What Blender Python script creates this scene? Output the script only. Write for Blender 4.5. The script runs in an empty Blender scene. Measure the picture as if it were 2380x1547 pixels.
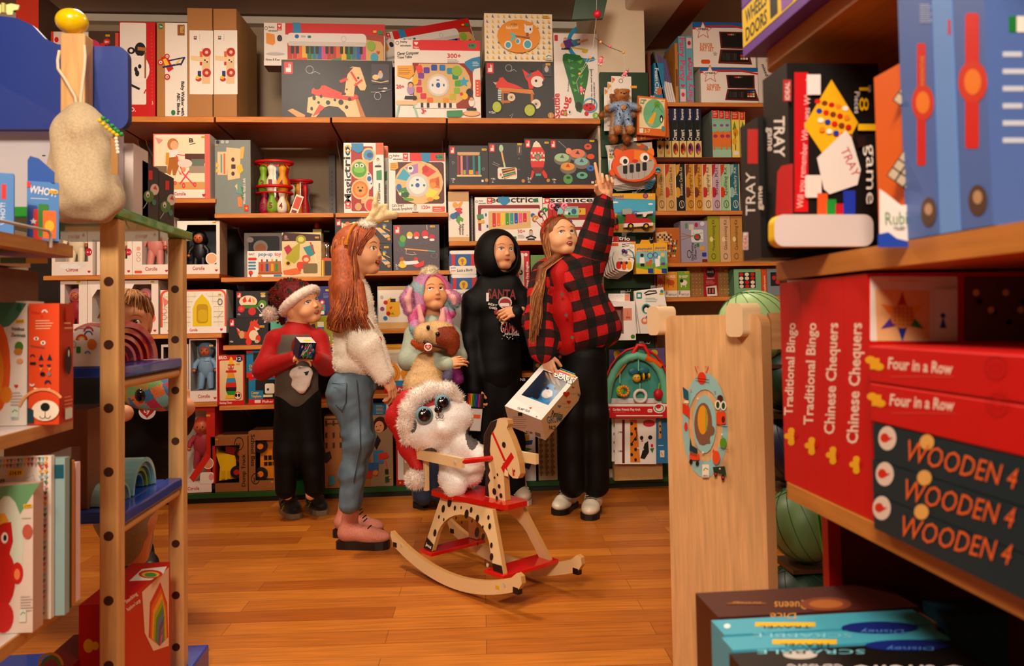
import bpy, math, random
import numpy as np
from mathutils import Vector, Matrix, Euler
random.seed(7)
SC = bpy.context.scene
COL = SC.collection
# ------------------------------------------------------------------ camera
F = 1850.0; CX, CY = 1190.0, 675.0
YAW, PIT, ROL = math.radians(5.25), math.radians(2.0), math.radians(1.0)
C0 = Vector((0, 0, 1.0))
_f = Vector((math.sin(YAW)*math.cos(PIT), math.cos(YAW)*math.cos(PIT), math.sin(PIT)))
_r = _f.cross(Vector((0, 0, 1))).normalized(); _u = _r.cross(_f)
RV = _r*math.cos(ROL) - _u*math.sin(ROL); UV = _u*math.cos(ROL) + _r*math.sin(ROL)
cd = bpy.data.cameras.new('camera'); cam = bpy.data.objects.new('camera', cd); COL.objects.link(cam)
cam.matrix_world = Matrix(((RV.x, UV.x, -_f.x, 0), (RV.y, UV.y, -_f.y, 0), (RV.z, UV.z, -_f.z, 1.0), (0, 0, 0, 1)))
cd.sensor_width = 36; cd.lens = F*36/2380; cd.shift_y = -(773.5-CY)/2380; cd.clip_start = .02
cd.dof.use_dof = True; cd.dof.focus_distance = 3.8; cd.dof.aperture_fstop = 6.0
SC.camera = cam
def ray(px, py): return _f + RV*((px-CX)/F) - UV*((py-CY)/F)
def P(px, py, Y):
    d = ray(px, py); return C0 + d*(Y/d.y)
def PX(px, py, X):
    d = ray(px, py); return C0 + d*(X/d.x)
def PZ(px, py, Z):
    d = ray(px, py); return C0 + d*((Z-1.0)/d.z)
# ------------------------------------------------------------------ light
vs = SC.view_settings; vs.view_transform = 'Standard'; vs.look = 'None'; vs.gamma = 1; vs.exposure = 0.0
vs.use_curve_mapping = False
w = bpy.data.worlds.new('world'); SC.world = w; w.use_nodes = True
w.node_tree.nodes['Background'].inputs[0].default_value = (1, .62, .38, 1)
w.node_tree.nodes['Background'].inputs[1].default_value = .035
def lamp(name, loc, size, power, col=(1, .82, .63), aim=None, sy=None):
    l = bpy.data.lights.new(name, 'AREA'); l.size = size; l.energy = power; l.color = col
    if sy: l.shape = 'RECTANGLE'; l.size_y = sy
    o = bpy.data.objects.new(name, l); COL.objects.link(o); o.location = loc
    d = (Vector(aim)-Vector(loc)) if aim else Vector((0, 0, -1))
    o.rotation_euler = d.to_track_quat('-Z', 'Y').to_euler()
    return o
lamp('ceiling_or_flash_light', (-1.0, 3.1, 2.9), .4, 50)
lamp('ceiling_or_flash_light', (.9, 3.0, 2.9), .4, 20)
lamp('ceiling_or_flash_light', (.35, .9, 2.8), .4, 9)
lamp('ceiling_or_flash_light', (-.5, -.9, 2.85), .8, 160, aim=(0, 4.6, 1.4), col=(1, .84, .66))  # stands for the camera flash bounced off the ceiling; no lamp hangs here
# ------------------------------------------------------------------ materials
MATS = {}
PAL = dict(white='f0e8e0', cream='efe0c4', black='0d0b0c', ink='1c1a22', dark='2b2930', char='33303a', red='cc1210', dred='8c0f12', coral='e8503c',
    orange='e8701a', lorange='f09a4a', yellow='f2c21c', lemon='e9e060', green='2f8a3c', lgreen='9ab83a', dgreen='0c4a20', mint='8fc4a8', teal='158a96', lteal='6fb8bc',
    blue='1470b8', dblue='0f2f70', lblue='7ab0d8', sky='4aa6dc', navy='1c2c50', purple='6a4aa0', lilac='b49ac8', pink='ee8fa8', lpink='f2c0c0', hot='e0508c',
    grey='8c8a88', lgrey='c4c0bc', brown='5a3018', kraft='b4844e', wood='d8a668', lwood='e6c08c', tan='c89a64', skin='e8ae88', maroon='541010', slate='7c9098', gold='c89a3c', olive='9a9a20')
def tone(a): return a**(1.12+.2*(1-a)**3)
def lin(c): return c/12.92 if c <= .04045 else ((c+.055)/1.055)**2.4
def rgb(c):
    h = PAL.get(c, c); return tuple(tone(lin(int(h[i:i+2], 16)/255)) for i in (0, 2, 4)) + (1,)
def newmat(name):
    m = bpy.data.materials.new(name); m.use_nodes = True
    return m, m.node_tree, m.node_tree.nodes['Principled BSDF']
def mat(c, rough=.45, kind='', metal=0, key=None):
    k = (c, rough, kind, metal)
    if k in MATS: return MATS[k]
    m, nt, b = newmat('%s_%s' % (c, kind or 'print')); N = nt.nodes; L = nt.links
    b.inputs['Base Color'].default_value = rgb(c); b.inputs['Roughness'].default_value = rough; b.inputs['Metallic'].default_value = metal
    tc = N.new('ShaderNodeTexCoord')
    def noise(scale, det=3, vec=None, sc3=None):
        n = N.new('ShaderNodeTexNoise'); n.inputs['Scale'].default_value = scale; n.inputs['Detail'].default_value = det
        if sc3:
            mp = N.new('ShaderNodeMapping'); mp.inputs['Scale'].default_value = sc3; L.new(tc.outputs['Object'], mp.inputs[0]); L.new(mp.outputs[0], n.inputs[0])
        else: L.new(tc.outputs['Object'], n.inputs[0])
        return n
    def bump(n, s, dist=.002):
        bu = N.new('ShaderNodeBump'); bu.inputs['Strength'].default_value = s; bu.inputs['Distance'].default_value = dist
        L.new(n.outputs[0], bu.inputs['Height']); L.new(bu.outputs[0], b.inputs['Normal'])
    def vary(n, lo, hi):
        mr = N.new('ShaderNodeMapRange'); mr.inputs[1].default_value = .3; mr.inputs[2].default_value = .7; mr.inputs[3].default_value = lo; mr.inputs[4].default_value = hi
        L.new(n.outputs[0], mr.inputs[0])
        mx = N.new('ShaderNodeMix'); mx.data_type = 'RGBA'; mx.blend_type = 'MULTIPLY'; mx.inputs[0].default_value = 1
        mx.inputs[6].default_value = rgb(c); L.new(mr.outputs[0], mx.inputs[7]); L.new(mx.outputs[2], b.inputs['Base Color'])
    if kind == 'wood':
        vary(noise(6, 6, sc3=(1.2, 14, 14)), .72, 1.12); b.inputs['Roughness'].default_value = rough
    elif kind == 'woodz': vary(noise(6, 6, sc3=(14, 14, 1.2)), .8, 1.08)
    elif kind == 'woody': vary(noise(6, 6, sc3=(14, 1.2, 14)), .8, 1.08)
    elif kind == 'card': vary(noise(60, 4), .9, 1.05)
    elif kind == 'fab': n = noise(500, 2); bump(n, .5, .001); vary(noise(220, 3), .82, 1.1); b.inputs['Sheen Weight'].default_value = .0 if c[0] == '0' else .12; b.inputs['Specular IOR Level'].default_value = .2
    elif kind == 'fleece': n = noise(120, 4); bump(n, .5, .003); vary(n, .9, 1.06)
    elif kind == 'denim': vary(noise(14, 5, sc3=(1, 1, .5)), .6, 1.35); bump(noise(400, 2), .4, .001)
    elif kind == 'skin':
        vary(noise(9, 3), .93, 1.05); b.inputs['Subsurface Weight'].default_value = .12; b.inputs['Subsurface Radius'].default_value = (.01, .004, .002)
    elif kind == 'glit': n = noise(900, 1); vary(n, .4, 1.9); bump(n, .8, .002)
    elif kind == 'hair': vary(noise(40, 4, sc3=(4, 4, .6)), .55, 1.35)
    elif kind == 'wall': vary(noise(3, 5), .9, 1.05)
    elif kind == 'gloss': b.inputs['Coat Weight'].default_value = .5
    MATS[k] = m; return m
def plastic():
    if 'pl' in MATS: return MATS['pl']
    m, nt, b = newmat('clear_plastic'); N = nt.nodes
    t = N.new('ShaderNodeBsdfTransparent'); g = N.new('ShaderNodeBsdfGlossy'); g.inputs['Roughness'].default_value = .08
    lw = N.new('ShaderNodeLayerWeight'); lw.inputs[0].default_value = .25
    ma = N.new('ShaderNodeMath'); ma.operation = 'MULTIPLY_ADD'; ma.inputs[1].default_value = .15; ma.inputs[2].default_value = .01
    x = N.new('ShaderNodeMixShader'); nt.links.new(lw.outputs['Fresnel'], ma.inputs[0]); nt.links.new(ma.outputs[0], x.inputs[0])
    nt.links.new(t.outputs[0], x.inputs[1]); nt.links.new(g.outputs[0], x.inputs[2]); nt.links.new(x.outputs[0], N['Material Output'].inputs[0])
    MATS['pl'] = m; return m
def asmat(c):
    if isinstance(c, str):
        if c == 'clear': return plastic()
        if ':' in c:
            a = c.split(':'); return mat(a[0], float(a[2]) if len(a) > 2 else .6, a[1])
        return mat(c)
    return c
# ------------------------------------------------------------------ mesh builder
class MB:
    def __init__(s): s.V = []; s.F = []; s.M = []; s.S = []; s.mats = []; s.T = Matrix.Identity(4)
    def mi(s, c):
        m = asmat(c)
        if m not in s.mats: s.mats.append(m)
        return s.mats.index(m)
    def add(s, vs, fs, c, smooth=False):
        o = len(s.V); T = s.T; i = s.mi(c)
        s.V += [tuple(T @ Vector(v)) for v in vs]
        for f in fs: s.F.append([o+k for k in f]); s.M.append(i); s.S.append(smooth)
    def box(s, a, b, c):
        x0, y0, z0 = a; x1, y1, z1 = b
        s.add([(x0,y0,z0),(x1,y0,z0),(x1,y1,z0),(x0,y1,z0),(x0,y0,z1),(x1,y0,z1),(x1,y1,z1),(x0,y1,z1)],
              [(3,2,1,0),(4,5,6,7),(0,1,5,4),(1,2,6,5),(2,3,7,6),(3,0,4,7)], c)
        return s
    def prism(s, poly, y0, y1, c, c2=None, ax='y', smooth=False):
        # poly of (x,z) extruded along y (or other axis order)
        n = len(poly)
        A = sum(poly[i][0]*poly[(i+1)%n][1]-poly[(i+1)%n][0]*poly[i][1] for i in range(n))
        if A < 0: poly = poly[::-1]
        mp = {'y': lambda p, t: (p[0], t, p[1]), 'x': lambda p, t: (t, p[0], p[1]), 'z': lambda p, t: (p[0], p[1], t)}[ax]
        V = [mp(p, y0) for p in poly]+[mp(p, y1) for p in poly]
        a = list(range(n)); b = [n+i for i in a]; q = [(i, (i+1)%n, n+(i+1)%n, n+i) for i in range(n)]
        if ax == 'y': f = [a, b[::-1]]; q = [t[::-1] for t in q]; 
        else: f = [a[::-1], b]
        s.add(V, f, c); s.add(V, q, c2 or c, smooth); return s
    def tube(s, pts, r, c, n=8, caps=True, smooth=True):
        pts = [Vector(p) for p in pts]; m = len(pts); rs = r if isinstance(r, (list, tuple)) else [r]*m
        V = []; up = None
        for i, p in enumerate(pts):
            t = (pts[min(i+1, m-1)]-pts[max(i-1, 0)]).normalized()
            if up is None: up = t.orthogonal().normalized()
            up = (up - t*up.dot(t)); up = up.normalized() if up.length > 1e-6 else t.orthogonal().normalized()
            w_ = t.cross(up)
            for k in range(n):
                a = 2*math.pi*k/n; V.append(p+(up*math.cos(a)+w_*math.sin(a))*rs[i])
        Fs = [(i*n+k, i*n+(k+1)%n, (i+1)*n+(k+1)%n, (i+1)*n+k) for i in range(m-1) for k in range(n)]
        s.add(V, Fs, c, smooth)
        if caps: s.add(V, [list(range(n))[::-1], [(m-1)*n+k for k in range(n)]], c)
        return s
    def ell(s, c, r, col, nu=16, nv=10, R=None):
        c = Vector(c); r = (r, r, r) if isinstance(r, (int, float)) else r; V = []
        for j in range(nv+1):
            t = math.pi*j/nv
            for i in range(nu):
                a = 2*math.pi*i/nu; v = Vector((math.cos(a)*math.sin(t)*r[0], math.sin(a)*math.sin(t)*r[1], math.cos(t)*r[2]))
                V.append(c+(R @ v if R else v))
        s.add(V, [(j*nu+i, (j+1)*nu+i, (j+1)*nu+(i+1)%nu, j*nu+(i+1)%nu) for j in range(nv) for i in range(nu)], col, True); return s
    def cyl(s, a, b, r, c, n=20): return s.tube([a, b], r, c, n)
    def lathe(s, prof, c, n=20, o=(0, 0, 0), smooth=True):
        V = []
        for r, z in prof:
            for k in range(n): V.append((o[0]+r*math.cos(2*math.pi*k/n), o[1]+r*math.sin(2*math.pi*k/n), o[2]+z))
        s.add(V, [(i*n+k, i*n+(k+1)%n, (i+1)*n+(k+1)%n, (i+1)*n+k) for i in range(len(prof)-1) for k in range(n)], c, smooth); return s
    def build(s, name, parent=None, loc=None, bevel=0, solid=0):
        me = bpy.data.meshes.new(name); me.from_pydata(s.V, [], s.F)
        for m in s.mats: me.materials.append(m)
        me.polygons.foreach_set('material_index', s.M); me.polygons.foreach_set('use_smooth', s.S); me.update()
        o = bpy.data.objects.new(name, me); COL.objects.link(o)
        if parent: o.parent = parent
        if loc: o.location = loc
        if bevel:
            b = o.modifiers.new('bev', 'BEVEL'); b.width = bevel; b.segments = 2; b.limit_method = 'ANGLE'; b.angle_limit = .7
        if solid: b = o.modifiers.new('sol', 'SOLIDIFY'); b.thickness = solid
        return o
def tag(o, label, cat=None, group=None, kind=None):
    if label: o['label'] = label
    if cat: o['category'] = cat
    if group: o['group'] = group
    if kind: o['kind'] = kind
    return o
def thing(name, label, cat, loc=(0, 0, 0), rz=0, group=None):
    o = bpy.data.objects.new(name, None); COL.objects.link(o); o.location = loc; o.rotation_euler = (0, 0, rz); o.empty_display_size = .05
    return tag(o, label, cat, group)
def struct(mb, name, bevel=0): o = mb.build(name, bevel=bevel); o['kind'] = 'structure'; return o
def place(o, M): o.matrix_world = M; return o
# ------------------------------------------------------------------ lettering
GL = {}
def glyph(txt, bold=True):
    k = (txt, bold)
    if k in GL: return GL[k]
    cu = bpy.data.curves.new('t', 'FONT'); cu.body = txt; cu.size = 1; cu.resolution_u = 2; cu.offset = .022 if bold else 0
    ob = bpy.data.objects.new('t', cu)
    me = bpy.data.meshes.new_from_object(ob)
    V = [(v.co.x, v.co.y) for v in me.vertices]; Fs = [list(p.vertices) for p in me.polygons]
    bpy.data.objects.remove(ob); bpy.data.meshes.remove(me); bpy.data.curves.remove(cu)
    xs = [v[0] for v in V] or [0, 1]; x0 = min(xs); w_ = max(xs)-x0 or 1
    GL[k] = ([((x-x0)/w_, y/.69) for x, y in V], Fs); return GL[k]
# ------------------------------------------------------------------ printed artwork on a face
def circ(cx, cy, rx, ry, n=18, a0=0, a1=360): return [(cx+rx*math.cos(math.radians(a0+(a1-a0)*i/n)), cy+ry*math.sin(math.radians(a0+(a1-a0)*i/n))) for i in range(n if a1-a0 == 360 else n+1)]
def rrect(x0, y0, x1, y1, r):
    r = min(r, abs(x1-x0)/2, abs(y1-y0)/2)
    return circ(x1-r, y1-r, r, r, 5, 0, 90)+circ(x0+r, y1-r, r, r, 5, 90, 180)+circ(x0+r, y0+r, r, r, 5, 180, 270)+circ(x1-r, y0+r, r, r, 5, 270, 360)
class Art:
    def __init__(s, mb, faces, step=.00012, first='f'):
        s.mb = mb; s.faces = faces; s.k = 2; s.step = step; s.f = faces[first]
    def put(s, pts, fs, c):
        # pts in art units -> world via s.f(x, y, lift)
        s.k += 1; h = s.k*s.step; V = [s.f(x, y, h) for x, y in pts]
        s.mb.add(V, fs, c)
    def poly(s, pts, c): s.put(pts, [list(range(len(pts)))], c)
    def run(s, txt):
        for cmd in txt.replace('\n', ';').split(';'):
            a = cmd.split()
            if not a: continue
            o = a[0]
            if o == 'F': s.f = s.faces[a[1]]; continue
            if o == 'r': x0, y0, x1, y1 = map(float, a[1:5]); s.poly([(x0,y0),(x1,y0),(x1,y1),(x0,y1)], a[5])
            elif o == 'R': x0, y0, x1, y1, r = map(float, a[1:6]); s.poly(rrect(x0,y0,x1,y1,r), a[6])
            elif o == 'e': s.poly(circ(*map(float, a[1:5])), a[5])
            elif o == 'o':
                cx, cy, rx, ry, w_ = map(float, a[1:6]); n = 24; A = circ(cx,cy,rx,ry,n); B = circ(cx,cy,rx-w_,ry-w_*ry/rx,n)
                s.put(A+B, [(i,(i+1)%n,n+(i+1)%n,n+i) for i in range(n)], a[6])
            elif o == 'a':   # arc band cx cy r w a0 a1 col
                cx, cy, r, w_, a0, a1 = map(float, a[1:7]); n = 16; A = circ(cx,cy,r,r,n,a0,a1); B = circ(cx,cy,r-w_,r-w_,n,a0,a1); m = len(A)
                s.put(A+B, [(i,i+1,m+i+1,m+i) for i in range(m-1)], a[7])
            elif o == 'p': v = list(map(float, a[2:])); s.poly(list(zip(v[::2], v[1::2])), a[1])
            elif o == 'l':
                w_ = float(a[1]); v = list(map(float, a[3:])); q = list(zip(v[::2], v[1::2])); A = []; B = []
                for i, p in enumerate(q):
                    e, g = q[min(i+1, len(q)-1)], q[max(i-1, 0)]; dx, dy = e[0]-g[0], e[1]-g[1]; L_ = math.hypot(dx, dy) or 1
                    A.append((p[0]-dy/L_*w_/2, p[1]+dx/L_*w_/2)); B.append((p[0]+dy/L_*w_/2, p[1]-dx/L_*w_/2))
                m = len(A); s.put(A+B, [(i,i+1,m+i+1,m+i) for i in range(m-1)], a[2])
            elif o in 'tT':  # x y w h rot col text   (x,y = start of baseline, rot clockwise)
                x, y, w_, h, ro = map(float, a[1:6]); V, Fs = glyph(' '.join(a[7:]), o == 't')
                c_, s_ = math.cos(math.radians(ro)), math.sin(math.radians(ro))
                s.put([(x+c_*u*w_+s_*v*h, y+s_*u*w_-c_*v*h) for u, v in V], Fs, a[6])
            elif o == '*': cx, cy, r = map(float, a[1:4]); s.poly([(cx+(r if i%2 == 0 else r*.45)*math.sin(math.pi*i/5), cy-(r if i%2 == 0 else r*.45)*math.cos(math.pi*i/5)) for i in range(10)], a[4])
            elif o == 's':   # price sticker x y w
                x, y, w_ = map(float, a[1:4]); h = w_*.42; s.poly(rrect(x,y,x+w_,y+h,h*.2), 'yellow'); V, Fs = glyph('\u00a314.99')
                s.put([(x+w_*.12+u*w_*.76, y+h*.75-v*h*.5) for u, v in V], Fs, 'ink')
            elif o == 'n':   # greeked print lines x y w n gap col
                x, y, w_ = map(float, a[1:4]); n = int(a[4]); g = float(a[5]); V = []; Fs = []
                for i in range(n):
                    ww = w_*(.75+.25*((i*37)%10)/10); o_ = len(V); V += [(x,y+i*g),(x+ww,y+i*g),(x+ww,y+i*g+g*.3),(x,y+i*g+g*.3)]; Fs.append([o_,o_+1,o_+2,o_+3])
                s.put(V, Fs, a[6])
            elif o == 'h':   # heart cx cy r col
                cx, cy, r = map(float, a[1:4]); s.poly([(cx+r*16*math.sin(t)**3/16, cy-r*(13*math.cos(t)-5*math.cos(2*t)-2*math.cos(3*t)-math.cos(4*t))/16) for t in [2*math.pi*i/20 for i in range(20)]], a[4])
            elif o == 'd':   # small person motif cx cy h skin shirt hair
                cx, cy, h = map(float, a[1:4]); s.poly(circ(cx, cy-h*.1, h*.2, h*.28, 14), a[5]); s.poly([(cx-h*.3, cy+h*.25), (cx+h*.3, cy+h*.25), (cx+h*.36, cy+h*.42), (cx-h*.36, cy+h*.42)], 'ink')
                s.poly(circ(cx, cy-h*.36, h*.155, h*.165, 14), a[6]); s.poly(circ(cx, cy-h*.32, h*.125, h*.125, 14), a[4])
            else: raise ValueError(cmd)
# product box whose front face is drawn in photo coordinates; stands on height z0
def pbox(name, label, x0, y0, x1, y1, Y, dep, col, art='', z0=None, side=None, top=None, cat='box', group=None, rz=0, ry=0, win=None, cav='lgrey', cdep=None, pane=True, rx=0, bev=0, under=None):
    a = P(x0, y1, Y); b = P(x1, y1, Y); zb = a.z if z0 is None else z0
    W = b.x-a.x
    mid = P((x0+x1)/2, y0, Y); H = mid.z-zb
    fx = lambda px: (px-x0)/(x1-x0)*W
    fz = lambda py: (y1-py)/(y1-y0)*H
    faces = {'f': lambda x, y, h: (fx(x), -h, fz(y)),
             'r': lambda x, y, h: (W+h, x/100*dep, H-y/100*H), 'l': lambda x, y, h: (-h, dep-x/100*dep, H-y/100*H),
             't': lambda x, y, h: (x/100*W, dep-y/100*dep, H+h)}
    mb = MB(); side = side or col; top = top or side; under = under or side
    if not win: mb.add([(0,0,0),(W,0,0),(W,0,H),(0,0,H)], [(0,1,2,3)], col)
    else:
        u0, v0, u1, v1 = fx(win[0]), fz(win[3]), fx(win[2]), fz(win[1]); cd_ = cdep or dep*.8
        O = [(0,0,0),(W,0,0),(W,0,H),(0,0,H)]; I = [(u0,0,v0),(u1,0,v0),(u1,0,v1),(u0,0,v1)]; B = [(x, cd_, z) for x, _, z in I]
        mb.add(O+I, [(0,1,5,4),(1,2,6,5),(2,3,7,6),(3,0,4,7)], col)
        mb.add(I+B, [(0,1,5,4),(1,2,6,5),(2,3,7,6),(3,0,4,7),(4,5,6,7)], cav)
    mb.add([(0,dep,0),(W,dep,0),(W,dep,H),(0,dep,H)], [(3,2,1,0)], side)
    mb.add([(0,0,0),(0,dep,0),(0,dep,H),(0,0,H),(W,0,0),(W,dep,0),(W,dep,H),(W,0,H)], [(0,3,2,1),(4,5,6,7)], side)
    mb.add([(0,0,H),(W,0,H),(W,dep,H),(0,dep,H)], [(0,1,2,3)], top); mb.add([(0,0,0),(W,0,0),(W,dep,0),(0,dep,0)], [(3,2,1,0)], under)
    A = Art(mb, faces); A.run(art)
    o = mb.build(name); o.matrix_world = Matrix.Translation((a.x, Y, zb)) @ Euler((rx, ry, rz), 'ZYX').to_matrix().to_4x4() if (rz or ry or rx) else Matrix.Translation((a.x, Y, zb))
    tag(o, label, cat, group)
    BX[o.name] = (fx, fz, W, H)
    if win and pane:
        m2 = MB(); m2.add([(u0,-.0004,v0),(u1,-.0004,v0),(u1,-.0004,v1),(u0,-.0004,v1)], [(0,1,2,3)], 'clear'); m2.build('window', o)
    return o
BX = {}
# ------------------------------------------------------------------ smooth bodies from blended volumes
def npv(v): return np.array(v, dtype=float)
class SDF:
    def __init__(s): s.p = []; s.M = Matrix.Identity(4); s.k = .01; s.noise = []
    def _x(s, v): return npv(s.M @ Vector(v))
    def _s(s): return s.M.to_scale()[0]
    def cap(s, a, b, ra, rb=None, k=None, sub=False):
        sc = s._s(); rb = ra if rb is None else rb
        s.p.append(('c', s._x(a), s._x(b), ra*sc, rb*sc, (s.k if k is None else k), sub)); return s
    def chain(s, pts, rs, k=None):
        for i in range(len(pts)-1): s.cap(pts[i], pts[i+1], rs[i], rs[i+1], k)
        return s
    def ell(s, c, r, R=None, k=None, sub=False):
        sc = s._s(); r = (r, r, r) if isinstance(r, (int, float)) else r
        Q = s.M.to_3x3().normalized()
        if R is not None: Q = Q @ R
        s.p.append(('e', s._x(c), npv(r)*sc, np.array(Q), (s.k if k is None else k), 0, sub)); return s
    @staticmethod
    def _d(p, X):
        if p[0] == 'c':
            a, b, ra, rb = p[1:5]; ab = b-a; L = max(ab @ ab, 1e-12)
            t = np.clip(((X-a) @ ab)/L, 0, 1); return np.linalg.norm(X-a-t[..., None]*ab, axis=-1)-(ra+t*(rb-ra))
        q = (X-p[1]) @ p[3]; k0 = np.linalg.norm(q/p[2], axis=-1); k1 = np.linalg.norm(q/(p[2]**2), axis=-1)
        return np.where(k1 > 1e-9, k0*(k0-1)/np.maximum(k1, 1e-9), -p[2].min())
    @staticmethod
    def _k(p): return p[5] if p[0] == 'c' else p[4]
    @staticmethod
    def _bb(p):
        if p[0] == 'c': r = max(p[3], p[4]); return np.minimum(p[1], p[2])-r, np.maximum(p[1], p[2])+r
        r = np.sqrt(((p[3]*p[2])**2).sum(1)); return p[1]-r, p[1]+r
    def at(s, X):
        D = np.full(X.shape[:-1], 9.0)
        for p in s.p:
            d = s._d(p, X); k = max(s._k(p), 1e-6)
            if p[6]: hh = np.maximum(k-np.abs(D+d), 0)/k; D = np.maximum(D, -d)+hh*hh*k/4
            else: hh = np.maximum(k-np.abs(D-d), 0)/k; D = np.minimum(D, d)-hh*hh*k/4
        return D
    def mesh(s, h):
        bb = [s._bb(p) for p in s.p if not p[6]]; pad = max(s._k(p) for p in s.p)+3*h
        mg = 3*h+.25*max(s._k(p) for p in s.p)+2*max([q[0] for q in s.noise]+[0]); lo = np.min([b[0] for b in bb], 0)-mg; hi = np.max([b[1] for b in bb], 0)+mg
        n = np.ceil((hi-lo)/h).astype(int)+1; D = np.full(n, 9.0, dtype=np.float32)
        for p in s.p:
            a, b = s._bb(p); i0 = np.maximum(((a-pad-lo)/h).astype(int), 0); i1 = np.minimum(((b+pad-lo)/h).astype(int)+2, n)
            if (i1 <= i0).any(): continue
            ax = [lo[j]+np.arange(i0[j], i1[j])*h for j in range(3)]
            X = np.stack(np.meshgrid(*ax, indexing='ij'), -1); d = s._d(p, X); k = max(s._k(p), 1e-6)
            sl = tuple(slice(i0[j], i1[j]) for j in range(3)); E_ = D[sl]
            if p[6]: hh = np.maximum(k-np.abs(E_+d), 0)/k; D[sl] = np.maximum(E_, -d)+hh*hh*k/4
            else: hh = np.maximum(k-np.abs(E_-d), 0)/k; D[sl] = np.minimum(E_, d)-hh*hh*k/4
        for (amp, fr, seed) in s.noise:
            r_ = np.random.RandomState(seed); idx = np.argwhere(np.abs(D) < amp*2+2*h); X = lo+idx*h; v = 0
            for q in range(4): w_ = r_.randn(3); w_ /= np.linalg.norm(w_); v = v+np.sin(X @ w_*fr*(1+.4*q)+r_.rand()*6+1.5*np.sin(X @ r_.randn(3)*fr*.4))
            D[tuple(idx.T)] += (amp*v/2.5).astype(np.float32)
        S = D < 0; c = [S[:-1, :-1, :-1], S[1:, :-1, :-1], S[:-1, 1:, :-1], S[1:, 1:, :-1], S[:-1, :-1, 1:], S[1:, :-1, 1:], S[:-1, 1:, 1:], S[1:, 1:, 1:]]
        an = c[0].copy(); al = c[0].copy()
        for q in c[1:]: an |= q; al &= q
        cell = np.argwhere(an & ~al)
        off = np.array([(i & 1, i >> 1 & 1, i >> 2 & 1) for i in range(8)])
        val = np.stack([D[tuple((cell+o).T)] for o in off], 1)
        acc = np.zeros((len(cell), 3)); cnt = np.zeros(len(cell))
        for i, j in ((0,1),(2,3),(4,5),(6,7),(0,2),(1,3),(4,6),(5,7),(0,4),(1,5),(2,6),(3,7)):
            m = (val[:, i] < 0) != (val[:, j] < 0); t = val[:, i]/np.where(m, val[:, i]-val[:, j], 1)
            pt = off[i]+(off[j]-off[i])*t[:, None]; acc[m] += pt[m]; cnt[m] += 1
        V = lo+(cell+acc/cnt[:, None])*h
        I = np.full(np.array(D.shape)-1, -1, dtype=np.int32); I[tuple(cell.T)] = np.arange(len(cell)); Fs = []
        for ax in range(3):
            u, v = (ax+1) % 3, (ax+2) % 3
            sl0 = [slice(None)]*3; sl1 = [slice(None)]*3; sl0[ax] = slice(0, -1); sl1[ax] = slice(1, None)
            e = np.argwhere(S[tuple(sl0)] != S[tuple(sl1)]); e = e[(e[:, u] > 0) & (e[:, v] > 0) & (e[:, u] < I.shape[u]) & (e[:, v] < I.shape[v])]
            ins = S[tuple(e.T)]; du = np.zeros(3, int); dv = np.zeros(3, int); du[u] = 1; dv[v] = 1
            q = np.stack([I[tuple((e-du-dv).T)], I[tuple((e-dv).T)], I[tuple(e.T)], I[tuple((e-du).T)]], 1)
            q[~ins] = q[~ins][:, ::-1]; Fs.append(q[(q >= 0).all(1)])
        return V, np.concatenate(Fs)
def npmesh(name, V, Fq, mats, idx=None, parent=None, tris=None, smooth=True, uv=None):
    me = bpy.data.meshes.new(name); nq = len(Fq); nt = 0 if tris is None else len(tris)
    me.vertices.add(len(V)); me.vertices.foreach_set('co', np.asarray(V, dtype=np.float32).ravel())
    me.loops.add(nq*4+nt*3); lv = Fq.ravel()
    if nt: lv = np.concatenate([lv, tris.ravel()])
    me.loops.foreach_set('vertex_index', lv.astype(np.int32)); me.polygons.add(nq+nt)
    st = np.concatenate([np.arange(nq)*4, nq*4+np.arange(nt)*3]).astype(np.int32)
    me.polygons.foreach_set('loop_start', st)
    for m in mats: me.materials.append(asmat(m))
    if idx is not None: me.polygons.foreach_set('material_index', np.asarray(idx, dtype=np.int32))
    me.update(calc_edges=True)
    me.polygons.foreach_set('use_smooth', np.full(nq+nt, smooth))
    if uv is not None: a = me.attributes.new('pl', 'FLOAT_VECTOR', 'POINT'); a.data.foreach_set('vector', np.asarray(uv, dtype=np.float32).ravel())
    o = bpy.data.objects.new(name, me); COL.objects.link(o)
    if parent: o.parent = parent; o.matrix_parent_inverse = parent.matrix_world.inverted() if parent.matrix_world != Matrix.Identity(4) else Matrix.Identity(4)
    return o
def par(o, parent):  # parent keeping a world-space mesh where it is
    o.parent = parent; L_ = Matrix.Translation(parent.location) @ parent.rotation_euler.to_matrix().to_4x4(); o.matrix_parent_inverse = L_.inverted(); return o
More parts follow.
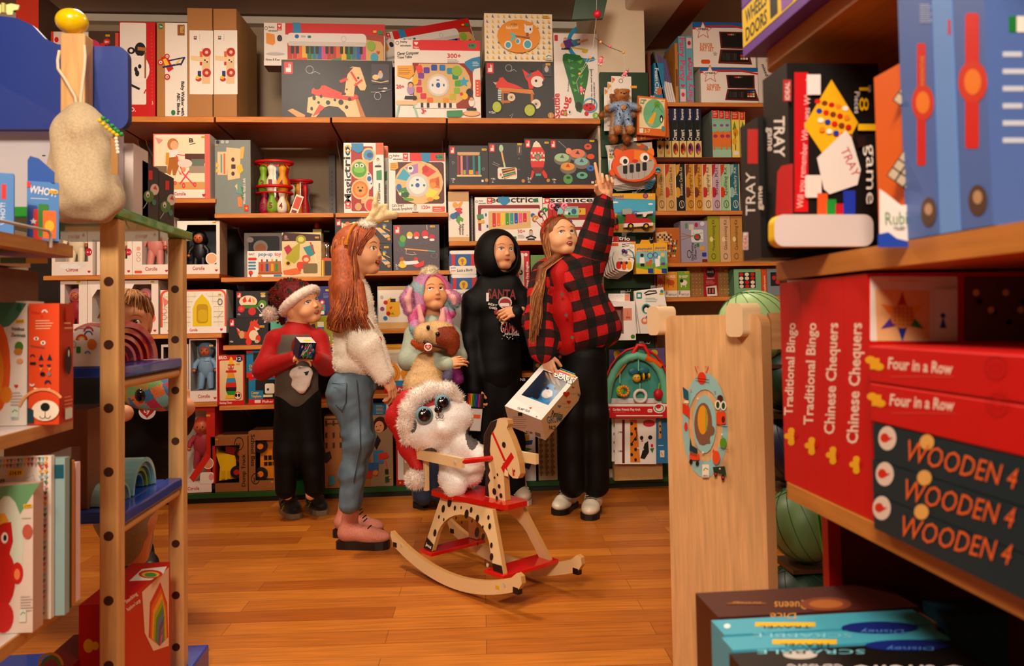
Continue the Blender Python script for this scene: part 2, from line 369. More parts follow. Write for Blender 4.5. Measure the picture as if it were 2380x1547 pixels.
def blob(name, s, h, mats, paint=None, parent=None, fur=None, uv=None):
    """paint: function(points Nx3) -> material index ; fur: (count, length, width, seed, droop)"""
    V, Fq = s.mesh(h); C = V[Fq].mean(1); idx = paint(C) if paint else np.zeros(len(Fq), int); tris = None
    if fur:
        n, L_, w_, seed, droop = fur; r_ = np.random.RandomState(seed); f = r_.randint(0, len(Fq), n)
        A = V[Fq[f]]; nn = np.cross(A[:, 2]-A[:, 0], A[:, 3]-A[:, 1]); nn /= np.linalg.norm(nn, axis=1)[:, None]+1e-12
        tv = np.cross(nn, r_.randn(n, 3)); tv /= np.linalg.norm(tv, axis=1)[:, None]+1e-9
        ln = L_*(.5+r_.rand(n, 1)); tip = C[f]+nn*ln+r_.randn(n, 3)*L_*.3+np.array([0, 0, -droop])*ln
        B = C[f]-nn*L_*.15; o = len(V); V = np.concatenate([V, B-tv*w_, B+tv*w_, tip]); k = np.arange(n)
        tris = np.stack([o+k, o+n+k, o+2*n+k], 1); idx = np.concatenate([idx, idx[f]])
    U = uv(V) if uv else None
    o = npmesh(name, V, Fq, mats, idx, None, tris, True, U)
    if parent: par(o, parent)
    return o
def inell(C, c, r, R=None):
    q = C-npv(c)
    if R is not None: q = q @ np.array(R)
    return (np.square(q/npv(r)).sum(1)) < 1
def frame(y, z=None):   # matrix columns from forward (y) and up hint
    y = Vector(y).normalized(); z = Vector(z or (0, 0, 1)); xx = y.cross(z).normalized(); zz = xx.cross(y)
    return Matrix(((xx.x, y.x, zz.x, 0), (xx.y, y.y, zz.y, 0), (xx.z, y.z, zz.z, 0), (0, 0, 0, 1)))
def at(M3, loc, s=1): return Matrix.Translation(loc) @ M3 @ Matrix.Scale(s, 4)
# extruded flat shapes whose outline is given in photo coordinates at depth Y
def pp(mb, pts, Y0, Y1, c, c2=None, smooth=False): return mb.prism([(P(x, y, Y0).x, P(x, y, Y0).z) for x, y in pts], Y0, Y1, c, c2, smooth=smooth)
def artY(mb, Y, txt, step=.00015):
    A = Art(mb, {'f': lambda x, y, h: tuple(P(x, y, Y) + Vector((0, -h, 0)))}, step); A.run(txt); return mb
def xy(*a): return list(zip(a[::2], a[1::2]))
# ------------------------------------------------------------------ the room
def floor_mat():
    m, nt, b = newmat('oak_strip_floor'); N = nt.nodes; L = nt.links
    tc = N.new('ShaderNodeTexCoord'); mp = N.new('ShaderNodeMapping'); mp.inputs['Rotation'].default_value = (0, 0, math.radians(3)); L.new(tc.outputs['Object'], mp.inputs[0])
    br = N.new('ShaderNodeTexBrick'); br.offset = .37; br.squash = 1; L.new(mp.outputs[0], br.inputs[0])
    for k, v in (('Scale', 1), ('Mortar Size', .0007), ('Mortar Smooth', .1), ('Bias', 0), ('Brick Width', .85), ('Row Height', .105)): br.inputs[k].default_value = v
    br.inputs['Color1'].default_value = rgb('d48c3e'); br.inputs['Color2'].default_value = rgb('b26c28'); br.inputs['Mortar'].default_value = rgb('5a3414')
    m2 = N.new('ShaderNodeMapping'); m2.inputs['Scale'].default_value = (1.6, 26, 1); L.new(mp.outputs[0], m2.inputs[0])
    n = N.new('ShaderNodeTexNoise'); n.inputs['Scale'].default_value = 3; n.inputs['Detail'].default_value = 7; L.new(m2.outputs[0], n.inputs[0])
    mr = N.new('ShaderNodeMapRange'); mr.inputs[1].default_value = .3; mr.inputs[2].default_value = .7; mr.inputs[3].default_value = .72; mr.inputs[4].default_value = 1.15; L.new(n.outputs[0], mr.inputs[0])
    mx = N.new('ShaderNodeMix'); mx.data_type = 'RGBA'; mx.blend_type = 'MULTIPLY'; mx.inputs[0].default_value = 1; L.new(br.outputs[0], mx.inputs[6]); L.new(mr.outputs[0], mx.inputs[7]); L.new(mx.outputs[2], b.inputs['Base Color'])
    b.inputs['Roughness'].default_value = .38; return m
YW = 5.35; YS = 4.60
ZC = P(700, 44, YW).z
struct(MB().box((-4, -1.6, -.05), (3.6, YW+.1, 0), floor_mat()), 'floor')
struct(MB().box((-4, -1.6, ZC), (3.6, YW+.1, ZC+.1), 'c4b0a2:wall:.8'), 'ceiling')
struct(MB().box((-4, YW, 0), (3.6, YW+.1, ZC), 'b8a690:wall:.8'), 'wall_back')
struct(MB().box((-4, -1.6, 0), (-3.9, YW, ZC), 'c8b8a4:wall:.8'), 'wall_left')
struct(MB().box((3.5, -1.6, 0), (3.6, YW, ZC), 'c8b8a4:wall:.8'), 'wall_right')
struct(MB().box((-4, -1.7, 0), (3.6, -1.6, ZC), 'c8b8a4:wall:.8'), 'wall_front')
# pale cable trunking where the wall meets the ceiling
tr = MB().box((-3.9, YW-.07, ZC-.06), (P(1420, 44, YW).x, YW, ZC-.012), 'e6dccf'); struct(tr, 'trim_1', .004)
mb = MB()
for k in range(4): mb.tube([(-3.8, YW-.03, ZC-.16-.03*k), (-2.0, YW-.03, ZC-.13-.035*k), (-1.25, YW-.03, ZC-.2-.02*k)], .007, 'lgrey', 6)
tag(mb.build('cable_bundle'), 'grey cables running along the wall just under the ceiling', 'cable')
# boxed beam coming forward from the wall above the pillar
zb = P(1450, 116, YW-.02).z; xb0 = P(1398, 112, YW-.02).x; xb1 = P(1503, 116, YW-.02).x; xb2 = xb1+.16
struct(MB().box((xb0, .6, zb), (xb1, YW, ZC), 'd8ccbe:wall:.7'), 'beam', .02)
struct(MB().box((xb1, .6, zb+.02), (xb2, YW, ZC), 'a4602c:wall:.7'), 'trim_2')
# pillar with the green slatted panel
xp0 = P(1397, 600, YS+.02).x; xp1 = P(1511, 600, YS+.02).x
struct(MB().box((xp0, YS+.03, .058), (xp1, YW, ZC), 'e2d2ba:wall:.7'), 'pillar')
zg1 = P(1450, 166, YS).z
mb = MB(); n = 9; zs = [.12+(zg1-.12)*i/n for i in range(n+1)]
for i in range(n):
    mb.box((xp0+.012, YS-.005, zs[i]+.006), (xp1+.008, YS+.028, zs[i+1]-.006), 'dgreen')
    mb.box((xp0+.014, YS+.012, zs[i]-.006), (xp1+.006, YS+.028, zs[i]+.006), '04200c')
tag(mb.build('slatted_panel', bevel=.002), 'dark green slatted display panel fixed to the pale pillar', 'display panel')
# green plinth under the shelves
yp = 4.60; x_l = -2.6; x_r = 2.3
mb = MB().box((x_l, yp+.015, 0), (x_r, YW-.09, .03), '082c14'); mb.box((x_l, yp, .03), (x_r, YW-.09, .056), '14602c')
tag(mb.build('plinth'), 'long dark green wooden plinth carrying the lowest row of boxes', 'plinth')
ZP = .057

# dark rear panels, uprights
mb = MB()
mb.box((x_l, YW-.03, ZP), (P(1035, 700, YW).x, YW-.001, P(600, 497, YS).z), '3a3432')
mb.box((P(1035, 700, YW).x+.01, YW-.03, ZP), (xp0, YW-.001, P(1200, 430, YS).z-.03), '3a3432')
tag(mb.build('rear_panel'), 'dark grey panel lining the wall behind the lower shelves', 'panel')
for px, wh in ((498, 'between the doll shelves and the ark box'), (776, 'behind the ginger girl'), (1037, 'beside the bead toy box')):
    x = P(px, 500, YW).x; mb = MB()
    mb.box((x-.02, YW-.075, ZP), (x+.02, YW-.031, 2.1), '6a625c')
    for i in range(60): mb.box((x-.004, YW-.0765, .2+i*.03), (x+.004, YW-.075, .215+i*.03), 'black')
    tag(mb.build('shelf_upright'), 'slotted grey metal shelf upright '+wh, 'upright')
for px, x1 in ((1511, 1519),):
    tag(MB().box((P(px, 500, YS).x+.012, YS+.0, .058), (P(x1, 500, YS).x+.004, YW-.1, P(1600, 120, YS).z), '7a3c14:wood').build('side_panel_board'), 'brown wooden upright board at the end of the craft shelves', 'panel')
SH = {}
def shelf(key, x0, x1, ytop, label, th=.026, Y=None, yb=None, col='c06a20:wood:.35', br=True, edge='d8924c:wood'):
    Y = Y or YS; xm = (x0+x1)/2; z = P(xm, ytop, Y).z; yb = yb or YW-.08
    X0 = P(x0, ytop, Y).x; X1 = P(x1, ytop, Y).x
    o = MB().box((X0+.002, Y, z-th), (X1-.002, yb, z), col)
    o.box((X0+.002, Y-.004, z-th), (X1-.002, Y, z-.003), edge)
    o = tag(o.build('shelf_board', bevel=.003), label, 'shelf', 'wooden shelf boards along the wall')
    if br:
        for X in (X0+.02, X1-.02):
            mb = MB().prism([(YW-.08, z-th), (YW-.08, z-th-.12), (YW-.14, z-th-.10), (YS+.47, z-th-.03), (YS+.45, z-th)], X-.0025, X+.0025, 'lgrey', ax='x')
            mb.build('bracket', o)
    SH[key] = z; return z
B_ = 'orange-brown wooden shelf board '
shelf('T1', 262, 498, 270, B_+'under the panda and walker boxes', th=.034)
shelf('T2', 501, 768, 271, B_+'under the rocking horse picture box', th=.034)
shelf('T3', 771, 1037, 272, B_+'under the tune table box', th=.034)
shelf('T4', 1040, 1396, 274, B_+'under the fox scooter box', th=.034)
shelf('A1', 280, 502, 461, B_+'under the doll pushchair box')
shelf('B1', 498, 776, 495, B_+'under the ark box and skittle bags')
shelf('C1', 779, 1042, 494, B_+'under the round melody toy box')
shelf('D1', 1043, 1394, 429, B_+'under the rocket and bead toy boxes')
shelf('A2', 100, 511, 638, B_+'under the row of doll boxes beside the ladder rack')
shelf('B2', 513, 776, 643, B_+'under the pop-up toy box')
shelf('C2', 779, 1046, 629, B_+'under the duck fishing box')
shelf('D2', 1043, 1394, 559, B_+'under the xylophone box')
shelf('A3', 150, 516, 777, B_+'under the doll bath box')
shelf('B3', 518, 776, 800, B_+'under the fox pull toy box')
shelf('C3', 779, 1046, 764, B_+'under the yellow sorting bus box')
shelf('D3', 1047, 1394, 689, B_+'under the lock boxes and fire engine box')
shelf('A4', 150, 506, 938, B_+'under the blue baby doll box')
shelf('B4', 509, 776, 939, B_+'under the stacking clown box')
shelf('C4', 779, 1046, 914, B_+'under the toy record player')
shelf('D4', 1047, 1394, 779, B_+'behind the boy in the black hood')
shelf('D5', 1047, 1394, 866, B_+'behind the hand holding the plush box')
shelf('F1', 1521, 1830, 238, B_+'under the art set boxes')
shelf('F2', 1521, 1830, 365, B_+'under the six paint boxes', edge='6a3010')
shelf('F3', 1521, 1830, 489, B_+'under the row of craft kits')
shelf('F4', 1521, 1900, 608, B_+'under the diffuser and candle kits')
shelf('F5', 1521, 1900, 688, B_+'under the clay and sewing kits')
shelf('F6', 1521, 1900, 860, B_+'low down behind the tall plywood panel')
# fittings that show from below: ceiling lamp housings
for i, (x, y) in enumerate(((-1.0, 3.1), (.9, 3.0), (.35, .9))):
    mb = MB().lathe([(.0, ZC-.0), (.3, ZC-.0), (.3, ZC-.03), (.28, ZC-.03), (.28, ZC-.01), (0, ZC-.01)], 'white', 28, (x, y, 0))
    tag(mb.build('ceiling_lamp'), 'round flush white ceiling lamp '+('above the left shelves', 'above the pointing girl', 'over the aisle')[i], 'ceiling lamp')
# ------------------------------------------------------------------ boxes on the wall shelves
YB = 4.62
def bx(name, label, x0, y0, x1, y1, sh, dep, col, art='', Y=YB, **k): return pbox(name, label, x0, y0, x1, y1, Y, dep, col, art, z0=(SH[sh] if isinstance(sh, str) else sh)+.001, **k)
def topz(o):  # height of the top of a box
    return o.location.z + BX[o.name][3]
JA = 'R %d %d %d %d 2 red;e %g %g 3 3 white;r %g %g %g %g white;r %g %g %g %g white'
def jan(x, y, w_=13, h=19):   # red tab with the white rabbit
    return 'R %g %g %g %g 2 e02018;r %g %g %g %g white;r %g %g %g %g white;r %g %g %g %g white;' % (x, y, x+w_, y+h, x+w_*.2, y+h*.48, x+w_*.8, y+h*.85, x+w_*.52, y+h*.15, x+w_*.64, y+h*.5, x+w_*.7, y+h*.2, x+w_*.8, y+h*.5)
def hape(x, y, w_, h): return 'r %g %g %g %g e02028;o %g %g %g %g %g white;h %g %g %g white;t %g %g %g %g 0 white Hape;' % (x, y, x+w_, y+h, x+w_/2, y+h*.38, .1, .1, .05, x+w_/2, y+h*.36, w_*.3, x+w_*.15, y+h*.9, w_*.7, h*.2)
def bein(x, y, w_): return 'o %g %g %g %g 1 ink;t %g %g %g %g 0 ink baby;t %g %g %g %g 0 ink einstein;' % (x+w_*.1, y, w_*.12, w_*.12, x+w_*.3, y-w_*.02, w_*.45, w_*.13, x+w_*.28, y+w_*.22, w_*.7, w_*.13)
def wheel(x, y, r, c1='red', c2='white'): return 'e %g %g %g %g %s;e %g %g %g %g %s;e %g %g %g %g ink;' % (x, y, r, r, c1, x, y, r*.55, r*.55, c2, x, y, r*.2, r*.2)
# --- top row
bx('toy_box', 'red and white box with a panda picture beside the blue rounded board', 277, 51, 361, 268, 'T1', .3, 'red', 'R 279 53 340 240 3 ece4dc;e 320 132 17 13 white;e 305 117 9 8 ink;e 305 117 4 4 white;e 326 114 13 16 ink;p b4804c 320 108 340 110 340 118 320 116;r 300 135 325 143 ink;e 322 160 26 32 white;e 316 160 4 6 ink;e 325 153 4 5 ink;e 319 169 5 7 ink;r 336 120 340 180 a06a3c;l 5 ink 297 192 325 205;l 3 e03020 335 215 340 205;t 283 256 33 9 0 white BRIO.;n 352 75 3 20 8 f05050;t 356 240 8 3 -90 white 1y+', side='b01010')
bx('toy_box', 'tall white box for a wooden baby walker with blocks', 365, 53, 437, 268, 'T1', .2, 'eee6dc', 'r 365 53 384 268 b88a54;e 374 62 6 6 158a5a;t 370 64 8 4 0 white 12m;R 413 57 430 82 1 a06438;t 420 60 16 7 90 lemon TIDLO;p red 374 133 388 128 404 158 392 166;p yellow 378 138 386 134 394 150 386 154;l 4 dblue 378 155 420 147;l 3 dblue 392 140 430 132;l 4 dblue 420 150 430 131;l 3 yellow 408 148 420 136;'+wheel(374, 144, 7)+wheel(389, 130, 6)+wheel(389, 177, 7)+'t 422 187 78 7 90 ink Baby Walker with;t 412 213 50 7 90 ink ABC Blocks;e 403 258 5 6 158a5a', side='b88a54')
PLAN = 'r %d 70 %d 216 f0e8de;r %d 83 %d 87 red;r %d 83 %d 87 green;r %d 88 %d 91 dblue;n %d 80 2 4 4 grey;p e4c498 %d 111 %d 111 %d 192 %d 192;p ecd0a4 %d 128 %d 131 %d 143 %d 138;r %d 118 %d 131 orange;r %d 142 %d 150 red;e %d 138 2 2 ink;e %d 142 2 2 ink;r %d 163 %d 176 dblue;e %d 182 7 5 red;e %d 178 5 4 yellow;'
def plan(o): return PLAN % tuple(v+o for v in (441, 496, 451, 454, 455, 458, 451, 458, 464, 470, 489, 489, 470, 444, 486, 486, 444, 465, 471, 465, 470, 477, 482, 460, 468, 462, 460))+'o %d 120 10 10 6 c01818;o %d 167 10 10 6 c01818;' % (481+o, 481+o)
bx('toy_box', 'tall cardboard box with a wooden car picture, beside the walker box', 436, 19, 494, 268, 'T1', .42, 'kraft', plan(0), side='c09a68:card')
bx('toy_box', 'tall cardboard box with a wooden car picture and its printed side showing', 497, 21, 551, 268, 'T1', .44, 'kraft', plan(57), side='c09a68:card', rz=math.radians(-2))
c = bx('toy_box', 'wide black box with a wooden rocking horse picture', 655, 140, 912, 270, 'T2', .33, 'char',
 jan(661, 145, 20, 27)+'o 720 162 9 9 1 lgrey;l 1 lgrey 724 171 732 166 738 168 744 172;p e8c898 716 225 745 218 790 228 826 228 836 245 848 270 806 270 800 258 786 246 764 243 748 250 740 262 733 270 712 268;p c08040 826 228 832 226 850 270 838 270;p d8a468 668 254 680 250 720 270 692 270;p e05038 742 240 755 247 738 262 725 268;p e04028 724 208 732 199 755 197 770 204 795 214 830 218 833 224 818 232 740 222 724 216;e 737 196 10 11 ink;p e8c898 795 220 798 180 806 160 820 154 838 156 846 178 852 198 848 208 838 208 826 190 822 222;p maroon 794 220 796 178 806 158 822 156 808 172 803 195 800 218;l 5 e04028 816 166 830 188;l 5 e04028 824 198 842 184;p e03820 788 186 806 179 810 184 792 192;e 833 180 2.5 3 ink;e 730 226 4 5 ink;e 746 222 3 4 ink;e 762 236 5 5 ink;e 778 230 3 3 ink;e 792 235 6 6 ink;e 740 236 3 3 ink;e 805 246 4 4 ink;e 800 216 4 3 ink;e 806 206 2 2 ink;e 812 228 4 4 ink;e 724 250 3 4 ink;p 3a1a10 712 258 726 262 720 270 708 268;R 864 148 906 193 3 54505a;d 885 176 30 skin lgrey brown;e 874 178 8 6 e8c898;l 2 e8c898 864 186 886 190 904 186;o 878 221 8 9 1 lgrey;l 1 lgrey 862 212 880 212 910 206 880 203;e 892 210 5 2 lgrey;e 896 203 5 2 lgrey', side='1c1a20')
ztk = topz(c)
KEY = 'r 614 55 663 140 f0e8e0;r 663 55 895 78 d81c20;'+bein(616, 66, 30)+hape(644, 56, 11, 14)+'p 2a94c0 680 54 698 54 699 70 702 70 690 80 678 70 682 70;p f0a030 619 75 638 78 640 95 634 100 619 96;e 650 86 6 7 3a1a10;p white 640 92 660 92 662 112 638 112;e 640 117 22 3 lgrey;t 618 132 32 6 0 ink Notes & Keys;r 668 76 893 130 b4543c;p e0b878 850 86 885 90 892 100 892 130 668 128 668 95;'
cols = ['red', 'red', 'orange', 'yellow', 'green', 'teal', 'blue', 'hot', 'red', 'red', 'orange', 'yellow', 'green', 'teal', 'blue', 'hot']
for i, c in enumerate(cols): KEY += 'r %g 96 %g 127 %s;' % (668+i*11.4, 668+(i+1)*11.4-.6, c)
for i in (0, 1, 3, 4, 5, 7, 8, 10, 11, 12, 14): KEY += 'R %g 96 %g 116 2 black;' % (673+i*11.4+3, 673+i*11.4+10)
KEY += 'R 667 75 852 99 10 f0ece8;R 670 92 850 101 3 dcd4cc;e 690 82 5 4 blue;R 715 80 723 85 2 teal;R 700 80 710 84 1 lgrey;o 799 86 6 6 1 lgrey;e 863 99 10 10 9ac04a;e 870 122 9 9 4ab0c8;h 879 112 4 d05030;r 614 131 895 141 f0e8e0;p e0502c 686 126 712 124 714 134 708 141 688 140;t 730 137 16 8 0 d02020 150+;t 811 138 7 8 0 d02020 4;p 4a9a6a 770 126 792 124 794 140 770 139;r 868 133 893 141 e8602c;R 868 68 876 73 1 yellow;p 2a9a60 878 69 890 68 891 76 879 76;n 730 139 16 1 2 grey'
def keybox(lab, **k): return pbox('toy_box', lab, 614, 55, 895, 141, cat='box', side='f0e8e0', under='8a3c30', group='keyboard boxes on top of the shelves', dep=.12, col='f0e8e0', art=KEY, **k)
keybox('long toy keyboard box lying level on the rocking horse picture box', Y=4.74, z0=ztk+.001)
kb2 = keybox('long toy keyboard box tilted upward on the tune table box', Y=4.72, z0=ztk+.001)
bx('toy_box', 'large white box with a round musical tune table behind its window', 919, 93, 1118, 272, 'T3', .16, 'f2eae2',
 'r 977 93 1118 117 e02028;'+bein(922, 101, 36)+hape(961, 94, 16, 20)+'p 3a9a70 1090 101 1108 99 1110 106 1102 112 1091 110;t 1092 107 12 5 0 ink 6-36;t 925 129 50 7 -3 ink Clever Composer;t 925 137 34 6 -3 ink Tune Table;t 1041 134 32 10 0 d82020 300+;n 1041 138 30 3 3 grey;r 960 146 1100 250 a03a20;p e0bc84 975 148 1068 148 1082 158 1092 175 1096 195 1092 215 1078 228 1060 240 1062 250 975 250 963 220 960 180;'+''.join('R %g %g %g %g 3 %s;' % (1019+46*math.cos(a)-7, 196+40*math.sin(a)-7, 1019+46*math.cos(a)+7, 196+40*math.sin(a)+7, c) for a, c in zip([2.0+i*.42 for i in range(14)], ['e87830', 'd83050', 'd83058', 'c84a8c', '8a4aa0', '6a4ab0', '3a5ab8', '2a8ac8', '2aa0b8', '2a9a70', '5ab040', '9ac040', 'c8b830', 'e8a030']))+'e 1019 197 26 26 dcd4cc;e 1019 197 21 21 f0ece6;e 1019 197 5 6 blue;R 1004 194 1008 200 1 teal;R 1030 194 1034 200 1 teal;R 1015 184 1022 187 1 blue;e 1063 164 12 12 9ac04a;* 1079 189 13 3ab0d0;p ee5040 967 155 980 150 985 165 972 172;e 966 188 7 9 f0c020;e 1092 213 8 9 2a1c1c;e 1080 222 8 8 f0c020;e 1073 217 4 4 e03030;r 962 238 1060 250 f0e8e0;r 978 238 984 249 ink;r 992 238 998 249 ink;r 1018 238 1024 249 ink;r 1031 238 1037 249 ink;r 1044 238 1050 249 ink;p 2a94c0 1082 143 1098 135 1118 130 1118 155 1104 158 1099 167 1082 150;n 1100 143 16 3 4 white;p f0b040 925 154 962 153 964 172 952 184 925 177;n 928 160 30 4 4 b07020;t 922 205 18 8 0 d85030 20+;r 1106 184 1117 222 e8602c;n 1109 190 4 5 7 white;d 955 212 42 skin lilac brown;R 921 233 970 243 4 e8c8a0;l 4 9cd0c0 928 243 922 270;l 4 9cd0c0 962 243 970 272;t 979 262 7 10 0 d82020 3;e 988 256 2 2 d82020;p 4a9a6a 1038 256 1074 254 1076 264 1070 270 1038 270;d 1096 240 34 skin white brown;e 1096 262 20 6 e8c088;o 1096 262 20 6 2 e05050')
c = bx('toy_box', 'black box with a wooden fox scooter picture', 1130, 143, 1290, 273, 'T4', .35, '302e36',
 jan(1133, 147, 16, 24)+'o 1184 158 8 8 1 lgrey;l 1 lgrey 1188 166 1196 161 1202 166;p e03c28 1152 192 1160 188 1162 181 1170 179 1180 190 1200 196 1218 205 1155 204;p lgrey 1147 190 1156 192 1153 197;p d89048 1160 203 1238 207 1243 218 1160 210;r 1158 206 1166 236 e8e0d0;r 1166 210 1184 216 c87830;r 1168 216 1171 240 c87830;r 1181 210 1186 234 c87830;r 1166 232 1186 238 c87830;r 1234 215 1240 240 c87830;'+''.join('r 1158 %d 1166 %d teal;' % (207+i*5, 209+i*5) for i in range(6))+wheel(1189, 225, 9, 'e8d8c0', 'd8b888')+wheel(1246, 240, 11, 'e8e0d0', 'd8c8b0')+'e 1156 246 13 15 black;e 1155 247 10 12 b8c828;e 1232 253 15 16 black;e 1231 254 12 13 b8c828;e 1155 247 2 2 lgrey;e 1231 254 2 2 lgrey;p e03c28 1230 206 1228 190 1222 182 1215 160 1232 172 1252 162 1262 172 1268 185 1255 180 1243 185 1240 205;e 1250 189 15 13 f0e6dc;e 1247 187 3 3 ink;e 1264 192 3 5 ink;p ink 1234 164 1236 154 1249 156 1248 166;p teal 1224 176 1236 171 1238 175 1226 180;R 1262 148 1283 177 2 54505a;d 1272 163 24 skin lgrey brown;s 1270 147 11;t 1136 262 15 5 0 white +12m;l 1 lgrey 1184 268 1192 262 1188 272;e 1280 266 7 7 c8964c;l 1 white 1280 262 1280 270', side='18161c')
bx('toy_box', 'pale yellow patterned box with a trike in an orange oval', 1127, 32, 1285, 143, topz(c), .28, 'f6ead0',
 ''.join('p %s %g %g %g %g %g %g;' % (('yellow', 'grey', 'f0c860')[(i+j) % 3], 1133+i*13, 34+j*12, 1137+i*13, 43+j*12, 1131+i*13, 41+j*12) for i in range(12) for j in range(9) if 1)+'e 1206 86 50 39 f0a020;t 1177 70 28 7 -3 fbe8c8 BabyScooti;t 1188 61 14 5 -2 7a6a50 +12m;p 7accd0 1186 76 1198 82 1203 88 1180 104 1190 90;p a0683c 1196 84 1232 88 1230 93 1200 88;p 5ab8c8 1225 95 1232 92 1234 110 1224 112;e 1181 107 9 10 f0ece4;e 1181 107 6 7 5ab8c8;e 1204 98 6 7 f0ece4;e 1203 98 4 5 5ab8c8;e 1226 105 11 12 f0ece4;e 1226 105 8 9 5ab8c8;e 1229 71 10 10 f0ece8;p f0ece8 1219 66 1219 57 1225 62;p f0ece8 1232 62 1239 60 1238 68;e 1233 70 2 3 navy;r 1223 78 1229 86 a0683c;s 1262 37 13;r 1267 125 1281 141 f0ece0;l 2 green 1269 134 1274 130 1280 132;t 1268 140 12 3 0 teal DJECO', side='f0e4c4')
bx('toy_box', 'tall white box with a green ride-on bug in its window beside the pillar', 1290, 78, 1392, 274, 'T4', .3, 'f2ece6',
 'a 1365 100 44 9 60 200 2a9ac8;a 1365 100 44 9 200 240 2a9ac8;d 1318 103 30 skin purple tan;e 1312 106 6 7 skin;p 6a3c94 1312 96 1330 90 1345 98 1340 108 1318 112;p 4a90b0 1330 94 1352 90 1352 104 1338 108;l 5 skin 1345 98 1370 92;l 3 d8c020 1330 110 1370 116;e 1362 119 7 4 d8c020;R 1292 82 1300 96 2 d02020;p 148038 1311 128 1318 124 1350 128 1368 150 1371 165 1366 195 1360 215 1355 250 1350 260 1340 256 1334 225 1318 170 1310 140;'+''.join('p 6ac040 %g %g %g %g %g %g;p 6ac040 %g %g %g %g %g %g;' % (1322+i*3, 136+i*17, 1336+i*2, 141+i*17, 1324+i*3, 145+i*17, 1343+i*2, 142+i*17, 1358, 138+i*17, 1352, 148+i*17) for i in range(5))+'e 1345 245 8 10 0a3a14;t 1301 272 56 15 -90 d82030 Scuttle;t 1317 268 44 15 -80 d82030 Bug;e 1323 258 6 7 white;e 1324 259 2 3 ink;e 1313 262 3 5 9ac040;o 1372 243 17 17 3 5ab0d8;e 1369 247 15 9 d82020;e 1363 262 5 5 d82020;e 1364 244 2 2 ink;e 1372 240 2 2 ink;e 1372 250 2 2 ink;e 1384 266 7 7 8ac048;t 1382 269 5 6 0 white 3;t 1322 212 80 3 -84 teal the 3 wheeled bug ride on with a wiggle;n 1371 160 14 1 3 grey;t 1377 240 80 3 -90 4a3a5a Easy to steer and push;t 1383 240 50 3 -90 4a3a5a Ready to play straight out', side='e8e0d8')
# --- second row, dolls pushchair and ark
bx('toy_box', 'pink framed box with a toddler pushing a doll pushchair', 356, 311, 488, 458, 'A1', .22, 'e87868',
 'R 359 313 476 456 1 f4e8d8;R 360 318 476 437 2 f2e4c4;R 360 420 476 437 2 d8a86c;r 430 356 476 378 6a4030;r 445 368 475 390 7a8478;r 360 384 388 400 8a7a64;r 440 384 476 400 a89a88;e 402 335 13 14 c88850;e 405 337 9 10 ecb890;p f0e8e0 392 348 412 346 418 362 396 368;p b87830 392 365 414 362 416 385 408 405 402 405 400 390 396 405 388 400;p e0a030 386 354 394 354 392 384 385 380;l 2 f06878 412 358 430 360;l 3 f05070 410 360 425 400 452 428;l 3 f05070 440 395 418 425;e 430 378 17 10 f4d8d0;p f06078 414 392 424 405 418 402;e 427 392 5 5 e8a078;o 407 422 4 4 2 f04060;o 427 428 4 6 2 f04060;o 453 426 4 5 2 f04060;t 440 330 10 9 0 4a3030 B;l 1 4a3030 441 335 455 332;p f0a0a0 361 319 379 325 370 334;t 405 450 27 7 0 c07880 Corolle;h 474 450 4 c03050;s 468 316 9', side='f4e6dc')
bx('toy_box', 'grey box with a pastel wooden ark standing on end', 500, 325, 583, 493, 'B1', .36, '8c9490',
 'p f0c89c 527 342 560 345 558 412 530 417 528 385 524 380;r 506 352 528 405 e8c8a0;r 513 358 517 400 7ca8a0;r 520 356 524 403 d87a50;e 542 370 4 5 5a4038;r 538 381 548 391 5a3828;e 542 402 4 5 5a4038;p f0c030 551 385 562 380 566 395 556 404;p e8b45c 560 342 569 340 566 368 559 368;p f0c040 503 376 510 384 502 388;p f0c040 503 390 510 396 502 400;p 7ca098 548 422 558 420 564 430 562 450 548 446;p e8c8a0 546 430 552 425 552 440;p e89050 552 456 562 455 564 478 554 478;l 3 green 562 432 566 448;l 3 green 562 450 564 460;t 571 472 60 6 -90 white Wooden Noah\'s Ark;R 568 474 578 488 1 d82020;* 573 481 4 yellow;e 507 330 4 4 navy;e 518 330 4 4 lgrey;e 529 330 4 4 lgrey;s 502 336 6', side='6a625c')
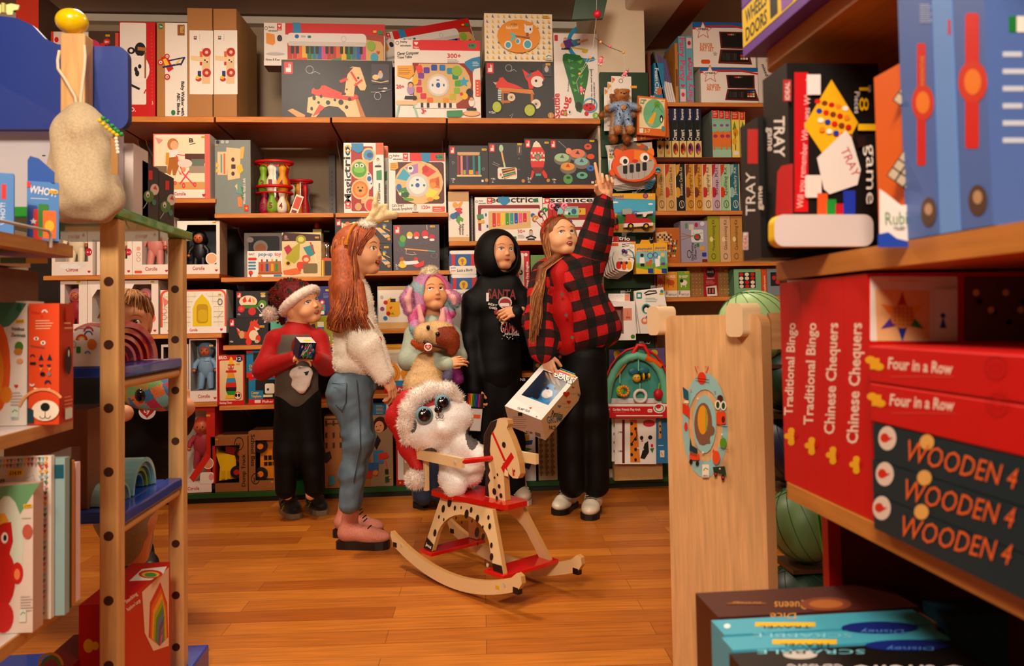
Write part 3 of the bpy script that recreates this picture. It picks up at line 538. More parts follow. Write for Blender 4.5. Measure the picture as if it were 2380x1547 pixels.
# stuffed animal skittles in clear zipped bags
def skittle_bag(px, py, w_, h, Y, label, seed):
    rnd = random.Random(seed); o = P(px, py+h, Y); s = w_/F*Y; hh = h/F*Y; zb = SH['B1']+.001 if seed != 1 else SH['B1']+.125
    t = thing('skittle_bag', label, 'toy bag', (o.x+s/2, Y+s*.35, zb), 0, 'clear zipped bags of fabric skittles')
    hh = hh if hh < .3 else .3
    n = 6
    for i in range(n):
        a = i*2*math.pi/n+.4; r = s*.3; cc = ['e8a01c', 'd02828', '7a9ab0', 'a82850', '8ab030', 'f0e4d0'][(i+seed) % 6]
        mb = MB().lathe([(0, .004), (s*.12, .006), (s*.16, hh*.2), (s*.15, hh*.4), (s*.08, hh*.6), (s*.1, hh*.72), (s*.12, hh*.82), (s*.06, hh*.93), (0, hh*.95)], cc, 12, (r*math.cos(a), r*.6*math.sin(a), 0))
        V, Fs = glyph(str(rnd.randint(1, 6))); ox, oy = r*math.cos(a), r*.6*math.sin(a)-s*.165
        if math.sin(a) < .3: mb.add([(ox-s*.06+u*s*.1, oy, hh*.22+v*hh*.2) for u, v in V], Fs, 'dred')
        mb.ell((ox, oy+s*.17, hh*.84), (s*.11, s*.09, s*.1), ('f0c040', 'f0a060', 'd84030')[i % 3], 10, 8)
        mb.build('skittle', t)
    e = lambda z, k=1: [(s*.5*k*math.cos(a), s*.36*k*math.sin(a), z) for a in [2*math.pi*j/24 for j in range(25)]]
    MB().tube(e(hh), .009, 'red', 6).tube(e(.006, .98), .005, 'red', 6).build('zip_rim', t)
    mb = MB().lathe([(s*.49, .006), (s*.53, hh*.3), (s*.5, hh)], 'clear', 24); [None]
    mb.V = [(x, y*.72, z) for x, y, z in mb.V]; mb.build('bag_film', t)
    MB().lathe([(0, hh*1.0), (s*.3, hh*1.0), (s*.5, hh)], 'clear', 24).build('lid', t); return t
skittle_bag(592, 425, 78, 66, 4.66, 'clear red-zipped bag of fabric skittles, lower of the front pair', 0)
skittle_bag(588, 350, 84, 74, 4.66, 'clear red-zipped bag of fabric skittles stacked on another bag', 1)
skittle_bag(665, 395, 56, 95, 5.0, 'clear red-zipped bag of fabric skittles behind the front pair', 2)
mb = MB(); mb.T = Matrix.Translation(P(672, 493, 4.64)+Vector((0, 0, SH['B1']-P(672, 493, 4.64).z+.001))) @ Matrix.Rotation(.35, 4, 'Y')
mb.box((0, 0, 0), (.045, .003, .12), 'f0e0c8'); mb.box((.005, -.001, .04), (.04, 0, .11), 'd05030'); mb.box((.008, -.0015, .012), (.036, 0, .03), '8a2020')
tag(mb.build('hang_tag'), 'small printed card leaning by the skittle bags', 'card')
TD = 'r 800 332 817 492 f0ece4;t 815 402 62 16 -90 black trio;t 816 470 70 15 -90 black Magic;r 817 332 893 492 f0ece4;R 817 340 868 488 4 b01820;e 858 360 13 14 58a0c8;o 858 360 16 17 4 e8c890;e 861 360 7 6 3a6a98;r 840 370 858 470 e0b880;e 836 392 21 23 e4c490;e 836 393 17 18 5aa838;e 830 384 5 5 white;e 842 384 5 5 white;e 830 384 2 2 ink;e 842 384 2 2 ink;e 836 394 13 7 8ac850;e 838 438 21 23 e4c490;e 838 438 18 19 f08020;e 838 438 13 14 f0a050;e 833 434 2 2 ink;e 843 434 2 2 ink;e 838 441 4 3 ink;e 862 472 15 18 e4c490;e 862 474 12 14 e85040;p e4e0d8 855 395 864 405 868 430 860 440 852 415;e 859 414 5 6 blue;e 858 403 2 2 teal;e 864 425 2 2 teal;p 2a94c0 818 333 846 333 846 350 834 356 820 348;r 875 332 893 358 e8702c;d 880 378 22 skin white brown;p 4a9a6a 876 396 888 394 888 416 876 416;t 884 484 60 5 -90 ink Magic Touch Drums;'+hape(803, 466, 12, 15)+'o 810 345 8 8 2 yellow;t 806 347 7 5 -30 ink 6m;e 833 478 8 9 d0a878'
bx('toy_box', 'narrow white box with green frog and orange tiger drums', 800, 332, 892, 492, 'C1', .12, 'f0ece4', TD)
bx('toy_box', 'white and orange box edge showing behind the frog drum box', 850, 339, 903, 492, 'C1', .12, 'f0ece4', 'r 892 340 903 365 e8702c;p 4a9a6a 894 396 901 394 901 414 894 416;t 899 484 60 4 -90 ink Magic Touch Drums', Y=4.75, group=None)
bx('toy_box', 'white box with a round eight-picture melody toy in its window', 904, 355, 1037, 490, 'C1', .13, 'f2eae2',
 'r 954 355 1035 374 e02028;'+bein(906, 364, 32)+hape(938, 356, 12, 17)+'p 3a9a70 1013 360 1031 357 1033 369 1018 372;t 1014 367 16 6 0 ink 6-36;p 2a94c0 979 355 1002 355 1001 370 1006 370 992 379 978 370 983 370;R 920 376 1033 470 6 6a2820;e 975 422 56 48 e8c088;'+''.join('p %s %g %g %g %g %g %g %g %g;' % ((c,)+tuple(v for r_, a_ in ((28, a), (28, a+.62), (52, a+.62), (52, a)) for v in (973+r_*math.cos(a_)*1.0, 424+r_*math.sin(a_)*.86))) for a, c in ((-2.9, '4ab0d0'), (-2.2, 'b88ac8'), (-1.25, 'e04a48'), (-.35, 'f07830'), (.45, 'e8e060'), (2.2, '4a9a50')))+'e 971 428 27 27 d8d0c8;e 971 428 20 20 f0ece6;e 971 428 5 5 blue;R 956 426 961 431 1 teal;R 984 426 989 431 1 teal;R 968 414 974 418 1 blue;e 955 392 7 8 f0ece4;e 955 390 4 3 ink;e 989 392 7 7 d02828;e 1007 428 7 7 f0a030;e 1018 420 4 9 c86830;e 928 432 6 7 2a7ac0;p f0f0e0 926 446 940 442 930 452;R 933 444 950 454 1 2a6a38;e 950 460 12 3 5ab040;e 1000 460 8 5 f0a030;e 1014 456 8 5 f0d040;p f4e8dc 904 470 1037 470 1037 490 904 490;t 911 477 28 6 -3 ink Cal\'s Smart;t 911 485 48 6 -3 ink Sounds Symphony;d 965 482 22 skin lgrey brown;t 980 482 20 8 0 d02020 120+;r 1005 476 1034 488 e8602c;n 1008 480 22 2 4 white;p f0b040 908 378 926 377 927 390 920 394 908 393;n 910 380 14 3 4 b07020')
bx('toy_box', 'dark grey window box with a cylinder of coloured rods', 1044, 338, 1135, 427, 'D1', .12, '3c3a42',
 jan(1047, 341, 11, 16)+'R 1062 354 1121 408 2 2c2430;r 1064 353 1116 359 d8b080;r 1066 359 1114 361 a07a4c;'+''.join('r %g 361 %g 404 %s;' % (x, x+5, c) for x, c in ((1063, 'a01828'), (1071, 'f09090'), (1084, '7a4a9a'), (1099, '128a90'), (1112, '4ab0a8')))+'R 1062 404 1120 408 2 e8c890;r 1077 393 1083 403 a8b828;r 1090 393 1100 403 e8b020;r 1106 396 1112 403 d03028;s 1121 345 11;l .8 lgrey 1052 374 1057 376 1053 381 1052 374;o 1124 391 3 3 .6 lgrey;t 1049 415 9 4 0 white +18m;n 1051 417 5 2 3 white;e 1131 416 4 4 c8964c;r 1119 415 1124 420 white')
bx('toy_box', 'dark grey box with a toy floor roller on a long handle', 1136, 332, 1220, 425, 'D1', .12, '38363e',
 jan(1139, 335, 12, 17)+'e 1166 344 5 8 b8d8b0;l 4 e8b080 1167 352 1173 382;l 4 b8d8b0 1172 376 1174 386;R 1157 386 1202 412 5 f0e4d4;p 38363e 1166 390 1196 386 1200 402 1172 412;l 3 d8963c 1168 394 1198 388;l 3 e8b878 1170 400 1199 393;l 3 6ab0a0 1171 404 1199 398;l 3 e8b878 1172 409 1199 402;e 1164 402 2 3 f06040;e 1168 408 2 2 green;r 1202 337 1214 360 5a5660;l 2 e8b080 1209 341 1208 354;s 1204 333 10;l .7 lgrey 1145 378 1160 384;l .7 lgrey 1147 374 1162 381;e 1206 391 3 2 6a6870;e 1207 367 2 3 6a6870;t 1141 413 10 4 0 white +18m;n 1143 416 5 2 3 white;e 1216 416 4 4 c8964c')
bx('toy_box', 'dark grey box with a red checked toy rocket', 1220, 322, 1279, 425, 'D1', .12, '35333b',
 jan(1223, 325, 11, 17)+'p f0e4cc 1239 341 1242 332 1248 327 1255 332 1260 341;p e04030 1239 341 1261 341 1267 352 1267 372 1264 386 1236 386 1234 372 1234 352;'+''.join('r %g %g %g %g f0e4cc;' % (1235+i*8, 352+j*5, 1239+i*8, 357+j*5) for i in range(4) for j in (0,))+''.join('r %g %g %g %g f0e4cc;' % (1239+i*8, 357+j*10, 1243+i*8, 362+j*10) for i in range(4) for j in (0, 1))+'r 1235 367 1267 371 f0e4cc;e 1251 363 7 8 4a9a98;e 1251 364 4 5 c88850;p 8a1c1c 1237 386 1264 386 1258 402 1243 402;R 1245 400 1258 405 2 5ab8b0;p e04030 1237 392 1242 396 1238 410 1233 411 1235 400;p e04030 1264 391 1272 402 1272 410 1266 410 1259 398;s 1267 329 10;t 1226 413 9 5 0 white 2-6;n 1227 416 6 2 3 white;e 1274 415 4 4 c8964c')
bx('toy_box', 'dark grey box with pastel discs and pegs', 1279, 323, 1390, 425, 'D1', .12, '38363e',
 jan(1282, 326, 11, 17)+''.join('e %g %g %g %g 8a8078;e %g %g %g %g %s;p %s %g %g %g %g %g %g;' % (x+1, y+4, r+3, r*.55+4, x, y, r, r*.55, c, d, x-5, y+1, x+1, y-7, x+6, y+2) for x, y, r, c, d in ((1307, 364, 17, 'b0d0a8', '6a8078'), (1343, 355, 18, 'e89070', '7a3c30'), (1320, 384, 16, 'e8a850', 'd84828'), (1352, 373, 16, '9ac0c0', '50807c')))+'e 1323 350 7 7 f09a70;l .8 lgrey 1300 328 1318 344;e 1368 340 9 7 e06848;e 1374 362 9 6 e86030;e 1373 388 9 7 4a80c8;e 1353 404 13 8 78b8a0;e 1320 412 11 11 6aa868;e 1321 409 5 3 2a5a38;e 1353 403 5 3 2a4a48;e 1373 388 4 2 2a4060;e 1368 339 4 2 8a2818;s 1372 325 11;t 1283 415 9 4 0 white +18m;n 1286 417 5 2 3 white;e 1386 418 4 4 c8964c;r 1374 417 1380 422 white')
# --- third row
bx('toy_box', 'tall cream box with stacked coloured wooden pieces', 1043, 445, 1091, 560, 'D2', .14, 'f0e6d8', 'r 1043 445 1091 468 c8a070;r 1043 550 1091 560 d8b078;e 1059 476 6 7 e8a848;p e8a848 1064 476 1074 466 1078 470 1070 484;e 1067 486 9 4 d83848;e 1068 493 8 4 d02840;e 1062 500 8 8 3a6a98;p 6aa838 1066 500 1078 508 1076 516 1070 512 1068 522 1060 512;e 1054 502 7 7 3a7ab0;t 1074 520 26 5 90 6a5a4a Rainbow;t 1068 520 26 5 90 6a5a4a Alligator;s 1084 545 4')
bx('toy_box', 'small white box edge standing behind the stacked pieces box', 1070, 455, 1100, 560, 'D2', .1, 'lgrey', 'r 1092 455 1096 560 navy;n 1097 470 3 12 6 orange', Y=4.78)
bx('toy_box', 'white box with a rainbow coloured toy xylophone', 1105, 458, 1262, 558, 'D2', .18, 'f0e8e0',
 'r 1105 458 1262 474 f2ece4;t 1140 470 100 14 0 black eelectric;'+bein(1107, 468, 24)+hape(1133, 459, 12, 14)+'p 2a94c0 1158 457 1185 457 1184 466 1188 468 1172 479 1160 468;p 3a9a70 1240 462 1252 460 1253 470 1241 470;t 1241 469 11 6 0 ink 12+;R 1112 476 1256 534 3 9a1820;R 1119 484 1256 540 5 ece6e0;R 1136 490 1234 532 2 e0bc88;'+''.join('R %g %g %g %g 2 %s;e %g %g 1 1 white;' % (1145+i*10.2, 494+i*.1, 1153+i*10.2, 526-i*1.6, c, 1149+i*10.2, 521-i*1.6) for i, c in enumerate(('d82028', 'f07828', 'f0d020', '4aa838', '20a8a8', '1860b8', 'f06898', 'd81838')))+'e 1239 500 5 5 blue;e 1130 498 2 4 blue;e 1133 524 2 4 blue;p f2ece4 1105 540 1262 526 1262 558 1105 558;t 1142 550 44 7 -3 ink Xylophone;t 1203 541 18 8 -3 d02020 30+;d 1234 546 26 skin lgrey ink;l 4 ink 1222 552 1234 547 1246 552;p 4a9a6a 1109 498 1124 497 1125 506 1110 508;p f0b040 1110 511 1126 510 1126 517 1112 518;r 1190 548 1200 556 5a7a4a;n 1203 545 18 3 3 grey;r 1176 551 1186 555 lgrey')
bx('toy_box', 'red and white music box behind the pointing girl, with a clown picture', 1263, 460, 1392, 560, 'D2', .18, 'b01820',
 'r 1263 460 1392 472 f2ece4;t 1280 470 100 12 0 black science;'+hape(1267, 460, 13, 16)+'r 1263 474 1274 560 f0e8e0;r 1276 485 1310 530 c03028;R 1296 480 1345 506 1 9ad0d0;e 1318 495 4 4 white;e 1335 492 6 7 3a7a90;r 1300 500 1344 505 6aa850;l 1 red 1300 482 1320 484 1342 482;e 1324 497 3 3 ink;R 1345 484 1362 500 1 e8b840;t 1347 494 4 6 0 ink 3;R 1325 512 1392 528 3 ece6e0;e 1326 516 5 5 blue;r 1258 518 1272 558 e8702c;n 1261 526 7 4 8 white;r 1325 536 1392 560 f0e8e0')
# --- lock boxes, fire engine
for i, (y0, y1, lb, x0) in enumerate(((637, 689, 'red and blue padlock toy in a white tray, lower of two', 1048), (582, 634, 'red and blue padlock toy in a white tray, upper of two', 1045))):
    z = SH['D3'] if i == 0 else topz(lk)
    lk = bx('lock_toy', lb, x0, y0, x0+62, y1, z, .12, 'f0e8dc', 'r %d %d %d %d 1868a8;r %d %d %d %d d01818;r %d %d %d %d d01818;R %d %d %d %d 4 f2ece4;e %d %d 10 10 f0c010;e %d %d 4 4 b8860c;r %d %d %d %d b8860c;r %d %d %d %d f2e8dc;e %d %d 8 7 f8f0e8;t %d %d 11 4 -3 5a8ab0 ambi;t %d %d 11 4 -3 d04040 toys;t %d %d 36 6 -2 3a3450 Lock a Block' % (
      x0, y0, x0+62, y1, x0+5, y0+2, x0+13, y0+34, x0+50, y0+2, x0+60, y0+34, x0+1, y0, x0+60, y0+8, x0+30, y0+24, x0+30, y0+22, x0+28, y0+24, x0+32, y0+31, x0, y0+34, x0+62, y1, x0+8, y0+40, x0+3, y0+40, x0+3, y0+46, x0+18, y0+47), group='boxed padlock toys')
bx('toy_box', 'red and white wooden fire engine box beside the black hood', 1165, 583, 1232, 689, 'D3', .1, 'd01c1c', 'R 1167 588 1219 685 3 ece0d0;p c02020 1180 640 1190 610 1205 600 1208 660 1180 668;r 1188 622 1198 632 3a8aa0;o 1211 633 5 6 3 ink;p e0b888 1200 600 1206 598 1212 630 1206 640;e 1224 592 4 4 f0e0d8;t 1229 680 72 6 -90 white Rocking Fire Engine')
bx('toy_box', 'green box with an orange lion face beside the fire engine box', 1235, 592, 1300, 689, 'D3', .08, '7a9a60', 'e 1275 640 36 40 f0802c;e 1275 640 26 28 f0b040;e 1260 636 5 6 white;e 1261 637 3 4 3a1810;e 1290 636 4 5 3a1810')
bx('toy_box', 'silver foil covered box between the bunny hat and the black hood', 1048, 697, 1073, 779, 'D4', .06, 'lgrey:glit', 'n 1050 702 8 2 3 grey', side='6a6a6a')
for x0, x1, c in ((1240, 1290, '3a3844'), (1291, 1340, '2c3848')):
    bx('toy_box', 'dark dotted box low behind the pointing girl, %s' % ('beside the black sleeve' if x0 < 1250 else 'hidden mostly by her jacket'), x0, 800, x1, 866, 'D5', .1, c, 'e %d 812 5 5 4a90b0;e %d 830 4 4 c06848;e %d 850 5 5 c8964c' % (x0+8, x0+12, x0+10))
# --- bay C boxes behind the girls
for i, (y0, y1) in enumerate(((566, 627), (505, 565))):
    z = SH['C2'] if i == 0 else topz(sp)
    sp = bx('toy_box', ('lower','upper')[i]+' of two dark boxes with a wooden marble slide behind the ginger girl', 779, y0, 911, y1, z, .15, '403c44',
     jan(782, y0+3, 11, 16)+'p e8c090 796 %d 852 %d 856 %d 800 %d;p d89858 796 %d 856 %d 858 %d 800 %d;r 794 %d 798 %d f0d8b0;e 808 %d 5 4 f08850;e 824 %d 5 3 f0e8e0;e 842 %d 5 3 f0e8e0;p e8c090 872 %d 884 %d 908 %d 896 %d;p 3a8ab8 885 %d 899 %d 901 %d 890 %d;e 894 %d 5 4 5a98b0;e 893 %d 3 4 e8c030;l 2 e0a868 895 %d 907 %d;s 893 %d 11;e 904 %d 4 4 c8964c' % (y0+14, y0+10, y0+14, y0+20, y0+20, y0+14, y0+26, y0+34, y0+12, y0+38, y0+14, y0+13, y0+12, y0+24, y0+24, y0+44, y0+48, y0+36, y0+36, y0+40, y0+40, y0+20, y0+23, y0+26, y0+32, y0+6, y0+50), group='marble slide boxes')
bx('toy_box', 'mauve grey box with a duck fishing game', 915, 522, 1022, 627, 'C2', .1, '6a5f68',
 jan(918, 524, 13, 19)+'p 2a9a78 925 558 935 562 944 560 940 573 930 572;e 937 554 7 8 7ab838;e 953 546 7 8 f0c850;e 969 546 7 8 f05038;e 989 544 8 9 e02838;e 1005 551 7 7 c82858;e 953 551 6 3 f8f0e0;e 969 552 5 3 f8f0e0;e 990 551 6 3 f8f0e0;e 1005 557 6 3 f8f0e0;l 1 white 993 522 994 534;l 3 e8a868 941 577 995 582;l 3 5ab8a0 995 582 1012 584;l 1 f0e0c0 945 578 944 588 958 591 968 590 962 585;e 937 612 9 9 e8c030;e 934 600 5 5 b87030;e 967 602 5 6 d83028;p f0f0f0 938 606 970 604 976 612 940 614;p e83828 960 616 986 604 985 616 970 621;e 936 616 8 5 f0d030;s 1001 524 11;o 1010 594 8 6 1 9a9098;o 985 565 8 3 1 9a9098;o 930 580 6 3 .8 9a9098;o 1000 611 5 3 .8 9a9098;t 919 617 10 5 0 white 2-5;n 920 620 6 2 3 white')
bx('toy_box', 'white and kraft box with a yellow shape sorting bus', 878, 665, 958, 765, 'C3', .2, 'f0e8da', 'r 878 665 958 674 c8a878;r 878 750 958 765 e0bc84;p f0b828 898 705 928 700 931 730 925 737 904 737 898 728;p f0b828 893 703 910 690 908 704;e 897 703 5 5 d02020;e 903 729 5 5 d02020;e 889 718 5 5 9a5a90;e 896 740 5 5 4a90b8;p 7ab040 908 730 918 732 913 726;r 908 694 920 702 3a2418;p e04030 905 715 913 712 909 720;t 936 684 26 5 90 lgrey sorting bus;e 888 690 4 4 lgrey;r 878 674 880 750 lgrey')
bx('toy_box', 'kraft and white box standing behind the fluffy animal hat', 961, 641, 1042, 765, 'C3', .22, 'efe6d8', 'r 961 641 1042 655 c8a878;r 961 655 966 765 d8b484;n 1026 664 10 4 5 lgrey;e 1000 712 18 12 f0a090')
FPX = 'R 893 800 950 890 4 f0e4cc;R 893 800 950 812 3 e0a018;R 897 802 940 806 2 f0b830;'+''.join('r 898 %d 948 %d b0a08c;' % (820+i*3, 821+i*3) for i in range(9))+'e 905 868 26 27 f0a020;o 905 868 20 20 1.5 c87818;o 905 868 12 12 1.5 c87818;e 905 868 4 4 f0c050;p f0a020 930 868 952 836 958 842 938 888;R 900 836 912 846 2 e89018;r 893 886 950 899 2a90c0;r 893 899 950 915 d01820;t 900 911 50 8 0 white sher-Price'
bx('record_player_toy', 'cream and orange toy record player on a red and blue base', 893, 800, 958, 915, 'C4', .2, 'f0e4cc', FPX, cat='toy')
# --- bay C low
bx('toy_box', 'large brown box with a boy playing with a blue train', 755, 965, 914, 1120, ZP, .3, 'b07a44:card',
 'r 862 965 914 1120 a89074;n 757 970 40 2 10 5a3a20;'+''.join('r %g %g %g %g 5a3a28;' % (x, y, x+5, y+12) for x in (757, 774, 790) for y in (974, 1000, 1022))+'p 3a2a20 753 1045 768 1040 772 1055 760 1066 753 1064;e 886 985 17 16 4a2010;e 883 991 11 13 e8a880;e 876 990 1.5 1 ink;e 886 988 1.5 1 ink;l 1.5 a03020 876 998 884 998;p e0a078 862 1005 878 1012 872 1020 862 1022;p 1c2438 878 1008 886 1020 876 1040 870 1030;R 868 1042 892 1070 2 4a90c0;p e04828 878 1050 900 1046 902 1058 882 1064;e 898 1054 6 5 e04828;l 2 e04828 896 1062 900 1080;R 856 1068 880 1085 2 3a78a8;p d04030 846 1088 866 1085 864 1100 846 1102;e 873 1090 6 6 e89030;r 895 1083 903 1094 2a3a28;p 2a5a38 895 1100 905 1098 905 1110 895 1112;s 904 1101 6;p 5a98a8 764 1094 778 1092 779 1112 764 1114')
bx('toy_box', 'small blue box lying on the brown train picture box', 866, 936, 906, 964, topz(COL.objects[-1]), .16, '1a80b0', 'n 874 942 20 7 3 d8c060;p white 898 937 904 936 902 943 906 948 902 954 906 960 898 963;r 903 936 906 964 red')
bx('toy_box', 'red edged box with a pale dolls house picture behind the rocking horse', 921, 978, 962, 1112, ZP, .2, 'c01818', 'R 925 984 958 1100 1 ece4dc;p c8a888 938 1010 948 1000 954 1010 954 1090 938 1090;r 941 1020 947 1035 f0ece4;r 941 1050 947 1065 f0ece4;* 930 1106 3 yellow')
bx('toy_box', 'white box with a colourful block castle behind the dark trousers', 1206, 978, 1246, 1110, ZP, .14, 'ece4e0', 'p 7aa040 1210 995 1236 992 1240 1005 1210 1008;r 1214 1008 1232 1020 e8b030;p 2a5a9a 1208 1022 1240 1020 1238 1030 1210 1032;p 4a9a48 1212 1034 1238 1040 1212 1050;p d03028 1212 1054 1238 1052 1236 1066 1214 1064;p 2a4a9a 1210 1075 1238 1068 1230 1085')
bx('toy_box', 'beige box printed with grey toy shapes, low behind the plush carton', 1252, 985, 1296, 1108, ZP, .14, 'c0ac88', ''.join('e %g %g 4.5 4 8a7a60;r %g %g %g %g 8a7a60;' % (1259+i*13, 995+j*12, 1256+i*13, 998+j*12, 1260+i*13, 1002+j*12) for i in range(3) for j in range(9)), side='8a2820')
# --- bay B
bx('doll_box', 'grey window box with a hooded doll behind the pop-up toy box', 568, 541, 656, 641, 'B2', .14, '9a948e', 'R 578 548 650 636 6 2a2e38;e 604 574 20 18 12141c;e 606 572 17 15 b0a8a4;e 606 576 13 12 c08058;e 582 556 8 6 b8b0ac', Y=4.8)
bx('toy_box', 'white pop-up toy box with four coloured pegs', 575, 583, 656, 642, 'B2', .1, 'f2eae0',
 't 601 594 33 8 0 3a7ab0 pop-up;t 638 594 16 8 0 e05030 toy;t 578 592 14 4 0 ink GALT;R 577 598 597 604 3 e03020;R 577 607 595 611 2 4a90b0;R 577 614 595 618 2 4a90b0;R 577 621 595 625 2 4a90b0;p c07840 601 608 653 606 655 632 601 634;r 600 632 656 636 b06830;'+''.join('r %g 612 %g 629 %s;r %g 602 %g 608 %s;r %g 597 %g 602 f0e0d0;' % (x, x+6, c, x+1, x+5, c, x+1, x+5) for x, c in ((606, 'd03020'), (618, '2a60a8'), (630, 'e8a820'), (640, '3a9a40')))+'e 583 632 5 5 e04828;r 582 635 584 641 ink;a 604 643 6 6 180 360 e8a030;R 636 637 655 641 2 4a90b0')
bx('toy_box', 'cream blister pack of toy vet tools with an orange animal', 656, 540, 747, 642, 'B2', .1, 'e8cfa0',
 'p 501018 656 548 660 540 745 545 747 560 656 560;t 662 556 10 9 0 c89a90 B.;s 733 550 9;e 700 556 12 10 a8a020;e 700 556 7 6 d8d870;p b8b020 688 570 698 562 696 600 684 612 664 600 672 580;e 703 603 16 12 0;'.replace('e 703 603 16 12 0;', '')+'p c02850 660 575 672 568 680 580 668 592;e 670 611 7 6 e8b820;e 670 611 4 4 3a2a18;p 3a98a0 705 575 728 568 732 590 718 598;e 712 601 10 9 e05820;e 712 603 6 5 f0c8a0;R 690 608 718 624 6 e04c20;p e04c20 692 618 700 618 700 630 692 630;p e04c20 710 618 718 618 718 630 710 630;l 3 c81818 722 563 732 590;l 3 f0e0c0 732 590 738 620;o 735 618 4 5 1.5 lgrey;p e87830 658 628 690 622 700 634 680 638 660 636;R 705 612 738 634 3 8a7850;t 684 598 1 1 0 ink .')
mb = MB(); o = P(748, 641, 4.66); s = 4.66/F
for i, (hh, r, c) in enumerate(((46, 11, 'clear'), (30, 10, 'a89a90'))):
    pass
bx('toy_box', 'narrow yellow and amber box beside the vet tool pack', 748, 602, 771, 642, 'B2', .1, 'b87820', 'r 748 602 752 642 e8c820;R 755 606 770 640 2 3a1c10;r 748 600 771 604 e85020')
mb = MB().lathe([(0, 0), (.03, 0), (.033, .02), (.026, .045), (.034, .06), (.03, .1), (0, .105)], 'd8d0c8', 18)
o = tag(mb.build('silver_pot'), 'shiny silver toy pots stacked on the narrow amber box', 'toy'); o.location = (P(760, 600, 4.68).x, 4.68, topz(COL.objects[-2])+.001); mb.mats[0].node_tree.nodes['Principled BSDF']
o.data.materials[0] = mat('e8e4e0', .12, '', 1)
z8 = bx('toy_box', 'yellow-green cube box behind the vet tool pack', 728, 532, 748, 642, 'B2', .1, 'c8b820', Y=4.82)
mb = MB(); q = P(737, 532, 4.85); mb.ell((0, 0, .022), (.016, .014, .022), 'e86830').ell((0, 0, .05), .014, 'e86830').ell((-.01, 0, .064), .005, 'e86830').ell((.01, 0, .064), .005, 'e86830')
tag(place(mb.build('bear_figure'), Matrix.Translation((q.x, 4.85, topz(z8)))), 'tiny orange bear figure on the yellow-green box', 'toy figure')
TUR = 'R %g %g %g %g 2 3a383e;'
fx_ = bx('toy_box', 'dark box with an orange fox pull toy', 532, 738, 624, 799, 'B3', .2, '36343a',
 jan(534, 741, 11, 16)+'p e05028 550 762 560 768 575 770 582 752 592 742 606 760 596 768 600 782 578 786 564 784 554 776;p f0d0a8 549 760 556 764 558 770;p e05028 580 752 584 744 590 750;p e05028 594 746 600 741 598 752;p f0e8e0 590 758 604 764 596 768;e 562 776 6 9 d8a878;e 590 778 11 12 ecd8b8;e 578 792 7 8 e04028;e 600 786 6 9 e04028;e 597 792 5 4 c8b898;s 604 756 11;t 534 793 8 4 0 white +12m;l 1 white 616 746 622 744;e 616 748 2 2 white', side='1a181e')
bx('toy_box', 'dark box with a white and green turtle pull toy', 549, 676, 623, 737, topz(fx_), .2, '3c3a40',
 jan(551, 679, 10, 13)+'e 577 700 21 14 f0dcc0;p e04830 564 696 570 688 574 700 566 703;p e04830 576 700 582 690 584 702;p f0b040 586 692 592 696 592 703 588 702;R 560 708 602 716 4 5a8a30;e 561 717 8 8 d83838;e 586 723 9 9 d83838;e 561 717 4 4 e86060;e 610 706 10 9 6a9a30;e 609 710 5 6 white;e 608 711 2.5 3 ink;l 1 white 598 714 612 732;e 614 733 3 3 e8b060;s 606 680 11;e 612 688 6 3 d8c8a0;r 603 729 609 735 white;t 552 731 7 4 0 white +12m', side='1a181e')
c1 = bx('toy_box', 'teal and violet box with a yellow bus picture behind the boy', 629, 731, 712, 799, 'B3', .14, '6ab8a0', 'r 629 731 712 745 4a4a98;R 642 733 662 748 3 e8a828;r 646 736 652 742 3a4a6a;e 646 749 3 3 ink;e 658 749 3 3 ink')
bx('toy_box', 'mint green box with stacking cubes behind the sequinned hat', 641, 665, 700, 730, topz(c1), .14, '6ab8a0', 'R 648 712 658 725 1 e8a030;e 653 718 3 4 d84028;r 641 665 643 730 4a9a88')
c2 = bx('toy_box', 'yellow-green box with a tower of animal cubes', 713, 733, 776, 799, 'B3', .14, 'a8a830', 'R 738 748 753 760 1 f0e8d0;R 738 760 753 774 1 5a8aa8;R 740 774 753 788 1 f08030;p 6a3a4a 722 755 732 752 734 766 722 768;e 728 742 6 6 f08030;e 745 766 4 4 d84830;r 758 784 767 793 f0ece0;l 1.5 green 760 789 763 786 766 788;e 727 775 4 4 e8a0a0')
bx('toy_box', 'violet box with number cubes behind the ginger girl', 735, 665, 776, 732, topz(c2), .14, '3a3a80', 's 757 672 10;n 752 682 14 4 3 9a9ac8;e 749 702 6 6 e03828;e 749 702 3 3 f8f0e8;R 742 707 756 722 2 3a9a98;e 749 715 4 4 e84838;R 744 722 754 730 2 f0e8dc')
bx('toy_box', 'red and white box with a wooden stacking clown', 507, 825, 568, 940, 'B4', .12, 'd01c1c',
 'R 511 837 565 930 3 e8cca0;r 507 825 531 837 d01c1c;t 509 834 20 7 0 white BRIO.;e 556 834 8 8 1a3a60;t 550 837 11 7 0 white 12;s 549 844 10;p f0b820 532 848 544 848 541 832 537 828 534 834;R 530 846 546 849 1 d03020;e 537 854 7 7 c87850;e 537 856 2 2 e02020;e 533 852 1.5 1.5 white;e 541 852 1.5 1.5 white;R 525 860 550 865 2 d02818;p e8a020 530 866 544 866 547 878 528 878;p 3a98c0 528 878 547 878 549 888 526 888;p d82820 526 888 549 888 550 899 525 899;p 2a1818 525 899 550 899 549 908 526 908;p 2a9a38 526 908 549 908 545 917 530 917;p f0b820 526 917 549 917 553 925 524 925;e 553 919 9 9 f0e0d0;o 553 919 9 9 1.5 d04030;e 549 918 3 4 ink;e 556 918 3 4 ink;t 511 937 28 5 0 white Stacking Clown', side='c8a070')
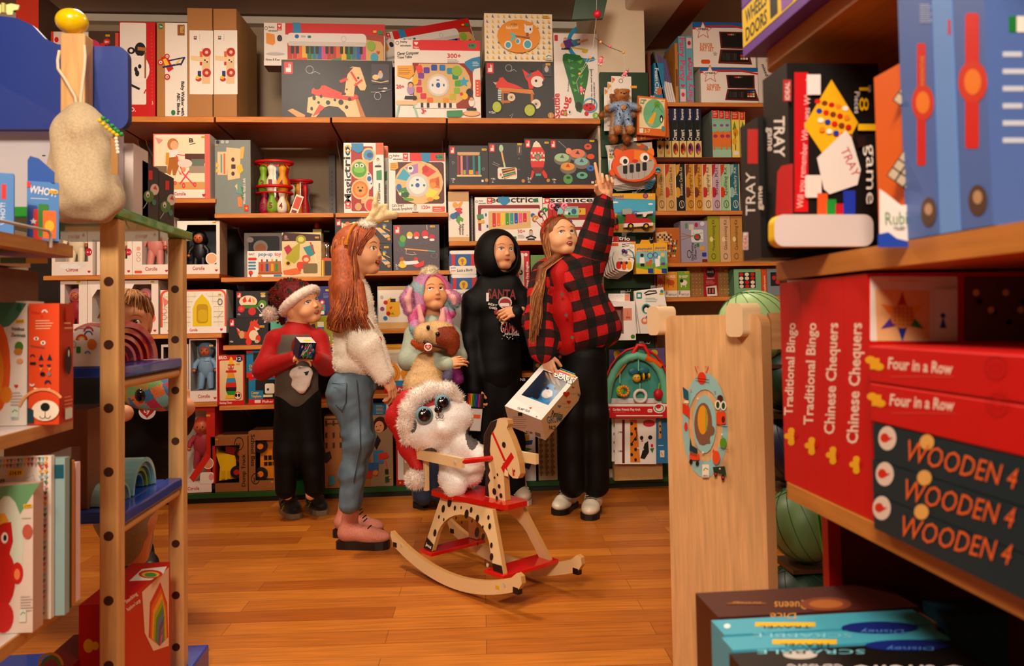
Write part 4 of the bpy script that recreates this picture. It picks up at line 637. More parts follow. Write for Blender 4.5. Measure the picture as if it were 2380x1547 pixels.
for i, (y0, y1, x0) in enumerate(((877, 939, 578), (814, 876, 573))):
    z = SH['B4'] if i == 0 else topz(ph)
    ph = bx('phone_toy_box', ('lower', 'upper')[i]+' of two blue and red toy telephone boxes', x0, y0, x0+70, y1, z, .2, '1488b0', 'r %d %d %d %d 10141c;p d82028 %d %d %d %d %d %d %d %d;R %d %d %d %d 4 f0e4cc;e %d %d 5 5 white;e %d %d 3 3 2a4a8a;r %d %d %d %d f0e0c0;r %d %d %d %d 1488b0;t %d %d 18 6 0 e8c040 Chatter;t %d %d 24 6 0 e8c040 Telephone;r %d %d %d %d d82028;r %d %d %d %d f0d8c0;t %d %d 26 6 0 white Fisher;' % (
      x0+16, y0+5, x0+70, y1-12, x0, y0, x0+15, y0, x0+15, y0+4, x0, y0+6, x0+38, y0+14, x0+60, y0+38, x0+45, y0+28, x0+45, y0+28, x0+30, y0+40, x0+56, y0+46, x0+16, y0+30, x0+34, y1-12, x0+6, y1-24, x0+6, y1-16, x0, y1-12, x0+70, y1, x0+14, y1-10, x0+28, y1-3, x0+32, y1-3), group='toy telephone boxes')
# --- dolls
def doll(par, fx, fz, x, y, h, hood, body, skin='c87850', yd=.05, arms=True):
    # a soft doll inside a box; x,y = photo position of the crown, h = its height in photo px
    sc = abs(fx(x+1)-fx(x)); H = h*sc; cx = fx(x); zt = fz(y); mb = MB(); r = H*.17
    mb.ell((cx, yd, zt-r), (r, r*.85, r), hood, 14, 10); mb.ell((cx, yd-r*.35, zt-r*1.1), (r*.72, r*.6, r*.72), skin, 14, 10)
    for s in (-1, 1): mb.ell((cx+s*r*.28, yd-r*.92, zt-r*1.05), r*.07, 'ink', 6, 5)
    mb.ell((cx, yd-r*.97, zt-r*1.25), r*.1, 'b86848', 6, 5); mb.ell((cx, yd-r*.93, zt-r*1.45), (r*.14, r*.05, r*.05), 'b03030', 8, 5)
    mb.ell((cx, yd, zt-r*3.0), (r*1.0, r*.6, r*1.5), body, 14, 10)
    for s in (-1, 1):
        if arms: mb.tube([(cx+s*r*.7, yd-.01, zt-r*2.2), (cx+s*r*1.2, yd-r*.3, zt-r*2.8), (cx+s*r*1.25, yd-r*.5, zt-r*3.3)], [r*.33, r*.32, r*.25], body, 8).ell((cx+s*r*1.27, yd-r*.55, zt-r*3.5), r*.22, skin, 8, 6)
        mb.tube([(cx+s*r*.45, yd, zt-r*3.8), (cx+s*r*.55, yd-r*.2, zt-r*5.2), (cx+s*r*.6, yd-r*.25, zt-r*5.7)], [r*.45, r*.4, r*.3], body, 8)
    return mb.build('doll', par)
def dollbox(label, x0, y0, x1, y1, sh, d, frame='f2e6dc', cav='cfc4bc', art='', win=None, txt=True, dep=.16, Y=YB, side=None):
    win = win or (x0+12, y0+10, x1-14, y1-28)
    t = 't %g %g %g 8 0 c04858 Corolle;h %g %g 3.5 c83050;' % ((x0+x1)/2-14, y1-9, 28, x1-8, y1-8) if txt else ''
    o = bx('doll_box', label, x0, y0, x1, y1, sh, dep, frame, t+art, win=win, cav=cav, group='boxed dolls', side=side, Y=Y)
    fx, fz, W, H = BX[o.name]
    if d: doll(o, fx, fz, *d, yd=dep*.45)
    return o
dollbox('white window box with a doll in black velvet', 412, 513, 511, 636, 'A2', (455, 532, 105, '1c1c24', '16161e'), win=(424, 522, 503, 614), art='e 492 601 14 14 f4ece4;e 492 601 12 12 e8b890;s 494 515 9;p f6eee6 414 515 436 520 434 534 424 540', cav='3a3c48', side='b89c84')
dollbox('white window box with a doll in flowery pyjamas behind the ladder rack', 308, 500, 395, 637, 'A2', (352, 505, 122, 'f0c8b8', 'd89088'), win=(330, 520, 390, 614), art='e 322 577 5 5 f0b0a0;o 322 590 5 5 1 d88878;o 322 602 5 5 1 d88878;R 313 628 330 634 2 e86848')
dollbox('white window box with a doll in a dotted suit, between rack posts', 225, 500, 307, 637, 'A2', (262, 505, 122, 'f0e0c8', 'e8d8b0'), win=(232, 510, 296, 600), art='e 299 585 7 8 c82848;t 295 588 8 5 0 white +1')
dollbox('white doll box with a spotted suit, far left of its row', 120, 500, 215, 637, 'A2', (166, 500, 122, 'f0e0c8', 'efe0c0'), win=(128, 505, 205, 606), art='e 206 584 8 9 c82848;t 201 587 10 5 0 white +1;e 150 617 12 6 f0f0f0;e 175 617 14 6 f0f0f0;e 190 612 10 5 e8e4e0')
dollbox('white window box with a pink hooded doll above the rainbow tin', 140, 651, 202, 776, 'A3', (164, 668, 100, 'f0a0b0', 'b03040'), win=(150, 660, 183, 750), art='s 178 653 9', side='b89c84')
dollbox('white window box behind the near rack post', 203, 651, 288, 776, 'A3', (250, 672, 95, 'e8c0b0', 'e0d0c0'), win=(214, 672, 280, 756), art='p f6eee6 206 653 234 658 226 672 214 690')
dollbox('white window box with a pink hooded doll beside the peeping boy', 290, 651, 368, 776, 'A3', (328, 668, 95, 'f0a8b4', 'e890a0'), win=(302, 660, 352, 742), art='e 352 739 10 11 e88878;s 350 653 9;p f6eee6 290 652 314 656 306 672 292 676', side='c8b4a0')
bx('doll_bath_box', 'rounded pink edged box with a yellow boat shaped doll bath', 373, 673, 526, 775, 'A3', .16, 'f0e6d8',
 'R 373 673 526 775 14 e86850;R 378 677 522 774 12 f2ead6;'+''.join('r %d 680 %d 760 d8d4c0;' % (382+i*14, 383+i*14) for i in range(10))+''.join('r 380 %d 520 %d d8d4c0;' % (688+i*12, 689+i*12) for i in range(6))+'r 373 760 526 775 f4ece4;p f4ece4 443 762 443 715 450 695 470 677 490 695 497 715 497 762;p e8cc20 448 759 448 717 455 700 470 683 485 700 492 717 492 759;R 457 707 484 752 8 c8a010;R 461 720 482 748 6 d8b818;p f09080 379 689 394 700 382 712;o 382 722 6 6 1 e08070;o 382 736 6 6 1 e08070;o 512 702 6 8 2 grey;l 1 lgrey 505 740 518 725;t 441 770 18 6 0 c04858 Corolle;h 515 767 3.5 c83050;s 508 683 7;R 390 766 400 770 1 e87050;t 500 756 1 1 0 f4ece4 .')
bx('doll_bath_box', 'rounded pink edged doll bath box just behind the yellow boat bath', 400, 675, 531, 775, 'A3', .1, 'e8d8cc', 'R 400 675 531 775 14 e86850;R 404 679 527 774 12 d8ccb4;h 522 767 3 c83050', Y=4.82)
dollbox('red edged window box with a baby doll in light blue', 440, 784, 508, 938, 'A4', (471, 794, 118, '7a98b8', '8aa8c4'), frame='f0e4dc', cav='a8a4a4', win=(443, 790, 503, 912), side='c83c2c', art='l 2 d84030 440 785 507 785;l 3 c83828 506 785 506 938;t 473 843 14 4 0 2a3a5a Corolle;s 487 802 9')
dollbox('white window box with a doll in mauve behind the blue rack shelf', 170, 800, 215, 938, 'A4', (190, 806, 120, 'a89098', '7a6470'), frame='f2e6dc', cav='6a5a60', win=(172, 806, 208, 912))
dollbox('dark window box with a baby doll between the rack posts', 375, 800, 438, 938, 'A4', (400, 812, 118, '8a7a78', '6a6468'), frame='d8ccc4', cav='504a50', win=(380, 806, 432, 912))
dollbox('red and white window box with a doll in a flowery dress on the plinth', 395, 946, 500, 1122, ZP, (462, 968, 130, 'e86a5c', 'b04858'), frame='c83020', cav='d8ccc4', win=(400, 953, 480, 1104), art='r 397 1100 492 1121 f0e4dc;t 436 1116 27 7 0 c04858 Corolle;e 484 1062 13 12 f4ece4;e 484 1062 11 10 e0a080;p d83c28 440 1090 480 1040 490 1050 450 1100;R 465 1080 497 1104 6 f4ece4;e 491 1090 6 7 f0a0a8;s 480 962 9', side='c03828')
# --- cardboard vehicle boxes on the plinth
def vbox(label, x0, y0, x1, y1, win, art, veh):
    o = bx('toy_box', label, x0, y0, x1, y1, ZP, .2, 'a06a38:card', art, win=win, cav='1a100c', pane=False, side='8a5a30:card', top='a87440:card')
    fx, fz, W, H = BX[o.name]; mb = MB(); s_ = abs(fx(1)-fx(0))
    def tyre(x, y, r):
        mb.tube([(fx(x), .02, fz(y)), (fx(x), .075, fz(y))], r*s_, 'black', 20); mb.tube([(fx(x), .015, fz(y)), (fx(x), .03, fz(y))], r*.45*s_, veh[1], 14)
    veh[0](mb, fx, fz, s_, tyre); mb.build('toy_vehicle', o); return o
def dump(mb, fx, fz, s, ty):
    A = lambda pts: [(fx(x), fz(y)) for x, y in pts]
    mb.prism(A([(495, 1041), (500, 1037), (505, 1048), (545, 1058), (546, 1106), (506, 1110), (508, 1080)]), .03, .12, 'e8c018')
    mb.prism(A([(520, 1036), (545, 1040), (555, 1060), (552, 1072), (520, 1058)]), .04, .12, 'b01818'); ty(548, 1092, 15); ty(556, 1052, 13)
    for x in (512, 525, 538): mb.box((fx(x), .026, fz(1106)), (fx(x+8), .03, fz(1088)), 'd8b010')
def bus(mb, fx, fz, s, ty):
    mb.box((fx(602), .035, fz(1106)), (fx(640), .12, fz(1022)), 'e89018')
    for i in range(3):
        mb.box((fx(611+i*10), .033, fz(1066)), (fx(619+i*10), .036, fz(1056)), 'black'); mb.box((fx(611+i*10), .033, fz(1078)), (fx(619+i*10), .036, fz(1070)), 'black')
    ty(604, 1035, 16); ty(604, 1095, 16)
vbox('brown cardboard box with a yellow toy dump truck standing on end', 490, 1014, 576, 1132, (494, 1033, 556, 1113), 't 570 1122 70 8 -90 ink Dump Truck;o 556 1030 11 14 1.5 ink;t 550 1029 12 4 90 ink green;t 556 1029 10 4 90 ink toys;s 501 1018 6;r 492 1115 500 1125 ink', (dump, 'c02020'))
vbox('brown cardboard box with an orange toy school bus standing on end', 578, 1002, 640, 1129, (594, 1021, 636, 1107), 't 584 1008 68 9 90 ink School Bus;o 594 1103 10 12 1.5 ink;t 590 1101 10 4 90 ink green;s 630 1110 5', (bus, 'e08020'))
# --- pieces at far left top
shelf('T0', -160, 258, 268, B_+'behind the big blue rounded board', th=.034)
bx('toy_box', 'coral box with a dark baby photo behind the blue rounded board', 36, -20, 89, 268, 'T0', .4, 'e0543c', side='6a4a40')
bx('toy_box', 'white and coral baby toy box behind the yellow ball', 118, 74, 205, 268, 'T0', .2, 'ece0d8', 'r 118 74 124 268 e0543c;e 131 92 5 6 e02828', Y=4.66)
bx('toy_box', 'glossy box with a pink dome toy behind the yellow ball', 206, 72, 276, 268, 'T0', .2, '5a4438', 'e 206 104 26 14 d04878;e 248 96 8 7 d83028;t 243 99 10 5 0 white 20+;s 245 80 10;r 268 76 276 268 e0604c;e 238 104 6 5 d83028', Y=4.66)
mb = MB(); q = P(330, 370, 4.75); mb.ell((0, 0, .0), (.05, .05, .055), 'grey').ell((0, -.03, -.012), (.035, .03, .036), 'd08850').ell((-.012, -.058, -.01), .003, 'ink').ell((.012, -.058, -.01), .003, 'ink').ell((0, 0, -.11), (.045, .04, .08), '8a8480')
tag(place(mb.build('soft_doll'), Matrix.Translation((q.x, 4.75, SH['A1']+.17))), 'grey hooded soft doll sitting left of the pushchair box', 'doll')
# place the tilted keyboard box
q = P(899, 152, 4.72)
def toM(px, py, Y, rx=0, ry=0, rz=0): return Matrix.Translation(P(px, py, Y)) @ Euler((rx, ry, rz), 'ZYX').to_matrix().to_4x4()
kb2.matrix_world = toM(897, 160, 4.85, ry=math.radians(-16.5), rz=math.radians(14))
kb2.scale = (.88, .88, .88)
# ------------------------------------------------------------------ craft shelves on the right
for i in range(6):
    x = 1527+i*17.5-0
    a = ['d8b888', 'b03a30', '9a3a8a'][i//2]
    bx('paint_box', 'slim navy painting box, %s' % ['first from the jungle ball card', 'second from the jungle ball card', 'third from the jungle ball card', 'third from the farmyard puzzles', 'second from the farmyard puzzles', 'next to the farmyard puzzles'][i], x, 251, x+17, 359, 'F2', .28, '12201f',
       'r %g 251 %g 280 1c2e5a;t %g 277 24 6 -90 white Ravens;t %g 322 24 9 -90 white Creart;r %g 323 %g 359 e8d48c;e %g 340 6 13 %s;e %g 336 3 5 3a1c10;e %g 348 3 4 e0a030;n %g 284 3 8 4 3a6a60' % (x+.5, x+16.5, x+11, x+12, x+.5, x+16.5, x+8.5, a, x+7, x+10, x+12), group='row of slim painting boxes', side='0f1a1a')
pz = [('leftmost of three farmyard puzzle boxes', 1659, 16, 'mint'), ('middle of three farmyard puzzle boxes', 1675, 13, 'mint'), ('third farmyard puzzle box, touching the tree ones', 1688, 14, 'mint'), ('first yellow forest puzzle box', 1704, 18, 'f0d870'), ('second yellow forest puzzle box', 1723, 13, 'f0d870')]
for i, (lb, x, w_, c) in enumerate(pz):
    x = x-2; y0 = 256+i; t = 'r %g %g %g %g d83020;n %g %g %g 4 3.4 f8e0d0;' % (x+1, y0, x+w_-1, y0+18, x+3, y0+3, w_-6)
    if i < 3: t += 'r %g 280 %g 302 9cc8b0;e %g 290 4 3 9a60a0;p e88840 %g 306 %g 302 %g 340 %g 336;e %g 314 5 4 b04a70;r %g 344 %g 362 a8d0b8;r %g 330 %g 345 e08a48;' % (x, x+w_, x+6, x, x+w_, x+w_, x, x+7, x, x+w_, x+2, x+6)
    else: t += 'p 7a9a30 %g 300 %g 280 %g 300;e %g 306 6 9 e0a020;r %g 306 %g 345 8a5a20;e %g 326 6 7 e8b430;r %g 348 %g 356 white' % (x+2, x+7, x+12, x+9, x+7, x+9, x+6, x+3, x+w_-3)
    bx('puzzle_box', lb, x, y0, x+w_, 362, 'F2', .2, c, t, group='upright animal and forest puzzle boxes', side='8a9088')
def leaner(lb, px, Y, w_, hh, d, c, ang, art=None, cat='book', grp=None, name='activity_book'):
    q = P(px, 236, Y); mb = MB(); mb.box((0, 0, 0), (w_, d, hh), c)
    if art: mb.box((-.0003, -.0004, hh*art[1]), (w_+.0003, .001, hh+.0003), art[0])
    o = mb.build(name); o.matrix_world = Matrix.Translation((q.x, Y, SH['F1']+.002+w_*abs(math.sin(ang)))) @ Matrix.Rotation(ang, 4, 'Y'); return tag(o, lb, cat, grp)
for i, lb in enumerate(('thin violet and white activity book leaning beside the olive one', 'thin violet and white activity book, second from the olive one', 'thin violet and white activity book, third from the olive one', 'thin violet and white activity book nearest the fairy boxes')):
    leaner(lb, 1551+i*5.2, 4.63, .011, .30-.01*i, .2, 'e4dcd8', -.2, ('6a5a8a', .45), grp='leaning activity books')
leaner('olive covered book leaning left of the violet books', 1544, 4.62, .008, .31, .24, '4a4c30', -.2)
bx('craft_box', 'tan cardboard box with a building drawing beside the fairy boxes', 1571, 100, 1578, 238, 'F1', .24, 'c08a48:card', 'r 1572 160 1577 200 8a5a28')
for i, (lb) in enumerate(('pale blue fairy party box, left one leaning', 'pale blue fairy party box touching the art sets')):
    x = 1580+i*17
    bx('fairy_party_box', lb, x, 84, x+16, 237, 'F1', .3, '7ab4c4', ('t %g %g 100 12 90 e05a80 Fairy Party;r %g 205 %g 234 f0c8c8;h %g 198 5 e04070;e %g 218 4 5 d05070' % (x+3, 88, x+2, x+14, x+8, x+8)) if i == 0 else ('t %g %g 96 12 -90 e05a80 Fairy Party;r %g 88 %g 112 f0c8c8;h %g 136 4 e04070;e %g 100 4 5 b04060' % (x+13, 234, x+2, x+14, x+8, x+8)), group='fairy party boxes')
ART = 'p 1878b8 %d %d %d %d %d %d %d %d;l 4 d83828 %d %d %d %d %d %d %d %d;* %d %d 22 d84838;* %d %d 19 f6eee6;t %d %d 23 7 0 ink create;t %d %d 30 9 0 e08020 JUNIOR;t %d %d 33 9 0 e08020 ART SET;'
def artset(x, y, x1, y1, q=1):
    if q != 1:
        t = ''
        for c in artset(x, 0, x1, 105).split(';'):
            a = c.split()
            if not a: continue
            st = {'t': [2, 4], 'l': range(4, len(a), 2), 'p': range(3, len(a), 2), '*': [2], 'r': [2, 4]}[a[0]]
            for k in st: a[k] = '%g' % (float(a[k])*q+(0 if a[0] == 't' and k == 4 else y))
            t += ' '.join(a)+';'
        return t
    s = ART % (x, y, x1, y, x1, y+12, x, y+14, x, y+16, x+40, y+10, x+90, y+8, x1, y+18, x+24, y+20, x+24, y+20, x+13, y+19, x+15, y+58, x+15, y+68)
    return s+'p 6a2a1c %g %g %g %g %g %g %g %g;p 14100e %g %g %g %g %g %g %g %g;p 7a3420 %g %g %g %g %g %g %g %g;p 1c1614 %g %g %g %g %g %g %g %g;' % (x+61, y+22, x+127, y+22, x+127, y+62, x+64, y+61, x+65, y+25, x+123, y+25, x+123, y+58, x+68, y+57, x+63, y+63, x+128, y+63, x+136, y+98, x+57, y+96, x+67, y+66, x+124, y+66, x+130, y+92, x+62, y+92)+''.join('r %g %g %g %g %s;' % (x+109+(k % 3)*6, y+68+(k//3)*7, x+114+(k % 3)*6, y+73+(k//3)*7, c) for k, c in enumerate(('1a3a8a', '2a5aa8', '5a9ac8', 'd84020', 'f07830', 'f0c860', 'e0b890', 'f0d8c0', 'f8ece0')))+''.join('r %g %g %g %g %s;' % (x+66+k*3.2, y+72, x+68+k*3.2, y+89, c) for k, c in enumerate(('3a4a3a', '2a5a3a', '4a3a5a', '6a3a2a', '3a5a6a', '5a5a2a', '2a2a5a', '5a2a3a', '2a4a4a', '7a4a2a', '4a4a4a')))+''.join('r %g %g %g %g %s;' % (x+80+k*4, y+27, x+83+k*4, y+31, c) for k, c in enumerate(('d84838', 'e87868', 'f0a890', '8a9a78', '3a6a4a')))
a1 = bx('art_set_box', 'glossy white art set box with a wooden case picture, lower of two', 1630, 157, 1763, 238, 'F1', .28, 'f4ece4', artset(1628, 157, 1763, 238, .77), group='art set boxes', side='d8ccc0')
bx('art_set_box', 'glossy white art set box with a wooden case picture, upper of two', 1612, 52, 1757, 157, topz(a1), .28, 'f4ece4', artset(1612, 52, 1757, 157)+'R 1629 140 1650 149 4 e86820;* 1662 126 6 lgrey;* 1745 112 4 lgrey', group='art set boxes', side='d8ccc0')
bx('art_set_box', 'white media art set box showing only its side by the violet dice books', 1764, 118, 1800, 238, 'F1', .28, 'e4dcd4', 't 1772 150 60 7 70 3a3a4a mixed media;* 1785 140 6 c8c0b8;* 1790 180 7 c8c0b8')
bx('foam_box', 'blue foam craft box showing just past the pillar', 1521, 146, 1545, 238, 'F1', .12, '2a8ab0', 't 1524 158 30 8 90 e8e0d8 Foam;t 1524 190 30 8 90 e8e0d8 Clay;e 1533 212 6 8 e07828')
# craft kits
ck = [('Stained Glass', 'd8b070', 20, 'e0a040', 'stained glass kit, the one next to the cat keyboard toy'), ('Stained Glass', 'd8b070', 25, 'c85028', 'stained glass kit, the one beside the black candle kit'), ('Beeswax Candle', '1c1614', 23, 'e0a830', 'black beeswax candle kit'), ('Pyrography', 'd8a040', 20, '8a4a10', 'pyrography kit, left of the pair'), ('Pyrography', 'd8a040', 20, '8a4a10', 'pyrography kit, right of the pair'), ('Calligraphy', 'e4cca0', 21, 'c83828', 'cream calligraphy kit'), ('Soap', 'c8b0c0', 20, 'c02840', 'lilac kit with red balls'), ('Quilling', 'a8d0a8', 22, 'd84828', 'pale green quilling kit'), ('Jewellery', '2a7a8a', 22, '9ac0c0', 'teal kit at the end of the row')]
x = 1528.5
for nm, c, w_, c2, lb in ck:
    tc = 'e8dcc0' if c in ('1c1614', '2a7a8a') else '4a3020'
    bx('craft_kit', 'tall narrow '+lb, x, 381, x+w_-1, 487, 'F3', .28, c, 'p %s %g 383 %g 381 %g 398 %g 410;e %g 445 6 12 %s;T %g 452 64 7 -90 %s %s Kit;o %g 472 6 9 1 %s;l 1 %s %g 466 %g 478;r %g 381 %g 487 f0e4d0' % (c2, x, x+w_*.4, x+w_*.3, x, x+3, c2, x+w_*.62, tc, nm, x+w_*.5, tc, tc, x+w_*.45, x+w_*.55, x+w_-2.5, x+w_-1), group='tall craft kits on the middle craft shelf'); x += w_
bx('craft_box', 'orange box with mosaic tile art', 1524, 529, 1582, 607, 'F4', .1, 'c87828', 'p e8c8a0 1526 540 1550 537 1560 560 1528 562;'+''.join('r %g %g %g %g %s;' % (1555+(k % 5)*4.4+(k//5)*-1.2, 556+(k//5)*5.5, 1558.5+(k % 5)*4.4+(k//5)*-1.2, 560.5+(k//5)*5.5, ('d84828', '1a6a7a', 'e8b030', '5a9a3a', '3a2a4a', 'f0e0c0', 'a02838')[(k*3+k//4) % 7]) for k in range(35))+''.join('r %g %g %g %g %s;' % (1528+(k % 7)*5, 543+(k//7)*5, 1532+(k % 7)*5, 547+(k//7)*5, ('e8e0c8', '8a3a2a', 'e8b060', '3a3a3a')[(k*5) % 4]) for k in range(21)), Y=4.66)
bx('craft_box', 'lavender diffuser kit box with reeds in a jar', 1584, 513, 1646, 607, 'F4', .14, 'a8a4b8', 't 1612 603 40 5 -90 3a3040 Glass Painting;t 1619 600 34 5 -90 3a3040 Diffuser Kit;R 1608 533 1636 561 3 d8dcdc;e 1622 550 8 8 4a6a5a;e 1622 550 4 4 d83838;l 1 b08050 1583 548 1618 546 1612 540;l 1 b08050 1584 556 1634 540;l 1 b08050 1585 541 1634 556;R 1603 521 1614 534 2 d8d0c0;R 1594 518 1600 530 2 6a9a7a;R 1620 564 1626 572 1 2a8a4a;R 1628 571 1638 580 1 e0a830;R 1632 585 1642 594 1 2a4aa0;R 1632 600 1644 607 1 8a2018;o 1602 588 5 9 1 3a3040;e 1620 522 4 5 b83858;e 1634 520 5 5 d8d8e0', Y=4.63)
for x, x1, y0, c, t_, lb in ((1647, 1674, 500, 'a8a838', 'Flower Pressing', 'shiny olive flower pressing kit'), (1675, 1699, 500, 'd8b490', 'Glass Painting', 'peach glass painting kit'), (1700, 1727, 500, 'c89858', 'Candlemaking', 'tan candlemaking kit'), (1728, 1790, 560, 'c8a078', 'Kit', 'low tan kit mostly behind the black board game')):
    bx('craft_kit', lb+' on the second craft shelf', x, y0+2, x1, 607, 'F4', .26, c, 'T %g 580 70 7 -90 3a2a18 %s Kit;o %g 594 5 7 1 4a3a20;e %g 555 4 6 e8d8a0' % (x+16, t_, x+12, x+8), group='wide craft kits on the lower craft shelf')
# clay, sewing
for x, x1, y0, c, t_, lb, a in ((1528, 1545, 632, 'e09028', 'BEAR', 'orange clay box at the end by the playset boxes', 'c86820'), (1546, 1575, 631, 'e8a030', 'HORSE', 'orange clay box with a horse', 'c06020'), (1576, 1604, 630, '8ab038', 'SHEEP', 'green clay box with a sheep', 'f0e8d8')):
    bx('clay_box', lb, x, y0, x1, 686, 'F5', .08, c, 't %g 644 %g 5 0 white %s;e %g 655 8 6 %s;r %g 655 %g 665 %s;r %g 655 %g 665 %s;e %g 651 4 4 %s;r %g 672 %g 686 f0e8dc;t %g 683 %g 4 0 6a6a6a HEYCLAY;r %g 673 %g 681 4a90c0;r %g 673 %g 681 e0a030;s %g %g 9' % (x+3, x1-x-7, t_, (x+x1)/2, a, x+7, x+9, a, x1-11, x1-9, a, x+9, '2a2020' if 'SHEEP' in t_ else a, x, x1, x+8, x1-x-10, x+2, x+4, x+5, x+7, x1-11, y0+1), group='clay animal boxes', side='c8b090')
bx('sewing_box', 'kraft box with white dots and a red sewing kit band', 1598, 620, 1699, 686, 'F5', .14, 'b08850:card', ''.join('e %g %g .8 .8 f0e0c8;' % (1602+(k % 12)*8.2, 622+(k//12)*8) for k in range(96))+'r 1634 621 1668 686 b81828;e 1651 632 11 11 2a1c1c;t 1643 633 16 5 -4 f0e0d0 Simply;t 1642 647 18 3 0 white SEWING KIT;n 1640 651 22 3 3 f0b0b0;p f0e8dc 1640 664 1664 661 1666 684 1642 685;r 1643 666 1660 680 2a2020;r 1646 668 1650 678 d87060;r 1653 668 1657 678 d87060;s 1683 627 9', Y=4.72)
bx('craft_box', 'pale green box with a red mushroom garden picture', 1707, 625, 1770, 686, 'F5', .14, '8ab890', 'r 1718 632 1757 668 1c3424;'+''.join('e %g %g 5 4 %s;' % (1724+(k % 3)*13, 637+(k//3)*9, ('c82828', 'f0e0d0', 'c82828', 'f0e0d0', 'e8d8c8')[k % 5]) for k in range(12))+'s 1757 626 10', side='5a8a68')
bx('craft_box', 'thin orange box between two picture craft boxes', 1771, 625, 1783, 686, 'F5', .14, 'd86028', 't 1780 680 40 5 -90 f0d8b0 mushroom')
bx('craft_box', 'grey-blue box with a floral picture behind the curved shelf end', 1784, 624, 1840, 686, 'F5', .14, '8a98a0', 'r 1792 632 1830 664 2a3038;e 1800 645 5 5 c83838;e 1814 640 5 5 e8c8b0;e 1808 655 5 5 c83838')
# ------------------------------------------------------------------ goods hanging on the green panel
YG = 4.52
def hook(px, py, label, n=1, L_=.16):
    q = P(px, py, YS); mb = MB()
    for s in (-.008, .008): mb.tube([(q.x+s, YS-.006, q.z), (q.x+s, YS-L_, q.z+.002), (q.x+s, YS-L_-.008, q.z+.012)], .0016, 'lgrey', 6)
    mb.tube([(q.x-.008, YS-L_, q.z+.002), (q.x+.008, YS-L_, q.z+.002)], .0016, 'lgrey', 6)
    mb.box((q.x-.014, YS-.01, q.z-.012), (q.x+.014, YS-.0055, q.z+.012), 'lgrey')
    return tag(mb.build('display_hook'), label, 'hook', 'wire display hooks on the green panel')
def hang(name, label, pts, Y, th, col, art='', cat='toy', group=None, edge=None):
    mb = MB(); pp(mb, pts, Y, Y+th, col, edge); artY(mb, Y, art); return tag(mb.build(name), label, cat, group)
hook(1443, 184, 'wire hook carrying the teddy cards'); hook(1516, 228, 'wire hook carrying the jungle ball packs', L_=.2); hook(1468, 326, 'wire hook carrying the orange cat keyboard'); hook(1474, 450, 'wire hook carrying the fire truck pack')
hook(1450, 545, 'wire hook carrying the small piano cards'); hook(1497, 563, 'wire hook carrying the animal playset boxes'); hook(1447, 680, 'wire hook carrying the giraffe box'); hook(1517, 668, 'wire hook carrying the penguin pack'); hook(1490, 797, 'wire hook carrying the play arch bag')
for i, (dx, dy) in enumerate(((0, 0), (-9, 14), (-17, 27))):
    hang('teddy_card', ('white teddy backing card directly behind the blue-suited bear', 'white teddy backing card, middle one', 'white teddy backing card, rearmost one')[i], xy(1421+dx, 176+dy, 1467+dx, 178+dy, 1469+dx, 276+dy, 1421+dx, 277+dy), 4.49+i*.018, .002, 'f0e8e0', 'p e8a030 %d %d %d %d %d %d;h %d %d 3 e05030;o 1443 188 5 5 1 ink' % (1422+dx, 178+dy, 1430+dx, 186+dy, 1422+dx, 194+dy, 1426+dx, 184+dy) if i == 0 else 'p e8a030 %d %d %d %d %d %d' % (1422+dx, 178+dy, 1430+dx, 186+dy, 1422+dx, 194+dy), 'card', 'teddy backing cards')
JB = lambda dx, dy: 'p e8d8b0 %g %g %g %g %g %g %g %g;' % (1486+dx, 227+dy, 1545+dx, 232+dy, 1543+dx, 300+dy, 1486+dx, 296+dy)+'e %g %g 25 34 7ab890;e %g %g 7 8 6aa838;l 1 2a7a3a %g %g %g %g;l 1 2a7a3a %g %g %g %g;p e8b030 %g %g %g %g %g %g %g %g %g %g;p 9ac0a0 %g %g %g %g %g %g;e %g %g 4 9 1c1c1c;e %g %g 2 5 white;t %g %g 14 5 4 2a8a80 Jungle;t %g %g 9 5 4 2a8a80 ball;R %g %g %g %g 1 f0e8d8;t %g %g 14 7 0 f0d8a0 2-7;s %g %g 7;e %g %g 4 6 5a9a98' % (
  1520+dx, 264+dy, 1527+dx, 243+dy, 1527+dx, 243+dy, 1515+dx, 262+dy, 1527+dx, 243+dy, 1540+dx, 262+dy, 1504+dx, 288+dy, 1510+dx, 275+dy, 1522+dx, 260+dy, 1525+dx, 263+dy, 1518+dx, 288+dy, 1500+dx, 284+dy, 1512+dx, 296+dy, 1520+dx, 290+dy, 1537+dx, 276+dy, 1537+dx, 278+dy, 1488+dx, 234+dy, 1488+dx, 241+dy, 1486+dx, 298+dy, 1495+dx, 309+dy, 1497+dx, 308+dy, 1536+dx, 234+dy, 1541+dx, 299+dy)
hang('ball_pack', 'orange jungle ball pack hanging in front beside the teddy', xy(1482, 222, 1550, 229, 1547, 317, 1481, 312), 4.42, .02, 'd87820', JB(0, 0), group='jungle ball packs')
hang('ball_pack', 'orange jungle ball pack showing behind the front one', xy(1482, 226, 1551, 232, 1556, 318, 1478, 327), 4.46, .02, 'c86818', 't 1488 323 14 7 -5 f0d8a0 2-7;R 1472 320 1480 328 1 f0e8d8', group='jungle ball packs')
